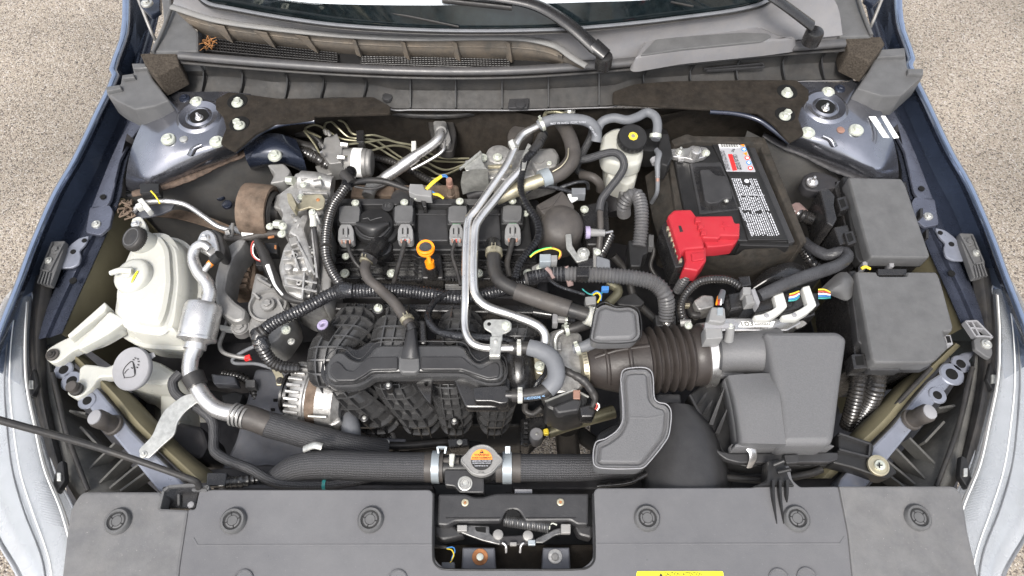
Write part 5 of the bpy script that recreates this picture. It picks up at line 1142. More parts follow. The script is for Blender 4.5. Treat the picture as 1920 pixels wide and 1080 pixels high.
part('paper_label', lathe(G(), A+ax.normalized()*.03, ax, [(k*27.5, 0), (k*27.5, .02)], 36), M['label_white'], ab)
h14 = hose('wire_conduit', 'black corrugated hose behind the timing cover next to the brake hydraulic block', [(560, 283, -.02), (580, 290, -.01), (600, 300, -.01), (612, 308, -.02)], 20, 'conduit', rib=.007, amp=.1, cat='conduit')
h15 = hose('wire_conduit', 'dark corrugated loom crossing behind the engine under the aluminium pipe', [(690, 292, -.06), (740, 305, -.07), (790, 330, -.09), (830, 355, -.11), (850, 375, -.14)], 13, 'rubber', rib=.006, amp=.08, cat='conduit')
h16 = hose('wire_conduit', 'black loom behind the engine running down to the thermostat', [(690, 285, -.05), (700, 300, -.08), (735, 330, -.12), (760, 350, -.14)], 14, 'rubber', cat='conduit')
for i, (pts, w_, lab) in enumerate((([(735, 211, .01), (780, 216, .01), (850, 216, .01), (905, 209, .01)], 12, 'black foam covered line clipped just under the cowl edge'),
    ([(645, 325, .06), (660, 345, .058)], 22, 'black taped junction of the harness above the oil cap'))):
    single('harness_line', tube(G(), pts, w_, seg=12, wob=.04), M['rubber'], lab, 'line')
sc = hose('sensor_cable', 'black sleeved cable running to the grey connector above the valve cover', [(664, 342, .055), (690, 338, .05), (720, 340, .045), (745, 348, .04), (768, 356, .035)], [9, 12, 12, 10, 8], 'rubber', 'cable')
part('branch', tube(G(), [(665, 350, .05), (700, 354, .045), (720, 348, .045)], 5), M['rubber'], sc)
gc = thing('sensor_connector', 'grey sensor connector with yellow taped wires on a black bracket above the valve cover', 'connector', (790, 360, .02))
part('body', prism(G(), [(768, 344), (793, 345), (797, 355), (810, 356), (809, 369), (780, 366), (766, 360)], .045, .02, .002, .002), M['connector_grey'], gc)
part('bracket', prism(G(), [(768, 360), (796, 360), (800, 388), (793, 388), (788, 372), (776, 372), (774, 388), (768, 388)], .03, .02, .002, .002), M['gloss_black'], gc)
part('clip', boxp(G(), 777, 365, 788, 373, .033, .003), M['bolt_white'], gc)
part('yellow_sleeve', tube(G(), [(799, 355, .04), (812, 342, .045), (828, 330, .045)], [7, 8, 7], flat=.6), M['yellow'], gc)
part('yellow_sleeve', tube(G(), [(812, 364, .04), (822, 365, .035), (832, 372, .03)], [5, 8, 6], flat=.6), M['yellow'], gc)
for o_ in (0, 3): part('blue_wire', tube(G(), [(827, 329+o_, .045), (835, 328+o_, .045), (840, 333+o_, .04)], 2.5), M['blue_wire'], gc)
part('blue_wire', tube(G(), [(809, 359, .04), (818, 364, .036)], 4), M['blue_wire'], gc)
o2 = thing('oxygen_sensor', 'rust brown oxygen sensor standing behind the third ignition coil', 'sensor', (845, 350, .0))
A = P(846, 370, -.0); ax = P(842, 335, .06)-A; k = S(845, 350, .03, 1)
part('body', lathe(G(), A, ax, [(k*9, 0), (k*9, .012), (k*7.5, .013), (k*7.5, .022), (k*6, .026), (k*6, .036)], 6), M['rust'], o2)
part('upper', lathe(G(), A+ax.normalized()*.036, ax, [(k*6.5, 0), (k*6.5, .008), (k*5.5, .009), (k*6, .011), (k*6, .02), (k*5, .022)], 20), M['copper'], o2)
# thermostat / EGR housing
th = thing('gas_valve_housing', 'cast metal valve housing with bolts behind the shiny pipes', 'valve housing', (950, 310, .0))
part('casting', prism(G(), [(868, 300), (905, 292), (940, 282), (1000, 278), (1040, 276), (1050, 292), (1046, 318), (1010, 330), (960, 340), (915, 335), (900, 322)], .035, .07, .005, .008), M['alu_cast'], th)
part('round_casting', disc(G(), 935, 288, .045, 50, .03, .008), M['alu_cast'], th)
part('motor_cover', prism(G(), [(998, 282), (1036, 276), (1048, 290), (1044, 312), (1006, 322), (996, 300)], .052, .02, .005, .005), M['alu_dull'], th)
part('motor_ring', lathe(G(), P(1010, 299, .053), Z, [(S(1010, 299, .05, 11), -.001), (S(1010, 299, .05, 11), .002), (S(1010, 299, .05, 9), .002), (S(1010, 299, .05, 3), .0005)], 24), M['alu_dull'], th)
part('yellow_bar', bar(G(), (915, 311, .045), (960, 309, .045), .005, .006), M['zinc_yellow'], th)
for x, y in ((933, 294), (905, 295), (1030, 308), (1000, 280)): bolt(x, y, .05, 18, th, M['bolt_white'])
part('support_plate', prism(G(), [(996, 272), (984, 318), (978, 318), (980, 290), (990, 268)], .09, .003, .0008, .001), M['zinc'], th)
gp = thing('heat_guard_plate', 'folded galvanised steel guard plate behind the third ignition coil', 'bracket', (890, 330, .03))
part('top_face', prism(G(), [(863, 316), (900, 284), (904, 286), (903, 300), (914, 318), (874, 320), (870, 312)], .072, .004, .001, .001), M['zinc'], gp)
part('front_face', loft(G(), [[(868, 322, .074), (890, 317, .076), (915, 317, .074)], [(866, 330, .06), (888, 326, .062), (915, 326, .06)], [(864, 345, .035), (886, 345, .037), (916, 343, .035)], [(868, 364, .01), (888, 358, .012), (916, 357, .01)]], 4, 3), M['zinc'], gp)
part('fold', bars(G(), [(862, 315, .078), (901, 283, .08)], .003, .006), M['zinc'], gp)
fg = thing('firewall_grommet', 'tilted rubber grommet cover on the firewall behind the shiny pipe', 'grommet', (980, 250, .0))
part('cover', prism(G(), [(955, 240), (975, 224), (998, 222), (1006, 232), (998, 250), (975, 268), (955, 270), (950, 255)], .0, .03, .006, .01), M['rubber_brown'], fg)
part('tube', tube(G(), [(1020, 222, .03), (1025, 211, .03), (1045, 210, .03), (1066, 216, .03)], 8), M['line_olive'], fg)
bolt(1068, 208, .03, 22, fg, M['zinc'])
# vacuum pump / solenoid with grey dome
vp = thing('domed_sensor_housing', 'dusty brown grey domed plastic housing right of the fourth coil', 'housing', (1045, 420, .0))
part('lid', prism(G(), [(1004, 384), (1054, 356), (1062, 364), (1078, 385), (1070, 410), (1040, 420), (1016, 400)], .05, .03, .005, .005), M['rubber_brown'], vp)
c = P(1052, 425, .03); k = S(1052, 425, .04, 1)
part('dome', lathe(G(), c, Vector((.05, -.25, 1)), [(k*46, -.05), (k*44, -.01), (k*42, .006), (k*36, .016), (k*26, .022), (k*10, .025)], 40), M['rubber_brown'], vp)
part('seam', bars(G(), [(1012, 392), (1036, 384), (1052, 360)], .003, .002, .0525), M['rubber_brown'], vp)
part('white_tag', prism(G(), [(1064, 364), (1078, 360), (1084, 372), (1070, 380)], .04, .004, .001, .001), M['label_white'], vp)
part('bracket', prism(G(), [(1060, 439), (1071, 438), (1073, 460), (1084, 478), (1104, 468), (1103, 486), (1082, 492), (1062, 465)], .05, .004, .001, .003), M['zinc'], vp)
bolt(1094, 474, .05, 24, vp, M['zinc'])
part('purple_ring', tube(G(), [(1098, 436, .03), (1106, 436, .03)], [25, 24], seg=20), M['purple'], vp)
part('port', tube(G(), [(1106, 436, .03), (1134, 437, .03)], [16, 13], seg=16), M['connector_grey'], vp)
part('port_pipe', tube(G(), [(1134, 437, .03), (1148, 434, .025)], 6), M['alu_pipe'], vp)
bc = thing('sensor_connector', 'grey black connector with yellow green and orange wires above the pipe junction', 'connector', (1028, 484, .04))
part('body', boxp(G(), 1012, 476, 1033, 491, .06, .02), M['clip_grey'], bc)
part('body_end', boxp(G(), 1033, 478, 1045, 490, .058, .02), M['connector_grey'], bc)
part('yellow_wire', tube(G(), [(994, 482, .06), (1004, 474, .065), (1020, 468, .065), (1036, 466, .065), (1050, 472, .06), (1048, 484, .05)], 3), M['yellow'], bc)
part('green_wire', tube(G(), [(994, 480, .06), (1004, 472, .065), (1020, 466, .065), (1034, 464, .065)], 2.5), M['green_seal'], bc)
part('orange_wire', tube(G(), [(1036, 464, .065), (1050, 470, .06), (1052, 478, .055), (1047, 486, .05)], 3), M['rust_orange'], bc)
part('lug', prism(G(), [(996, 500), (1012, 492), (1022, 500), (1020, 514), (1000, 514)], .03, .01, .002, .004), M['alu_dull'], bc); bolt(1013, 503, .035, 16, bc, M['bolt_white'])
wr = thing('coloured_wires', 'small loop of yellow blue and teal wires above the trapezoid resonator lid', 'wires', (1120, 555, .0))
part('wire', tube(G(), [(1092, 542, .02), (1102, 550, .02), (1112, 553, .02)], 3), M['teal_wire'], wr)
part('wire', tube(G(), [(1112, 553, .02), (1120, 549, .025), (1126, 556, .025), (1120, 568, .02)], 3.5), M['yellow'], wr)
part('wire', tube(G(), [(1110, 551, .02), (1118, 546, .025), (1127, 552, .025), (1126, 564, .02)], 3), M['blue_wire'], wr)
part('wire', tube(G(), [(1124, 552, .02), (1130, 548, .02), (1134, 542, .02)], 3), M['teal_wire'], wr)
part('plug', boxp(G(), 1128, 536, 1142, 544, .03, .01), M['blue_wire'], wr)
# clutter of brackets around the throttle and right side of the head
cl = thing('harness_clip_assembly', 'black harness clips and grey plug right of the domed housing', 'clips', (1110, 480, .0))
part('clip', boxp(G(), 1084, 484, 1112, 500, .045, .03), M['gloss_black'], cl)
part('plug', prism(G(), [(1118, 478), (1144, 486), (1145, 500), (1138, 512), (1118, 508)], .045, .03, .003, .004), M['rubber_grey'], cl)
part('stay', boxp(G(), 1112, 464, 1120, 500, .04, .004), M['alu_dull'], cl); bolt(1120, 472, .045, 14, cl, M['bolt_white'])
part('body', prism(G(), [(1085, 385), (1140, 375), (1145, 460), (1100, 460)], .005, .05, .004, .005), M['gloss_black'], cl)
bolt(1096, 392, .01, 16, cl, M['bolt_white'])
part('plug', boxp(G(), 1072, 352, 1098, 364, .05, .02), M['rubber_grey'], cl)
part('plug_wire', tube(G(), [(985, 362, .045), (1005, 350, .05), (1040, 352, .05), (1072, 360, .045)], 8), M['tape'], cl)
part('plug_wire', tube(G(), [(1050, 352, .05), (1080, 342, .05), (1100, 342, .05), (1103, 356, .045)], 7), M['tape'], cl)
part('lower_tube', tube(G(), [(1145, 440, .0), (1136, 460, .0), (1126, 480, .0), (1120, 500, -.01)], 18, rib=.006, amp=.1), M['conduit'], cl)
part('wire', tube(G(), [(1026, 520, .05), (1040, 532, .05), (1062, 542, .045), (1096, 552, .04)], 7), M['tape'], cl)
part('grey_sensor', prism(G(), [(1097, 556), (1118, 554), (1118, 570), (1098, 572)], .035, .02, .002, .002), M['connector_grey'], cl)
# throttle body area
tbd = thing('throttle_body', 'cast aluminium throttle body with black motor cover between the manifold and intake boot', 'throttle body', (1060, 700, -.05))
part('casting', prism(G(), [(1030, 620), (1060, 612), (1092, 625), (1096, 720), (1070, 742), (1030, 735), (1010, 690)], -.012, .1, .006, .01), M['alu_cast'], tbd)
part('flange', prism(G(), [(1000, 660), (1018, 664), (1030, 690), (1024, 704), (1004, 700)], .0, .03, .003, .006), M['zinc_yellow'], tbd); bolt(1012, 686, .004, 20, tbd, M['bolt_white'])
part('motor_cover', prism(G(), [(1020, 750), (1040, 736), (1078, 728), (1104, 740), (1100, 770), (1060, 780), (1024, 765)], -.01, .08, .006, .006), M['plastic_black'], tbd)
part('motor_top', prism(G(), [(1036, 762), (1076, 746), (1092, 750), (1086, 770), (1046, 776)], .0, .02, .004, .004), M['plastic_dark'], tbd)
part('seal_rim', bars(G(), [(1022, 752), (1078, 730), (1104, 744)], .003, .004, -.006), M['zinc'], tbd)
part('connector', prism(G(), [(1086, 762), (1110, 756), (1118, 770), (1112, 782), (1090, 782)], .002, .03, .003, .003), M['gloss_black'], tbd)
part('copper_clip', boxp(G(), 1075, 731, 1088, 748, .0, .01), M['copper'], tbd)
part('pipe_port', tube(G(), [(1080, 655, .01), (1104, 648, .02)], [26, 22], seg=16), M['alu_cast'], tbd)
part('small_port', tube(G(), [(1042, 655, .0), (1041, 638, .01), (1046, 626, .015), (1056, 620, .018)], 9), M['zinc'], tbd)
part('base_block', boxp(G(), 1030, 640, 1052, 656, .0, .02), M['alu_cast'], tbd)
s_ = hose('rubber_elbow', 'black elbow hose from the resonator to the small metal port', [(1056, 620, .02), (1080, 614, .022), (1110, 602, .022), (1120, 596, .02)], [16, 20, 24, 24], 'rubber')
part('clamp', clamp(G(), (1061, 619, .02), (1070, 616, .02), 21, 7), M['bolt_white'], s_)
s_ = hose('rubber_elbow', 'grey rubber connecting hose under the trapezoid resonator lid', [(1075, 655, .015), (1095, 650, .02), (1120, 640, .022), (1145, 632, .02)], [18, 22, 25, 26], 'rubber_grey')
part('clamp', clamp(G(), (1083, 653, .018), (1092, 650, .02), 23, 8), M['bolt_white'], s_)
s_ = hose('sleeved_cable', 'shiny black sleeved cable running down past the intake boot to the throttle connector', [(1052, 690, .02), (1070, 700, .02), (1092, 712, .018), (1106, 728, .015), (1116, 748, .012), (1110, 764, .01)], [12, 15, 17, 16, 14, 10], 'rubber', 'cable', wob=.12)
part('red_wire', tube(G(), [(1114, 755, .014), (1120, 760, .012), (1116, 768, .01)], 4), M['red_wire'], s_)
part('white_wire', tube(G(), [(1118, 754, .013), (1124, 761, .011), (1119, 770, .009)], 3), M['label_white'], s_)
s_ = hose('wire_sleeve', 'black wire with torn tape inside the loop of the moulded hose', [(1026, 680, .01), (1022, 700, .01), (1010, 715, .0), (1004, 725, -.01)], 9, 'tape', 'cable')
# injector rail hints
for x, y in ((1040, 600), (1050, 603)):
    pass
fr_ = thing('fuel_rail_connector', 'black fuel injector connectors beside the thick shiny pipe', 'connector', (1050, 595, -.01))
part('rail', tube(G(), [(1000, 585, -.0), (1034, 590, .0)], 18), M['gloss_black'], fr_)
part('connector', boxp(G(), 1036, 588, 1046, 606, .012, .02), M['cap_grey'], fr_)
part('connector', tube(G(), [(1046, 598, .005), (1062, 600, .005)], 14), M['connector_grey'], fr_)
part('green_ring', tube(G(), [(1060, 600, .005), (1064, 600, .005)], 15), M['bolt_white'], fr_)
part('knob', disc(G(), 1070, 600, .01, 18, .02), M['gloss_black'], fr_)
# lower right of manifold: pump with yellow marked tube
pm = thing('solenoid', 'small grey round solenoid with yellow plug next to a dusty strut tube below the manifold', 'solenoid', (1005, 815, -.15))
part('disc', disc(G(), 1006, 813, -.12, 26, .04, .004), M['cap_grey'], pm)
part('hub', disc(G(), 1006, 813, -.118, 5, .004), M['zinc'], pm)
part('yellow_plug', prism(G(), [(1018, 804), (1028, 802), (1030, 814), (1020, 814)], -.11, .01, .002, .003), M['yellow'], pm)
part('strut', tube(G(), [(1028, 812, -.14), (1070, 796, -.14), (1150, 772, -.15)], [20, 24, 26], seg=14), M['line_olive'], pm)
part('body', prism(G(), [(975, 785), (1022, 778), (1028, 800), (990, 838), (975, 835)], -.15, .06, .004, .004), M['gloss_black'], pm)
for i in range(5): part('tooth', boxp(G(), 982, 790+i*9, 990, 795+i*9, -.14, .01), M['plastic_dark'], pm)
part('lower_tube', tube(G(), [(985, 755, -.06), (985, 770, -.07), (1000, 776, -.07), (1016, 764, -.06)], 12), M['rubber'], pm)
# dark pieces low in the front gap
lo = thing('lower_pipes', 'dark hoses and pipes low in the front gap above the ground', 'pipes', (1130, 830, -.3))
part('pipe', tube(G(), [(1062, 800, -.2), (1064, 830, -.25), (1070, 880, -.3)], 44, seg=16), M['rubber'], lo)
part('pipe', tube(G(), [(1070, 800, -.28), (1110, 830, -.3), (1150, 850, -.3)], 30, seg=14), M['rubber'], lo)
part('pipe', tube(G(), [(660, 835, -.2), (720, 845, -.2), (790, 838, -.22), (840, 832, -.24)], 26, seg=14), M['rubber'], lo)
part('pipe', tube(G(), [(690, 855, -.16), (705, 835, -.15), (735, 818, -.17)], 13, rib=.006, amp=.1), M['conduit'], lo)

# more of the hidden undergrowth behind and under the engine
ex = thing('exhaust_heat_shield', 'dull brown heat shield and pipe stubs behind the valve cover', 'heat shield', (780, 350, -.1))
part('shield', prism(G(), [(660, 345), (860, 345), (864, 370), (655, 370)], -.06, .05, .006, .01), M['rust'], ex)
part('dome', disc(G(), 750, 366, -.02, 40, .03, .012), M['rubber_brown'], ex)
part('pipe', tube(G(), [(690, 368, -.03), (698, 350, -.03), (720, 338, -.04)], 24), M['alu_dull'], ex)
part('stub', tube(G(), [(880, 368, -.02), (905, 360, -.01), (930, 352, -.01)], 26), M['underbody'], ex)
gr = thing('front_gap_hoses', 'dark hoses and brackets low between the manifold runners and the radiator hose', 'hoses', (780, 835, -.2))
part('hose', tube(G(), [(620, 812, -.12), (680, 832, -.13), (760, 836, -.14), (840, 830, -.15), (900, 836, -.18)], 16), M['rubber'], gr)
part('bracket', prism(G(), [(700, 820), (760, 822), (764, 836), (702, 838)], -.14, .03, .003, .003), M['beam_grey'], gr)
part('bracket', prism(G(), [(838, 822), (878, 820), (880, 836), (842, 840)], -.13, .03, .003, .003), M['gloss_black'], gr)
part('pipe', tube(G(), [(735, 815, -.17), (742, 845, -.16), (748, 870, -.15)], 13), M['alu_dull'], gr)
for x, y in ((725, 829), (862, 829)): bolt(x, y, -.125, 11, gr, M['zinc'])
rb = thing('right_gap_hoses', 'dark hoses and clips between the corrugated conduit and the battery tray', 'hoses', (1190, 520, -.1))
part('hose', tube(G(), [(1150, 480, -.06), (1175, 510, -.08), (1190, 560, -.1), (1230, 600, -.1)], 15), M['rubber'], rb)
part('hose', tube(G(), [(1218, 440, -.04), (1226, 470, -.05), (1220, 500, -.07), (1240, 530, -.08)], 8), M['rubber'], rb)
part('clip', boxp(G(), 1216, 440, 1226, 462, -.01, .02), M['plastic_grey'], rb)
part('bracket', prism(G(), [(1150, 560), (1190, 548), (1210, 566), (1200, 575), (1160, 572)], -.08, .04, .003, .004), M['plastic_dark'], rb)
part('pipe', tube(G(), [(1140, 570, -.05), (1160, 545, -.05), (1140, 530, -.05)], 18), M['line_olive'], rb)
# =============== right third ===============
# brake fluid reservoir
rv = thing('brake_reservoir', 'white brake fluid reservoir with black ribbed cap and yellow centre', 'reservoir', (1170, 290, -.04))
part('tank', prism(G(), [(1128, 252), (1150, 238), (1200, 236), (1208, 250), (1207, 290), (1202, 305), (1170, 312), (1132, 300), (1126, 280)], .03, rad=.012, prof=[(-.09, .014), (-.04, .008), (-.034, .0), (-.008, .0), (-.003, .002), (0, .007)]), M['tank_white'], rv)
part('lower_tank', prism(G(), [(1138, 312), (1200, 308), (1192, 340), (1178, 348), (1150, 338), (1138, 330)], -.01, .05, .006, .01), M['tank_white'], rv)
part('base', prism(G(), [(1158, 350), (1186, 346), (1184, 366), (1166, 368)], -.035, .04, .003, .004), M['alu_dull'], rv)
A = P(1182, 268, .04); ax = Vector((.05, -.2, 1)); k = S(1182, 260, .06, 1)
part('neck', lathe(G(), A-ax*.006, ax, [(k*25, -.01), (k*25, .01)], 32), M['tank_white'], rv)
cp = part('cap', lathe(G(), A+ax.normalized()*.006, ax, [(k*27, 0), (k*28, .002), (k*28, .016), (k*26, .019), (k*24, .019)], 40), M['plastic_black'], rv)
an = ax.normalized(); u = an.orthogonal().normalized(); v_ = an.cross(u); g = G()
for i in range(22):
    t = i*math.tau/22; d = u*math.cos(t)+v_*math.sin(t); box(g, A+an*.015+d*(k*28.2), an, d.cross(an), .014, .003, .0012, .0003)
part('grip', g, M['plastic_dark'], cp)
part('yellow_mark', lathe(G(), A+an*.0252, an, [(k*9, 0), (k*9, .0008), (k*7, .001)], 8), M['yellow'], cp)
part('mark_ring', lathe(G(), A+an*.0263, an, [(k*4, 0), (k*4, .0004), (k*2.5, .0004), (k*2.4, .0001)], 16), M['zinc_yellow'], cp)
mc = thing('master_cylinder', 'dark hoses and master cylinder below the white brake reservoir', 'brake cylinder', (1150, 380, -.1))
part('body', tube(G(), [(1150, 345, -.08), (1160, 400, -.1)], 44), M['underbody'], mc)
part('dome', disc(G(), 1215, 250, -.03, 90, .05, .02), M['plastic_black'], mc)
# battery
bt = thing('battery', 'black car battery with grey warning label and white printed label in its felt tray', 'battery', (1380, 350, -.15))
bz = .02
part('case', prism(G(), [(1262, 290), (1331, 262), (1400, 263), (1479, 454), (1390, 452), (1292, 440)], bz, rad=.003, prof=[(-.16, 0), (-.004, 0), (-.001, .001), (0, .003)]), M['plastic_black'], bt)
part('side_strip', prism(G(), [(1399, 265), (1411, 265), (1491, 453), (1479, 456)], bz-.002, .12, .002, .002), M['plastic_dark'], bt)
part('lid_strip', prism(G(), [(1332, 264), (1400, 265), (1479, 450), (1403, 450), (1366, 330)], bz+.004, .006, .0015, .002), M['plastic_black'], bt)
part('well', prism(G(), [(1293, 306), (1352, 304), (1390, 392), (1312, 402)], bz+.003, .004, .001, .003), M['plastic_dark'], bt)
part('well_floor', prism(G(), [(1299, 312), (1352, 312), (1384, 392), (1316, 396)], bz+.0038, .002, .0006, .003), M['gloss_black'], bt)
part('vent_cover', prism(G(), [(1312, 318), (1330, 317), (1342, 328), (1364, 330), (1374, 372), (1358, 372), (1348, 380), (1330, 382), (1322, 376)], bz+.014, .012, .002, .005), M['plastic_dark'], bt)
for i in range(14): pass
bolt(1362, 376, bz+.01, 9, bt, M['zinc'])
part('label', prism(G(), [(1345, 265), (1394, 266), (1417, 322), (1362, 321)], bz+.0052, .0008, .0002, .002), M['label_silver'], bt)
part('barcode_panel', prism(G(), [(1347, 267), (1383, 267), (1388, 277), (1350, 277)], bz+.0058, .0005, .0001, .0005), M['label_white'], bt)
g = G()
for i in range(22):
    x = 1350+i*1.55; bar(g, (x, 269.5, bz+.0064), (x+2.3, 276, bz+.0064), .0006+.0004*(i*7 % 3), .0003)
part('barcode', g, M['print_black'], bt)
part('red_panel', prism(G(), [(1365, 289), (1373, 289), (1382, 319), (1374, 320)], bz+.0058, .0005, .0001, .0005), M['label_red'], bt)
zt = bz+.0066
for a, b_, s_ in (((1364, 318), (1353, 283), 'RENAULT NISSAN'), ((1369, 318), (1358, 283), 'BATTERY 12V 70AH 720A EN'), ((1386, 318), (1376, 290), '24410 5SA0A'), ((1391, 318), (1381, 290), 'MADE IN EU')):
    text(s_, a, b_, zt, M['print_black'], bt, .0062, bold=.01)
text('26', (1375, 286), (1378, 280), zt, M['print_black'], bt, .007)
for i, (mm, x, y) in enumerate((('orange', 1393, 272), ('label_blue', 1395, 280), ('orange', 1398, 288), ('label_red', 1401, 296), ('label_blue', 1404, 305), ('label_red', 1407, 315))):
    part('warning_symbol', lathe(G(), P(x, y, zt-.0004), Z, [(S(x, y, 0, 4.6), 0), (S(x, y, 0, 4.6), .0004)], 3 if mm == 'orange' else 20), M[mm], bt)
    if mm != 'orange': part('symbol_face', lathe(G(), P(x, y, zt), Z, [(S(x, y, 0, 2.6), 0), (S(x, y, 0, 2.6), .0003)], 14), M['label_white'], bt)
part('text_label', prism(G(), [(1367, 329), (1421, 330), (1470, 447), (1406, 447)], bz+.0048, .0006, .0002, .002), M['print_black'], bt)
random.seed(8); g = G()
def LB(u_, v2):   # label coordinates, u across 0..1, v down 0..1
    l_ = (1369+(1408-1369)*v2, 331+114*v2); r_ = (1420+(1468-1420)*v2, 332+113*v2); return (l_[0]+(r_[0]-l_[0])*u_, l_[1]+(r_[1]-l_[1])*u_, bz+.0052)
for c_ in range(13):
    if c_ == 10: continue
    v2 = .03
    while v2 < .96:
        L_ = random.uniform(.01, .045)
        if not (c_ in (5, 6, 7, 8) and v2 < .13) and not (.29 < v2 < .31) and not (.55 < v2 < .57):
            bar(g, LB(.05+c_*.072, v2), LB(.05+c_*.072, min(.97, v2+L_)), .0021, .0003)
        v2 += L_+random.uniform(.006, .016)
part('small_print', g, M['print_white'], bt, kind='stuff')
text('WARNING', LB(.1, .985)[:2], LB(.06, .80)[:2], bz+.0055, M['print_white'], bt, .006)
text('AVERTISSEMENT', LB(.03, .73)[:2], LB(.0, .5)[:2], bz+.0055, M['print_white'], bt, .006)
part('divider', bar(G(), LB(.02, .3), LB(.98, .3), .001, .0003), M['print_white'], bt)
part('divider', bar(G(), LB(.76, .02), LB(.76, .97), .001, .0003), M['print_white'], bt)
part('star_burst', lathe(G(), P(*LB(.55, .07)), Z, [(.005, 0), (.005, .0003)], 7), M['print_white'], bt)
part('front_lip', prism(G(), [(1388, 451), (1480, 454), (1480, 463), (1386, 460)], bz-.006, .1, .002, .002), M['plastic_black'], bt)
tr = thing('battery_tray', 'dirty black felt battery tray wrapped round the battery', 'tray', (1380, 400, -.25))
part('rear_wall', prism(G(), [(1258, 262), (1288, 250), (1300, 254), (1430, 256), (1434, 270), (1300, 266), (1264, 274)], .03, .2, .003, .004), M['felt_grey'], tr)
part('right_wall', prism(G(), [(1418, 258), (1434, 256), (1514, 452), (1502, 460)], .02, .2, .003, .004), M['felt_grey'], tr)
part('left_wall', prism(G(), [(1252, 292), (1266, 290), (1300, 390), (1280, 402), (1266, 395)], .01, .2, .004, .006), M['felt_grey'], tr)
part('front_wall', loft(G(), [[(1326, 476, .004), (1380, 478, .006), (1396, 468, .008), (1450, 465, .01), (1510, 456, .012)], [(1322, 492, -.03), (1380, 500, -.03), (1420, 498, -.03), (1460, 490, -.03), (1486, 480, -.02)], [(1300, 515, -.12), (1360, 530, -.12), (1420, 530, -.12), (1460, 520, -.12), (1480, 505, -.12)]], 4, 4, .004), M['felt_grey'], tr)
part('left_lower', loft(G(), [[(1210, 330, -.04), (1222, 400, -.04), (1240, 460, -.04), (1262, 500, -.04)], [(1252, 300, .0), (1264, 392, .0), (1258, 440, .0), (1282, 500, -.02)]], 4, 3, .003), M['felt_grey'], tr)
# red terminal cover with fuse bank
rd = thing('red_terminal_cover', 'bright red plastic cover over the positive battery terminal', 'terminal cover', (1310, 440, .0))
part('left_lid', prism(G(), [(1252, 404), (1264, 393), (1296, 392), (1308, 408), (1322, 465), (1284, 468), (1276, 482)], .046, .04, .004, .004), M['red'], rd)
part('spout', prism(G(), [(1283, 464), (1324, 462), (1325, 488), (1309, 509), (1281, 504), (1286, 486)], .04, .035, .004, .003), M['red'], rd)
part('spout_step', prism(G(), [(1296, 474), (1322, 472), (1321, 486), (1298, 490)], .044, .01, .002, .002), M['red'], rd)
part('right_lid', prism(G(), [(1303, 405), (1373, 404), (1378, 418), (1388, 418), (1387, 443), (1352, 442), (1348, 448), (1318, 446)], .05, .035, .003, .003), M['red'], rd)
part('right_front', prism(G(), [(1318, 446), (1350, 446), (1352, 440), (1388, 443), (1377, 459), (1347, 463), (1326, 464)], .038, .03, .003, .003), M['red'], rd)
for y in (408, 420, 432): part('hinge', boxp(G(), 1304+(y-408)*.45, y, 1314+(y-408)*.45, y+8, .055, .012), M['red'], rd)
part('plus_mark', bar(G(), (1350, 423, .0512), (1366, 423, .0512), .0018, .0012), M['red'], rd); part('plus_mark', bar(G(), (1356, 415, .0514), (1359, 431, .0514), .0018, .0012), M['red'], rd)
part('notch', prism(G(), [(1272, 423), (1277, 423), (1281, 434), (1275, 435)], .0465, .001, .0002, .0003), M['print_black'], rd)
fb = thing('fuse_terminal_block', 'black fuse terminal block with brass contacts along the left side of the red cover', 'fuse block', (1262, 460, .0))
part('block', prism(G(), [(1240, 425), (1251, 412), (1284, 488), (1282, 500), (1266, 502)], .03, .06, .002, .002), M['gloss_black'], fb)
for i in range(7): part('contact', boxp(G(), 1250+i*3.9, 424+i*10, 1256+i*3.9, 431+i*10, .034, .006), M['zinc_yellow'], fb)
s_ = hose('wire_conduit', 'short corrugated grey conduit with tape leaving the red terminal cover', [(1292, 500, .02), (1288, 515, .01), (1278, 532, -.01), (1270, 545, -.03)], [20, 20, 18, 16], 'conduit_grey', rib=.005, amp=.08, cat='conduit')
ng = thing('negative_terminal', 'pale metal negative battery clamp with nut and round post', 'battery clamp', (1300, 285, .02))
part('clamp', prism(G(), [(1256, 279), (1290, 277), (1298, 272), (1325, 276), (1332, 284), (1322, 294), (1300, 300), (1284, 296), (1262, 294)], .032, .01, .002, .003), M['alu_pipe'], ng)
part('post', disc(G(), 1306, 281, .05, 20, .018, .003), M['alu_pipe'], ng); part('post_top', disc(G(), 1306, 280, .0505, 13, .002), M['alu_dull'], ng)
bolt(1275, 284, .034, 17, ng, M['zinc'], kind=1); bolt(1324, 286, .034, 15, ng, M['bolt_white'])
part('tab', prism(G(), [(1270, 293), (1284, 293), (1282, 301), (1272, 300)], .03, .006, .001, .001), M['alu_pipe'], ng)
bs = thing('battery_sensor', 'black battery current sensor box with grey cable left of the battery', 'sensor', (1245, 275, .02))
part('box', prism(G(), [(1240, 250), (1254, 250), (1262, 292), (1252, 312), (1240, 308), (1234, 280)], .055, .04, .003, .003), M['plastic_black'], bs)
part('cable', tube(G(), [(1232, 282, .045), (1236, 290, .05), (1233, 310, .045), (1233, 335, .03), (1232, 360, .01), (1222, 380, -.03)], [12, 14, 9, 8, 8, 8]), M['rubber_grey'], bs)
part('ferrule', tube(G(), [(1234, 306, .045), (1233, 332, .032)], 9), M['alu_pipe'], bs)
part('copper_end', tube(G(), [(1233, 334, .032), (1233, 340, .028)], 7), M['copper'], bs)
part('tie', tube(G(), [(1226, 298, .04), (1230, 306, .04)], 16), M['cap_grey'], bs)
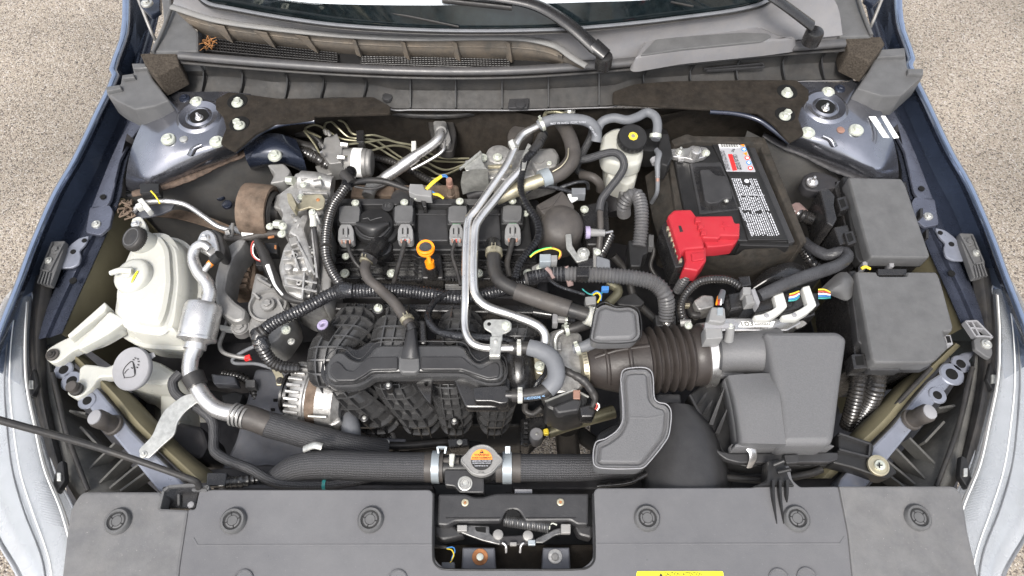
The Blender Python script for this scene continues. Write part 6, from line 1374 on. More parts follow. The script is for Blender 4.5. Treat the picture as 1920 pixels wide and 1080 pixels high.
# fuse boxes
fu = thing('fuse_box', 'upper black fuse box with a dusty flat grey lid by the right strut tower', 'fuse box', (1665, 410, -.05), 'fuse boxes on the right side')
part('lid', prism(G(), [(1590, 332), (1690, 334), (1698, 345), (1745, 480), (1738, 483), (1634, 482), (1628, 470)], .04, rad=.004, prof=[(-.03, 0), (-.006, 0), (-.002, .0008), (0, .003)]), M['plastic_grey'], fu)
part('lip', prism(G(), [(1579, 332), (1592, 330), (1640, 480), (1738, 482), (1736, 490), (1612, 492), (1604, 480)], .016, .02, .003, .003), M['plastic_black'], fu)
part('base', prism(G(), [(1562, 340), (1590, 332), (1700, 340), (1735, 486), (1610, 490), (1596, 470)], .0, .14, .003, .004), M['gloss_black'], fu)
for x, y in ((1568, 372), (1582, 436)): 
    part('latch', prism(G(), [(x, y), (x+18, y-5), (x+26, y+18), (x+8, y+24)], .026, .02, .002, .002), M['gloss_black'], fu)
    part('latch_window', prism(G(), [(x+5, y+3), (x+14, y), (x+19, y+14), (x+10, y+18)], .0265, .001, .0003, .001), M['hole_black'], fu)
for x in (1618, 1668): part('foot_tab', boxp(G(), x, 490, x+9, 500, .02, .02), M['cap_grey'], fu)
for x, y in ((1725, 390), (1736, 430)): part('side_clip', boxp(G(), x, y, x+6, y+16, .02, .03), M['gloss_black'], fu)
fu2 = thing('fuse_box', 'lower black fuse box with notched grey lid and a cut corner', 'fuse box', (1690, 590, -.05), 'fuse boxes on the right side')
part('lid', prism(G(), [(1604, 508), (1644, 509), (1647, 517), (1700, 517), (1700, 509), (1755, 509), (1760, 515), (1768, 538), (1788, 612), (1786, 621), (1769, 621), (1779, 652), (1754, 676), (1742, 680), (1642, 680), (1634, 670)], .04, rad=.0035, prof=[(-.03, 0), (-.006, 0), (-.002, .0008), (0, .003)]), M['plastic_grey'], fu2)
part('lip', prism(G(), [(1592, 508), (1605, 506), (1640, 672), (1650, 682), (1750, 682), (1735, 690), (1690, 690), (1688, 695), (1632, 694), (1624, 680), (1620, 650), (1608, 640)], .016, .02, .003, .003), M['plastic_dark'], fu2)
part('base', prism(G(), [(1582, 520), (1606, 508), (1764, 520), (1780, 600), (1764, 670), (1640, 690), (1602, 680), (1600, 640)], .0, .14, .003, .004), M['gloss_black'], fu2)
part('latch', prism(G(), [(1596, 664), (1622, 662), (1628, 690), (1601, 692)], .022, .03, .002, .002), M['gloss_black'], fu2); part('latch_window', prism(G(), [(1603, 668), (1618, 667), (1621, 684), (1606, 685)], .0225, .001, .0003, .001), M['hole_black'], fu2)
part('side_clip', prism(G(), [(1770, 627), (1783, 627), (1788, 645), (1776, 646)], .02, .03, .002, .001), M['cap_grey'], fu2); part('latch_window', prism(G(), [(1773, 630), (1781, 630), (1784, 642), (1777, 643)], .0205, .001, .0003, .0005), M['hole_black'], fu2)
part('yellow_tag', tube(G(), [(1615, 504, .028), (1622, 500, .03), (1632, 504, .028)], 6, flat=.6), M['yellow'], fu2)
part('notch_bridge', boxp(G(), 1646, 504, 1700, 516, .03, .03), M['gloss_black'], fu2)  # black block across the notch in the lid
cn = thing('harness_connector_block', 'black connector block with latches left of the upper fuse box', 'connector', (1555, 400, .0))
part('block', prism(G(), [(1536, 358), (1552, 352), (1566, 366), (1564, 384), (1570, 410), (1562, 425), (1550, 418), (1545, 390)], .03, .08, .003, .003), M['gloss_black'], cn)
part('block', prism(G(), [(1562, 426), (1590, 420), (1600, 452), (1575, 460)], .02, .06, .003, .003), M['gloss_black'], cn)
bb = thing('battery_bay_bracket', 'dark round bracket with a silver stud right of the battery', 'bracket', (1520, 340, .0))
part('bracket', prism(G(), [(1502, 342), (1508, 328), (1525, 320), (1548, 324), (1575, 336), (1570, 352), (1530, 360), (1510, 356)], .0, .02, .004, .008), M['underbody'], bb)
bolt(1523, 341, .006, 22, bb, M['alu_pipe'], kind=1)
s_ = hose('wire_conduit', 'short corrugated black conduit with pale tape right of the battery tray', [(1490, 398, -.03), (1505, 405, -.02), (1525, 412, -.02)], [30, 26, 22], 'conduit', rib=.005, amp=.08, cat='conduit')
part('tape', tube(G(), [(1490, 394, -.03), (1503, 404, -.02)], [32, 29]), M['pink_tape'], s_)
s_ = hose('wire_conduit', 'taped black harness curling round between the battery tray and the lower fuse box', [(1508, 452, .0), (1518, 462, .01), (1533, 471, .02), (1552, 478, .025), (1571, 473, .03), (1586, 474, .035), (1588, 484, .04), (1570, 498, .045), (1533, 511, .05), (1492, 525, .055), (1450, 543, .055), (1424, 555, .05)], [18, 20, 22, 22, 22, 22, 24, 25, 25, 25, 24, 22], 'wrap', cat='conduit')
s_ = hose('wire_conduit', 'corrugated black conduit dropping behind the taped harness', [(1500, 462, -.03), (1510, 475, -.03), (1522, 492, -.03), (1540, 505, -.04)], 18, 'conduit', rib=.006, amp=.1, cat='conduit')
s_ = hose('wire_conduit', 'thin corrugated black loop in front of the battery tray', [(1388, 538, .03), (1370, 527, .035), (1345, 523, .035), (1312, 528, .03), (1288, 548, .02), (1277, 572, .01), (1279, 592, .005), (1288, 606, .0)], 15, 'conduit', rib=.005, amp=.08, cat='conduit')
bg_ = thing('rubber_boot', 'crumpled black rubber boot between the battery tray and the white connectors', 'rubber boot', (1460, 520, -.02))
part('boot', loft(G(), [[(1410, 530, -.02), (1440, 505, -.01), (1480, 492, .0), (1508, 498, -.01)], [(1412, 540, .0), (1445, 520, .015), (1482, 508, .01), (1512, 512, .01)], [(1424, 548, -.01), (1455, 534, .0), (1490, 524, .012), (1515, 520, -.01)]], 6, 5, .003), M['gloss_black'], bg_)
gt = thing('grey_cable_sleeve', 'smooth grey sleeve tapering behind the two white connectors', 'sleeve', (1575, 540, .0))
part('sleeve', loft(G(), [[(1540, 540, .02), (1572, 512, .03), (1588, 510, .025)], [(1552, 548, .035), (1582, 530, .045), (1600, 524, .03)], [(1560, 552, .015), (1590, 562, .02), (1602, 545, .01)]], 5, 4, .004), M['plastic_grey'], gt)
# ECU with white lever connectors
ec = thing('engine_control_unit', 'silver engine control unit with a printed label behind the air box', 'control unit', (1430, 605, -.02))
part('case', prism(G(), [(1350, 596), (1498, 597), (1502, 606), (1476, 620), (1352, 620)], .02, .05, .002, .002), M['alu_pipe'], ec)
part('label', prism(G(), [(1390, 602), (1454, 602), (1448, 613), (1384, 613)], .0206, .0006, .0001, .001), M['label_white'], ec)
text('103', (1391, 612), (1413, 611), .0214, M['print_black'], ec, .012); text('NISSAN', (1417, 611), (1444, 610), .0214, M['print_black'], ec, .006)
text('23703 6RA4A', (1393, 605.5), (1448, 605), .0214, M['print_black'], ec, .004)
part('ear', prism(G(), [(1488, 604), (1506, 600), (1514, 606), (1506, 612), (1494, 616)], .016, .004, .001, .003), M['alu_dull'], ec)
part('board', prism(G(), [(1360, 552), (1520, 548), (1530, 590), (1500, 600), (1362, 598)], .0, .05, .003, .003), M['gloss_black'], ec)
for i, (dx, dy) in enumerate(((0, 0), (52, -1))):
    lc = thing('lever_connector', ('left' if i == 0 else 'right') + ' white lever connector with coloured wires above the control unit', 'connector', (1455+dx, 575+dy, .02), 'white lever connectors')
    part('lever', prism(G(), [(x+dx, y+dy) for x, y in ((1450, 553), (1469, 547), (1477, 574), (1464, 586), (1444, 598), (1420, 598), (1413, 591), (1430, 588), (1448, 580), (1456, 574))] if i == 0 else [(1504, 538), (1518, 534), (1532, 572), (1516, 586), (1496, 598), (1470, 598), (1465, 591), (1484, 587), (1502, 578), (1514, 570)], .052, .014, .0025, .003), M['white_plastic'], lc)
    part('housing', prism(G(), [(x+dx, y+dy) for x, y in ((1428, 562), (1450, 556), (1456, 572), (1446, 580), (1414, 588))], .04, .03, .002, .003), M['gloss_black'], lc)
    part('housing', prism(G(), [(x+dx, y+dy) for x, y in ((1470, 550), (1480, 550), (1486, 572), (1478, 578))], .045, .03, .002, .002), M['gloss_black'], lc)
    part('pivot', disc(G(), 1438+dx, 591+dy, .054, 9, .004), M['cap_grey'], lc)
    for k, mm in enumerate(('yellow', 'red_wire', 'label_white', 'blue_wire', 'teal_wire')):
        part('wire', tube(G(), [(1480+dx*1.03-k*.5, 552+dy+k*3, .05), (1488+dx*1.03+k, 550+dy+k*3, .052), (1498+dx*1.03, 546+dy+k*2.5, .05)] if i == 0 else [(1534, 543+k*4, .05), (1546, 543+k*4, .052), (1556, 548+k*2.5, .045)], 3.4), M[mm], lc)
gcn = thing('grey_connector', 'small grey two part connector clipped beside the taped harness', 'connector', (1408, 550, .03))
part('body', boxp(G(), 1393, 538, 1408, 552, .058, .02), M['connector_grey'], gcn); part('body', prism(G(), [(1397, 553), (1412, 551), (1418, 568), (1400, 570)], .056, .02, .002, .002), M['connector_grey'], gcn)
part('latch', prism(G(), [(1408, 542), (1416, 540), (1426, 566), (1422, 576), (1414, 560)], .06, .02, .002, .002), M['cap_grey'], gcn)
part('rear', prism(G(), [(1384, 518), (1406, 516), (1410, 535), (1390, 538)], .03, .03, .003, .003), M['gloss_black'], gcn)
part('rear', prism(G(), [(1366, 550), (1392, 546), (1398, 576), (1370, 580)], .035, .04, .003, .003), M['gloss_black'], gcn)
gs = thing('grey_cast_clutter', 'cast bracket and dark hose end left of the air flow sensor', 'bracket', (1310, 580, -.04))
part('bracket', prism(G(), [(1300, 564), (1318, 552), (1338, 554), (1340, 575), (1310, 582)], -.01, .04, .003, .005), M['alu_cast'], gs)
part('hose_end', tube(G(), [(1290, 570, -.03), (1298, 590, -.02), (1312, 592, -.02)], 14), M['rubber'], gs)
part('brass', boxp(G(), 1284, 568, 1294, 574, -.01, .01), M['zinc_yellow'], gs)
part('plate', prism(G(), [(1262, 560), (1300, 556), (1310, 600), (1270, 604)], -.06, .03, .003, .004), M['plastic_black'], gs)
# air flow sensor
mf = thing('air_flow_sensor', 'grey air flow sensor with plug on top of the air box inlet duct', 'sensor', (1350, 610, .05))
part('base', prism(G(), [(1322, 610), (1354, 612), (1356, 634), (1324, 636)], .075, .03, .002, .002), M['connector_grey'], mf)
part('plug', prism(G(), [(1334, 574), (1360, 576), (1362, 602), (1354, 606), (1328, 602)], .09, .03, .004, .004), M['connector_grey'], mf)
part('latch', boxp(G(), 1345, 576, 1356, 590, .093, .01), M['clip_grey'], mf)
part('flange', prism(G(), [(1322, 604), (1378, 606), (1376, 614), (1322, 614)], .08, .008, .001, .002), M['cap_grey'], mf)
part('post', tube(G(), [(1370, 612, .075), (1366, 638, .05)], [16, 18], seg=18), M['connector_grey'], mf); bolt(1370, 611, .078, 13, mf, M['bolt_white'])
for k_, mm in enumerate(('orange', 'red_wire', 'label_white')): part('wire', tube(G(), [(1343+k_*4, 572, .085), (1344+k_*4, 566, .085), (1346+k_*3, 556, .07)], 3.4), M[mm], mf)
part('wire_sleeve', tube(G(), [(1350, 566, .08), (1354, 552, .07), (1356, 545, .06)], [14, 12, 10], flat=.5), M['rubber_grey'], mf)
# air box
ab_ = thing('air_box', 'large grained dark grey air filter box with round inlet duct', 'air box', (1460, 740, -.1))
part('main_lid', prism(G(), [(1432, 620), (1572, 619), (1590, 632), (1588, 650), (1578, 723), (1570, 790), (1564, 833), (1466, 834), (1460, 740), (1448, 690), (1438, 640)], .055, rad=[.02]+[.012]*10, prof=[(-.08, 0), (-.012, 0), (-.006, .0015), (-.002, .005), (0, .011)]), M['plastic_grain'], ab_)
part('low_lid', loft(G(), [[(1356, 712, -.01), (1364, 750, -.01), (1372, 790, -.01), (1378, 833, -.01)], [(1361, 708, .025), (1371, 745, .03), (1379, 790, .03), (1384, 832, .028)], [(1368, 704, .036), (1379, 742, .042), (1388, 790, .043), (1394, 831, .042)], [(1420, 700, .038), (1430, 740, .05), (1436, 790, .051), (1440, 832, .051)], [(1452, 700, .04), (1462, 740, .053), (1468, 790, .054), (1474, 833, .0545)]], 5, 4, .02), M['plastic_grain'], ab_)
part('front_drop', prism(G(), [(1378, 833), (1384, 830), (1470, 832), (1560, 833), (1566, 837), (1378, 838)], .03, .04, .002, .002), M['plastic_grain'], ab_)
part('inlet_duct', tube(G(), [(1332, 664, .0), (1380, 662, .004), (1420, 662, .006), (1452, 664, .002)], [76, 76, 80, 100], seg=36), M['plastic_grain'], ab_)
part('duct_ring', tube(G(), [(1335, 664, .0), (1340, 664, .0)], [98, 98], seg=36), M['plastic_dark'], ab_)
part('duct_lip', prism(G(), [(1336, 697), (1400, 698), (1392, 706), (1340, 706)], .0, .01, .002, .002), M['plastic_grain'], ab_)
part('lower_case', prism(G(), [(1292, 738), (1330, 712), (1362, 712), (1378, 838), (1568, 838), (1574, 862), (1566, 874), (1400, 876), (1372, 868), (1352, 846), (1318, 790)], -.03, .2, .004, .005), M['plastic_black'], ab_)
part('rim', prism(G(), [(1340, 840), (1352, 846), (1372, 850), (1572, 848), (1571, 862), (1556, 867), (1386, 868), (1362, 862), (1348, 852)], .0, .012, .002, .004), M['plastic_dark'], ab_)
g = G(); bars(g, [(1294, 740), (1320, 790), (1352, 846), (1374, 866), (1400, 868), (1560, 868)], .004, .006, -.024); part('rim_line', g, M['plastic_dark'], ab_)
for x in (1372, 1387, 1431, 1457, 1484, 1511, 1538): part('rib', loft(G(), [[(x, 833, .034), (x-4, 838, .006), (x-3, 846, .003)], [(x+3, 833, .034), (x+1, 838, .006), (x+1, 846, .003)]], 2, 1, .01), M['plastic_grain'], ab_)
for a, b_ in (((1311, 757), (1325, 735)), ((1322, 773), (1335, 750)), ((1332, 796), (1357, 728)), ((1344, 812), (1362, 768))):
    part('wedge_rib', loft(G(), [[(a[0]-3, a[1], -.02), ((a[0]+b_[0])/2-2, (a[1]+b_[1])/2, .0), (*b_, .012)], [(a[0]+5, a[1]+1, -.02), ((a[0]+b_[0])/2+4, (a[1]+b_[1])/2, .0), (b_[0]+2, b_[1], .012)]], 3, 1, .02), M['plastic_dark'], ab_)
part('spring_clip', tube(G(), [(1405, 838, .02), (1411, 846, .018), (1412, 860, .01), (1406, 876, -.005)], [18, 17, 17, 15], flat=.3), M['alu_pipe'], ab_)
part('clip_head', boxp(G(), 1393, 829, 1418, 835, .024, .006), M['alu_pipe'], ab_)
part('tab', prism(G(), [(1470, 852), (1498, 851), (1498, 868), (1474, 870)], .012, .014, .002, .003), M['plastic_dark'], ab_)
for x in (1420, 1500, 1520): part('slot', boxp(G(), x, 869, x+9, 873, -.0285, .001), M['hole_black'], ab_)
part('mount_arm', prism(G(), [(1572, 810), (1634, 828), (1640, 838), (1636, 856), (1670, 870), (1684, 886), (1664, 898), (1640, 892), (1600, 878), (1560, 868), (1572, 845)], -.005, .03, .003, .005, bot=True), M['plastic_black'], ab_)
part('arm_rib', bars(G(), [(1574, 812), (1632, 832), (1630, 856), (1574, 842)], .003, .01, .004), M['plastic_dark'], ab_)
part('washer', disc(G(), 1648, 872, .004, 40, .005, .001, dish=.001), M['zinc_yellow'], ab_); bolt(1650, 872, .006, 20, ab_, M['bolt_white'], kind=2)
part('screw_cross', bar(G(), (1645, 872, .0135), (1655, 872, .0135), .0016, .002), M['print_black'], ab_); part('screw_cross', bar(G(), (1650, 867, .0134), (1650, 877, .0134), .0016, .002), M['print_black'], ab_)
# intake boot
ib = thing('intake_boot', 'brown black rubber intake boot with bellows and a wide shiny clamp', 'intake boot', (1200, 675, -.03))
zc = -.012; A = P(1098, 688, zc); B = P(1335, 664, zc); ax = (B-A); L_ = ax.length; an = ax.normalized(); k = S(1215, 676, zc, 1)
q = lambda x: (x-1098)/237*L_
prof = [(k*32, q(1098)), (k*36, q(1103)), (k*45, q(1125)), (k*53, q(1150)), (k*57, q(1185)), (k*58, q(1208))]
for i in range(5):
    x = 1212+i*15.5; prof += [(k*51, q(x)), (k*50, q(x+4)), (k*62, q(x+8)), (k*63.5, q(x+10)), (k*62, q(x+12))]
prof += [(k*54, q(1291)), (k*57, q(1296)), (k*58, q(1312)), (k*54, q(1333))]
part('boot', lathe(G(), A, an, prof, 56), M['boot_brown'], ib)
u = (Z-an*Z.dot(an)).normalized(); v_ = an.cross(u)
def BS(x, deg, r): 
    t = math.radians(deg); return A+an*q(x)+(u*math.cos(t)+v_*math.sin(t))*(k*r)
part('rib', tube(G(), [BS(1112, 0, 38.5), BS(1130, -2, 46), BS(1150, -4, 52), BS(1185, -4, 56), BS(1208, -4, 57)], 0, rm=.004), M['boot_brown'], ib)
part('rib', tube(G(), [BS(1132, d, 47) for d in range(-50, 75, 12)], 0, rm=.004), M['boot_brown'], ib)
part('rib', tube(G(), [BS(1172, d, 55) for d in range(-50, 75, 12)], 0, rm=.004), M['boot_brown'], ib)
part('wide_clamp', lathe(G(), A+an*q(1314), an, [(k*58, 0), (k*60.5, .0008), (k*60.5, q(1331)-q(1314)), (k*58, q(1332)-q(1314))], 56), M['steel'], ib)
part('clamp_screw', tube(G(), [(1276, 606, .03), (1296, 604, .035)], [14, 10], seg=8), M['alu_dull'], ib); bolt(1291, 610, .042, 15, ib, M['bolt_white'])
part('worm_clamp', lathe(G(), A+an*q(1089), an, [(k*33, 0), (k*37, .0008), (k*38, q(1099)-q(1089)), (k*34, q(1100)-q(1089))], 40), M['zinc_yellow'], ib)
g = G()
for i in range(16): p0 = BS(1091, -60+i*9, 37.3); p1 = BS(1097, -60+i*9, 38.3); bar(g, p0, p1, .0012, .001, up=(p0-A-an*q(1091)))
part('clamp_slots', g, M['print_black'], ib)
part('support', prism(G(), [(1230, 738), (1276, 738), (1278, 756), (1232, 756)], -.03, .03, .003, .004), M['plastic_dark'], ib)
part('outlet', tube(G(), [(1180, 640, .03), (1182, 625, .045)], [40, 44], seg=24), M['boot_brown'], ib)
# resonators
r1 = thing('resonator', 'trapezoid shaped resonator with a grained grey lid above the intake boot', 'resonator', (1155, 608, .02))
pl = [(1108, 622), (1118, 576), (1134, 567), (1156, 575), (1184, 573), (1198, 583), (1202, 628), (1188, 641), (1124, 643), (1107, 636)]
part('lid', prism(G(), pl, .08, rad=.008, prof=[(-.028, .002), (-.008, 0), (-.005, .0005), (-.0045, .004), (-.007, .0055), (-.0035, .007), (-.001, .009), (0, .012)]), M['plastic_grain'], r1)
part('rim', tube(G(), [(x, y, .0755) for x, y in pl+pl[:1]], 2.6), M['plastic_black'], r1)
r2 = thing('resonator', 'boot shaped resonator with a grained grey lid left of the air box', 'resonator', (1190, 790, .0))
pl = [(1164, 710), (1168, 695), (1182, 690), (1212, 690), (1223, 700), (1227, 746), (1234, 754), (1250, 758), (1258, 770), (1256, 806), (1250, 824), (1212, 872), (1200, 878), (1124, 877), (1113, 868), (1117, 830), (1136, 822), (1158, 806), (1168, 784)]
part('lid', prism(G(), pl, .075, rad=.007, prof=[(-.045, .003), (-.008, 0), (-.0035, .0006), (-.002, .002), (-.002, .004), (-.005, .0055), (-.006, .0075), (-.003, .009), (-.0015, .0115)]), M['plastic_grain'], r2)
part('rim', tube(G(), [P(x, y, .0745) for x, y in pl+pl[:1]], 2.4), M['cap_grey'], r2)
part('fold', bars(G(), [(1180, 782), (1214, 784), (1244, 778)], .003, .001, .0742), M['plastic_grain'], r2)
part('lower_body', prism(G(), [(1120, 812), (1160, 790), (1165, 770), (1240, 770), (1238, 830), (1200, 850), (1116, 850)], .02, .1, .006, .008), M['plastic_black'], r2)
du = thing('intake_duct', 'large smooth black intake duct sweeping down behind the grille cover', 'duct', (1290, 850, -.05))
part('duct', loft(G(), [[(1222, 770, -.14), (1206, 830, -.14), (1204, 880, -.12), (1206, 925, -.12)], [(1236, 762, -.04), (1216, 812, -.03), (1212, 870, -.02), (1212, 925, -.02)], [(1262, 756, -.0), (1262, 810, .012), (1262, 870, .014), (1262, 925, .014)], [(1290, 758, -.0), (1318, 800, .012), (1330, 860, .014), (1334, 925, .014)], [(1302, 764, -.03), (1336, 804, -.02), (1356, 860, -.02), (1368, 925, -.02)], [(1308, 772, -.14), (1342, 812, -.14), (1366, 870, -.14), (1376, 925, -.14)]], 4, 4, .003), M['plastic_dark'], du)
# conduits under the lower fuse box, washer rod
s_ = hose('wire_conduit', 'left one of two fat corrugated conduits under the lower fuse box', [(1612, 696, -.03), (1608, 730, -.05), (1600, 765, -.08), (1590, 800, -.12)], 30, 'conduit', rib=.0065, amp=.07, cat='conduit')
s_ = hose('wire_conduit', 'right one of two fat corrugated conduits under the lower fuse box', [(1646, 696, -.02), (1640, 730, -.04), (1624, 765, -.08), (1600, 800, -.12)], 34, 'conduit', rib=.0065, amp=.07, cat='conduit')
single('cable_rod', tube(G(), [(1745, 690, -.02), (1700, 738, -.03), (1625, 818, -.06)], 9), M['rubber'], 'thin dark rod running down beside the right front rail', 'rod')
hb = thing('side_lamp_bracket', 'grey webbed plastic bracket with a bolt beside the right headlight', 'bracket', (1838, 640, .0))
part('web', bars(G(), [(1811, 602), (1832, 601), (1862, 632), (1848, 630), (1830, 630), (1811, 602)], .003, .012, .012), M['cap_grey'], hb)
part('web', bars(G(), [(1822, 601), (1838, 630)], .003, .012, .011), M['cap_grey'], hb); part('web', bars(G(), [(1818, 614), (1846, 616)], .003, .012, .0105), M['cap_grey'], hb)
part('plate', prism(G(), [(1826, 636), (1840, 628), (1856, 632), (1862, 662), (1858, 672), (1850, 670), (1828, 654)], .01, .008, .002, .003), M['plastic_grey'], hb); bolt(1850, 645, .012, 20, hb, M['zinc'])
lb = thing('bar_code_label', 'white bar code sticker on the right strut tower', 'sticker', (1655, 235, .05))
for pl in ([(1629, 218), (1642, 218), (1668, 258), (1656, 257)], [(1652, 217), (1660, 217), (1686, 258), (1676, 259)]): part('sticker', prism(G(), pl, .066, .0012, .0003, .001), M['label_white'], lb)
g = G()
for i in range(12): bar(g, (1647+i*.9, 233+i*1.8, .0668), (1655+i*.9, 233+i*1.8, .0668), .0008, .0003)
part('barcode', g, M['print_black'], lb)
text('VA', (1634, 223), (1640, 223), .0668, M['print_black'], lb)
# =============== front: radiator hoses, filler cap, grille cover, hood latch ===============
rh = hose('radiator_hose', 'thick braided radiator hose left of the filler cap', [(812, 876, -.01), (760, 876, -.012), (680, 874, -.015), (610, 872, -.02), (560, 878, -.03), (525, 900, -.05), (500, 935, -.07)], 54, 'braid')
part('cuff', tube(G(), [(798, 876, -.01), (832, 876, -.01)], 56, seg=24), M['rubber_brown'], rh)
part('clamp', clamp(G(), (818, 876, -.01), (830, 876, -.01), 58, 14, tab=False), M['clip_grey'], rh)
part('clamp_ear', bars(G(), [(822, 850, .03), (820, 838, .034), (836, 838, .034), (834, 850, .03)], .003, .008), M['clip_grey'], rh)
part('wire_clip', tube(G(), [(604, 838, .0), (590, 835, .0), (570, 842, -.01)], 14, flat=.5), M['zinc'], rh)
rh2 = hose('radiator_hose', 'thick braided radiator hose right of the filler cap', [(946, 877, -.01), (1000, 877, -.01), (1060, 877, -.012), (1110, 876, -.02), (1150, 872, -.03), (1200, 872, -.05)], 50, 'braid')
part('cuff', tube(G(), [(930, 877, -.01), (976, 877, -.01)], 54, seg=24), M['rubber_brown'], rh2)
part('clamp', clamp(G(), (951, 877, -.01), (960, 877, -.01), 57, 17, tab=False), M['clip_grey'], rh2)
part('clamp_ear', bar(G(), (952, 850, .032), (952, 837, .036), .008, .006), M['clip_grey'], rh2)
fn = thing('filler_neck', 'black plastic radiator filler neck with a rough round boss under the warning cap', 'filler neck', (880, 890, -.04))
part('neck', tube(G(), [(832, 877, -.01), (880, 877, -.01), (940, 877, -.01)], 46, seg=24), M['plastic_black'], fn)
part('bracket', prism(G(), [(833, 880), (907, 880), (908, 924), (862, 924), (852, 912), (834, 910)], .012, .02, .002, .003), M['plastic_dark'], fn)
part('round_boss', disc(G(), 872, 906, .0135, 28, .004, .001, dish=.001, seg=32), M['zinc'], fn)
for r_ in (8, 5): part('boss_ring', tube(G(), [P(872, 906, .0145)+Vector((math.cos(t)*.001*r_, math.sin(t)*.001*r_, 0)) for t in [i*.4 for i in range(17)]], 0, rm=.0007, seg=5), M['alu_cast'], fn)
part('overflow_pipe', tube(G(), [(800, 866, -.0), (835, 864, .005), (862, 864, .01)], [16, 14, 14]), M['rubber_brown'], fn)
part('overflow_clip', prism(G(), [(842, 850), (853, 850), (850, 872), (842, 872)], .03, .01, .002, .002), M['tank_white'], fn)
part('seat', disc(G(), 903, 866, .018, 60, .04), M['plastic_black'], fn)
rc = thing('radiator_cap', 'silver radiator cap with orange and black warning label', 'radiator cap', (903, 864, .02))
zc = .032; cc = P(903, 862, zc); k = S(903, 862, zc, 1)
pl = []
for i in range(48):
    t = i*math.tau/48; r = 32+7.5*max(0, math.cos(t*2))**6*(1 if abs(math.cos(t)) > .7 else 0); pl.append(cc+Vector((math.cos(t)*r*k, math.sin(t)*r*k*.93, 0)))
part('disc', prism(G(), pl, rad=0, prof=[(-.010, -.0005), (-.008, 0), (-.001, 0), (0, .0008), (.0002, .0018), (-.0006, .0028)]), M['alu_dull'], rc)
def arc(r, a, b_, n=18): return [cc+Vector((math.cos(math.radians(a+(b_-a)*i/n))*r*k, math.sin(math.radians(a+(b_-a)*i/n))*r*k, 0)) for i in range(n+1)]
def flatp(pts, z, m, name, par): 
    g = G(); g.add([Vector((p.x, p.y, z)) for p in pts], [tuple(range(len(pts)))]); g.add([Vector((p.x, p.y, z-.0005)) for p in pts], [tuple(range(len(pts)))[::-1]]); return part(name, g, m, par)
flatp(arc(20, 0, 180), zc+.0008, M['label_orange'], 'orange_label', rc)
flatp(arc(20, 180, 360), zc+.0008, M['print_black'], 'black_label', rc)
flatp([cc+Vector((x*k, y*k, 0)) for x, y in ((-4, 12), (4, 12), (0, 19))], zc+.0013, M['print_black'], 'warning_triangle', rc)
flatp([cc+Vector((x*k, y*k, 0)) for x, y in ((-.6, 14), (.6, 14), (.6, 17), (-.6, 17))], zc+.0017, M['label_orange'], 'warning_mark', rc)
def ct_(s, y, w_, h, m):
    a = cc+Vector((-w_*k, y*k, 0)); b_ = cc+Vector((w_*k, y*k, 0)); a.z = b_.z = zc+.0012; text(s, a, b_, zc+.0012, m, rc, h*k*1.4, bold=.01)
_P = pts_w
def text2(): pass
ct_('WARNING', 6.8, 14, 3.6, M['print_black']); ct_('AVERTISSEMENT', 1.2, 18.5, 3.6, M['print_black'])
ct_('NEVER OPEN WHEN HOT', -4.2, 18, 2.4, M['print_white']); ct_('NE JAMAIS OUVRIR A CHAUD', -8, 17, 2.2, M['print_white']); ct_('NISSAN MOTOR CO., LTD.', -13, 12.5, 2, M['print_white'])
ct_('137 kPa', -25.5, 5.5, 3, M['print_black'])
# grille cover
gc = thing('grille_cover', 'wide flat grey plastic radiator grille cover along the bottom with push clips', 'grille cover', (960, 1000, .0))
gz = .03
part('panel', prism(G(), [(352, 955), (366, 955), (374, 918), (806, 918), (813, 926), (812, 1046), (832, 1067), (1092, 1067), (1115, 1046), (1112, 926), (1118, 915), (1412, 914), (1440, 900), (1448, 874), (1480, 872), (1486, 900), (1500, 913), (1572, 912), (1590, 1000), (1612, 1210), (322, 1210), (336, 1060)], gz, rad=[.004, .004, .004, .004, .004, .02, .02, .02, .02, .004, .004]+[.004]*11, prof=[(-.02, 0), (-.002, 0), (-.0007, .0005), (0, .0018)]), M['plastic_cover'], gc)
part('left_panel', prism(G(), [(152, 922), (300, 922), (306, 930), (300, 953), (353, 956), (337, 1062), (323, 1210), (90, 1210), (116, 1080), (124, 1010), (132, 955)], gz+.0025, rad=[.01]+[.003]*10, prof=[(-.03, 0), (-.004, 0), (-.001, .001), (0, .004)]), M['plastic_cover_dirty'], gc)
part('right_panel', prism(G(), [(1573, 911), (1790, 911), (1804, 926), (1816, 1000), (1834, 1080), (1870, 1210), (1611, 1210), (1590, 1000)], gz+.0025, rad=[.002, .01]+[.004]*6, prof=[(-.03, 0), (-.004, 0), (-.001, .001), (0, .004)]), M['plastic_cover_dirty'], gc)
part('crease', bars(G(), [(362, 1008), (370, 1022), (812, 1021)], .0025, .0015, gz+.0006), M['plastic_cover'], gc)
part('crease', bars(G(), [(1115, 1020), (1575, 1019), (1584, 1006)], .0025, .0015, gz+.0006), M['plastic_cover'], gc)
part('notch_rim', tube(G(), [(813, 926, gz), (812, 1046, gz), (818, 1060, gz), (832, 1067, gz), (960, 1068, gz), (1092, 1067, gz), (1108, 1060, gz), (1115, 1046, gz), (1112, 926, gz)], 4), M['plastic_black'], gc)
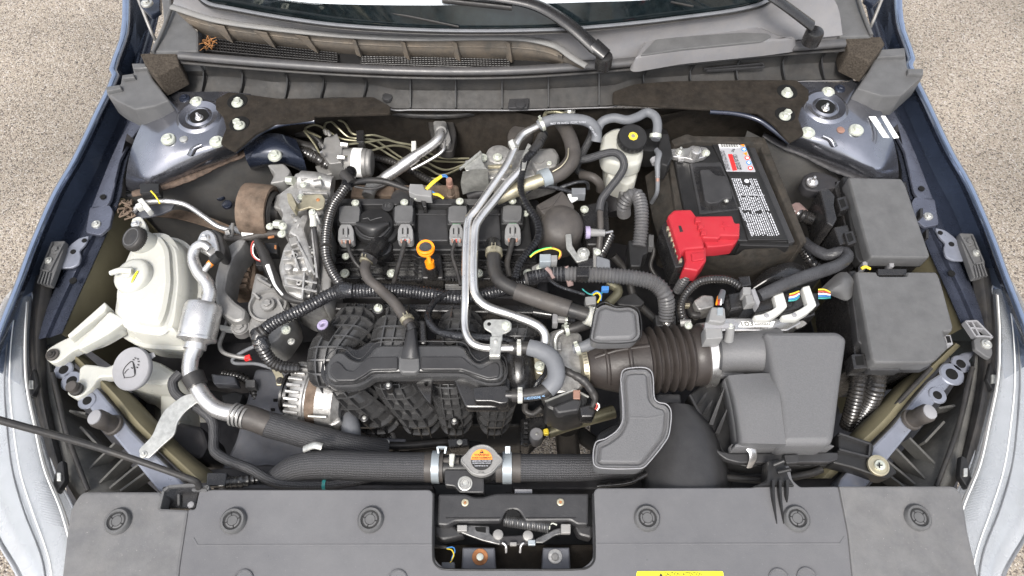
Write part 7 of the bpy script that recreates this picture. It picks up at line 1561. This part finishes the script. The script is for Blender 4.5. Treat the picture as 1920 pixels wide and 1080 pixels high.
for x, y in ((222, 978), (438, 977), (695, 975), (1213, 972), (1493, 973), (1720, 971)):
    z_ = gz+(.003 if x < 350 or x > 1600 else .0005)
    c = P(x, y, z_); k = S(x, y, z_, 1)
    cl = part('push_clip', lathe(G(), c, Z, [(k*25, -.004), (k*24, .004), (k*21, .007), (k*17.5, .007), (k*16, .0035), (k*15.5, .0045), (k*12, .0055), (k*10, .0055), (k*9.5, .004), (k*8.7, .0055)], 36), M['plastic_grey'], gc)
    g = G()
    for a in range(4):
        t = a*math.pi/2+.6+x; d = Vector((math.cos(t), math.sin(t), 0)); bar(g, c+d*k*9+Z*.0062, c+d*k*16+Z*.0062, .0016, .0015)
    lathe(g, c+Z*.0048, Z, [(k*16.4, 0), (k*16.4, .0004), (k*15.6, .0004)], 30)
    part('slots', g, M['print_black'], cl)
for x, y in ((745, 1088), (456, 1088), (1460, 1086), (1513, 1084)):
    c = P(x, y, gz); k = S(x, y, gz, 1); part('round_seat', lathe(G(), c, Z, [(k*20, -.003), (k*19, .0025), (k*17, .003), (k*15.5, .001)], 32), M['plastic_cover'], gc)
part('yellow_label', prism(G(), [(1194, 1071), (1356, 1071), (1358, 1140), (1190, 1140)], gz+.0008, .0006, .0001, .003), M['label_yellow'], gc)
text('CAUTION / ATTENTION', (1246, 1079.6), (1316, 1079.6), gz+.001, M['print_black'], gc, .0065, bold=.02)
flatp([P(1235, 1081, gz), P(1243, 1081, gz), P(1239, 1074, gz)], gz+.0014, M['print_black'], 'label_triangle', gc)
cw2 = thing('cover_clip', 'black plastic clip tower with three fins joining the grille cover to the air box', 'clip', (1462, 900, .03))
part('tower', prism(G(), [(1441, 862), (1460, 858), (1474, 872), (1480, 895), (1492, 912), (1410, 913), (1438, 900)], gz+.004, .03, .003, .004), M['plastic_black'], cw2)
for x0, x1, y1 in ((1448, 1456, 982), (1461, 1469, 982), (1474, 1475, 942)): part('fin', loft(G(), [[(x0, 900, gz+.016), (x0+1, 925, gz+.012), (x1, y1, gz+.001)], [(x0+5, 900, gz+.016), (x0+5, 925, gz+.01), (x1+1.5, y1, gz+.001)]], 3, 1, .01), M['plastic_black'], cw2)
part('peg', tube(G(), [(1450, 872, gz+.014), (1470, 864, gz+.02)], 9), M['plastic_black'], cw2); part('peg', tube(G(), [(1458, 886, gz+.012), (1482, 880, gz+.016)], 8), M['plastic_black'], cw2)
# radiator support below and hood latch
rs = thing('radiator_support', 'dark radiator support bar seen through the latch opening', 'support', (960, 1000, -.1))
part('bar', prism(G(), [(800, 1020), (1130, 1020), (1130, 1090), (800, 1090)], -.04, .05, .004, .004), M['felt'], rs)
part('back', prism(G(), [(400, 905), (1560, 905), (1560, 1200), (400, 1200)], -.12, .1, .004, .004), M['plastic_black'], rs)
part('upper_tie', prism(G(), [(400, 908), (812, 908), (812, 918), (400, 918)], -.03, .03, .002, .002), M['underbody'], rs)
for x0, x1 in ((867, 928), (1018, 1068)):
    part('bracket', prism(G(), [(x0, 1026), (x1, 1026), (x1+3, 1080), (x0-3, 1080)], -.01, .03, .003, .002), M['beam_grey'], rs)
part('rust_ring', disc(G(), 900, 1044, -.0085, 30, .003, .001), M['rust_orange'], rs); part('bolt_face', disc(G(), 900, 1044, -.006, 14, .004), M['bolt_white'], rs)
part('washer', disc(G(), 1041, 1043, -.0085, 27, .003, .001), M['alu_cast'], rs); part('bolt_face', disc(G(), 1041, 1044, -.006, 14, .004), M['alu_dull'], rs)
lc = thing('hood_latch_cover', 'scuffed black plastic hood latch cover with two brass screws', 'latch cover', (960, 950, .0))
part('cover', prism(G(), [(822, 926), (872, 926), (890, 932), (905, 932), (930, 925), (1104, 925), (1103, 984), (1082, 984), (1070, 976), (985, 977), (978, 964), (970, 956), (952, 956), (945, 964), (940, 977), (852, 978), (838, 986), (820, 984)], .022, .02, .003, .004), M['plastic_dark'], lc)
part('front_edge', bars(G(), [(836, 971), (938, 971)], .0015, .001, .0232), M['plastic_black'], lc); part('front_edge', bars(G(), [(986, 971), (1080, 971)], .0015, .001, .0232), M['plastic_black'], lc)
part('skirt', prism(G(), [(813, 984), (850, 984), (872, 1004), (830, 1014), (815, 1004)], .0, .03, .004, .005), M['plastic_dark'], lc)
part('skirt', prism(G(), [(1076, 984), (1112, 984), (1110, 1010), (1085, 1004)], .0, .03, .004, .005), M['plastic_dark'], lc)
for x, y in ((872, 942), (1051, 941)):
    part('screw', disc(G(), x, y, .0235, 14, .003, .001, dish=.0006), M['zinc_yellow'], lc); part('screw_hole', disc(G(), x, y, .0238, 5, .002), M['rust_orange'], lc)
part('arch_gap', prism(G(), [(947, 968), (952, 958), (961, 954), (970, 958), (976, 968)], .0226, .001, .0002, .001), M['hole_black'], lc)
ht = thing('hood_latch', 'greasy steel hood latch with claws bolts and coil spring', 'hood latch', (960, 1000, -.02))
part('left_arm', prism(G(), [(858, 984), (880, 984), (918, 986), (918, 1000), (940, 1012), (938, 1022), (905, 1014), (888, 1008), (862, 998)], .004, .006, .0015, .003), M['latch_steel'], ht)
part('window', prism(G(), [(890, 988), (911, 988), (911, 999), (893, 996)], .0046, .001, .0002, .001), M['hole_black'], ht)
part('right_arm', prism(G(), [(1004, 1010), (1020, 1002), (1040, 992), (1070, 984), (1070, 998), (1040, 1004), (1018, 1018), (1004, 1018)], .004, .006, .0015, .003), M['latch_steel'], ht)
part('plate', prism(G(), [(918, 1002), (950, 1004), (1000, 1002), (1004, 1014), (985, 1022), (940, 1022), (922, 1012)], .002, .01, .002, .004), M['underbody'], ht)
part('left_bolt', boxp(G(), 857, 984, 876, 996, .014, .012), M['alu_dull'], ht); part('right_bolt', boxp(G(), 1052, 982, 1070, 1000, .014, .012), M['alu_dull'], ht)
for x, y in ((934, 1002), (990, 1004)): part('rivet', disc(G(), x, y, .008, 20, .006, .002), M['alu_dull'], ht)
part('claw', tube(G(), [(942, 1018, .006), (948, 1022, .006), (949, 1036, .0)], 5), M['alu_pipe'], ht); part('claw', tube(G(), [(982, 1018, .006), (977, 1022, .006), (975, 1036, .0)], 5), M['alu_pipe'], ht)
part('catch', boxp(G(), 956, 1016, 969, 1023, .01, .008), M['alu_dull'], ht); part('catch', boxp(G(), 990, 1012, 1004, 1022, .01, .008), M['clip_grey'], ht)
A = P(946, 975, .008); B = P(1030, 988, .006); d = B-A; L_ = d.length; dn = d.normalized(); u = (Z-dn*Z.dot(dn)).normalized(); v_ = dn.cross(u); k = S(985, 980, 0, 1); n = 27
pts = [A+d*(i/(n*10))+(u*math.cos(i*math.tau/10)+v_*math.sin(i*math.tau/10))*(k*10.5) for i in range(n*10+1)]
g = G(); vs = []; uv = []; 
C = pts; T, U = frames(C)
for i in range(len(C)):
    Bn = T[i].cross(U[i])
    for j in range(6): t = j*math.tau/6; vs.append(C[i]+(U[i]*math.cos(t)+Bn*math.sin(t))*.00125)
g.add(vs, [(i*6+j, i*6+(j+1) % 6, (i+1)*6+(j+1) % 6, (i+1)*6+j) for i in range(len(C)-1) for j in range(6)])
part('spring', g, M['latch_steel'], ht)
part('spring_hook', tube(G(), [(1030, 992, .006), (1031, 984, .01), (1036, 981, .01), (1044, 984, .008)], 3.5), M['bolt_white'], ht)
lw = thing('latch_switch', 'grey plug with blue and yellow wires in the lower left corner of the latch opening', 'connector', (840, 1060, -.03))
part('plug', boxp(G(), 828, 1054, 852, 1070, .0, .02), M['rubber_grey'], lw)
part('sleeve', tube(G(), [(812, 1024, -.01), (838, 1026, -.005)], 7), M['rubber'], lw)
part('blue_wire', tube(G(), [(838, 1027, -.005), (850, 1026, .0), (853, 1034, .0), (849, 1042, .0), (846, 1052, .0)], 2.5), M['blue_wire'], lw)
part('yellow_wire', tube(G(), [(838, 1029, -.005), (847, 1031, .001), (851, 1040, .001), (847, 1050, .0), (844, 1055, .0)], 2.5), M['yellow'], lw)
# prop rod
pr = thing('hood_prop_rod', 'long thin dark hood prop rod crossing the left headlight', 'prop rod', (300, 890, .03))
part('rod', tube(G(), [(372, 914, .035), (371, 906, .055), (362, 900, .065), (180, 838, .12), (0, 788, .18), (-220, 726, .25)], [12, 12, 13, 14, 15, 16], seg=12), M['rubber'], pr)
hd2 = thing('prop_rod_holder', 'black pivot holder of the hood prop rod in the cover notch', 'holder', (345, 920, .02))
part('cup', prism(G(), [(304, 912), (350, 908), (386, 910), (390, 918), (374, 920), (366, 954), (298, 954)], .006, .02, .002, .003), M['gloss_black'], hd2)
part('holder_rim', bars(G(), [(298, 953), (306, 920), (316, 912), (352, 909), (390, 912), (388, 918), (360, 918)], .004, .008, .034), M['plastic_grey'], hd2)
part('pin', disc(G(), 357, 946, .02, 14, .01, .003), M['cap_grey'], hd2); part('rib', boxp(G(), 332, 926, 337, 948, .012, .01), M['plastic_grey'], hd2)
# small dark fillers in the front gap
sg_ = thing('radiator_shroud', 'dark radiator shroud clips and loom behind the grille cover', 'shroud', (620, 920, -.05))
part('shroud', prism(G(), [(385, 880), (500, 870), (812, 905), (812, 922), (385, 922)], -.08, .1, .004, .004), M['underbody'], sg_)
part('ring_tab', prism(G(), [(388, 886), (426, 886), (422, 912), (386, 912)], -.02, .02, .002, .003), M['gloss_black'], sg_)
part('loom', tube(G(), [(425, 905, -.03), (455, 903, -.03), (480, 900, -.04)], 22, rib=.007, amp=.1), M['conduit'], sg_)
part('shroud_right', prism(G(), [(960, 895), (1215, 890), (1215, 918), (960, 918)], -.06, .1, .004, .004), M['underbody'], sg_)
part('clip', boxp(G(), 965, 917, 998, 925, .006, .01), M['cap_grey'], sg_)
part('loom', tube(G(), [(1215, 888, -.02), (1180, 905, -.02), (1120, 912, -.03)], 9), M['conduit'], sg_)
part('loom', tube(G(), [(1350, 895, -.03), (1440, 900, -.03), (1520, 888, -.03), (1540, 880, -.03)], 14), M['rubber'], sg_)
part('shroud_right', prism(G(), [(1360, 872), (1640, 885), (1600, 918), (1370, 918)], -.07, .1, .004, .004), M['underbody'], sg_)
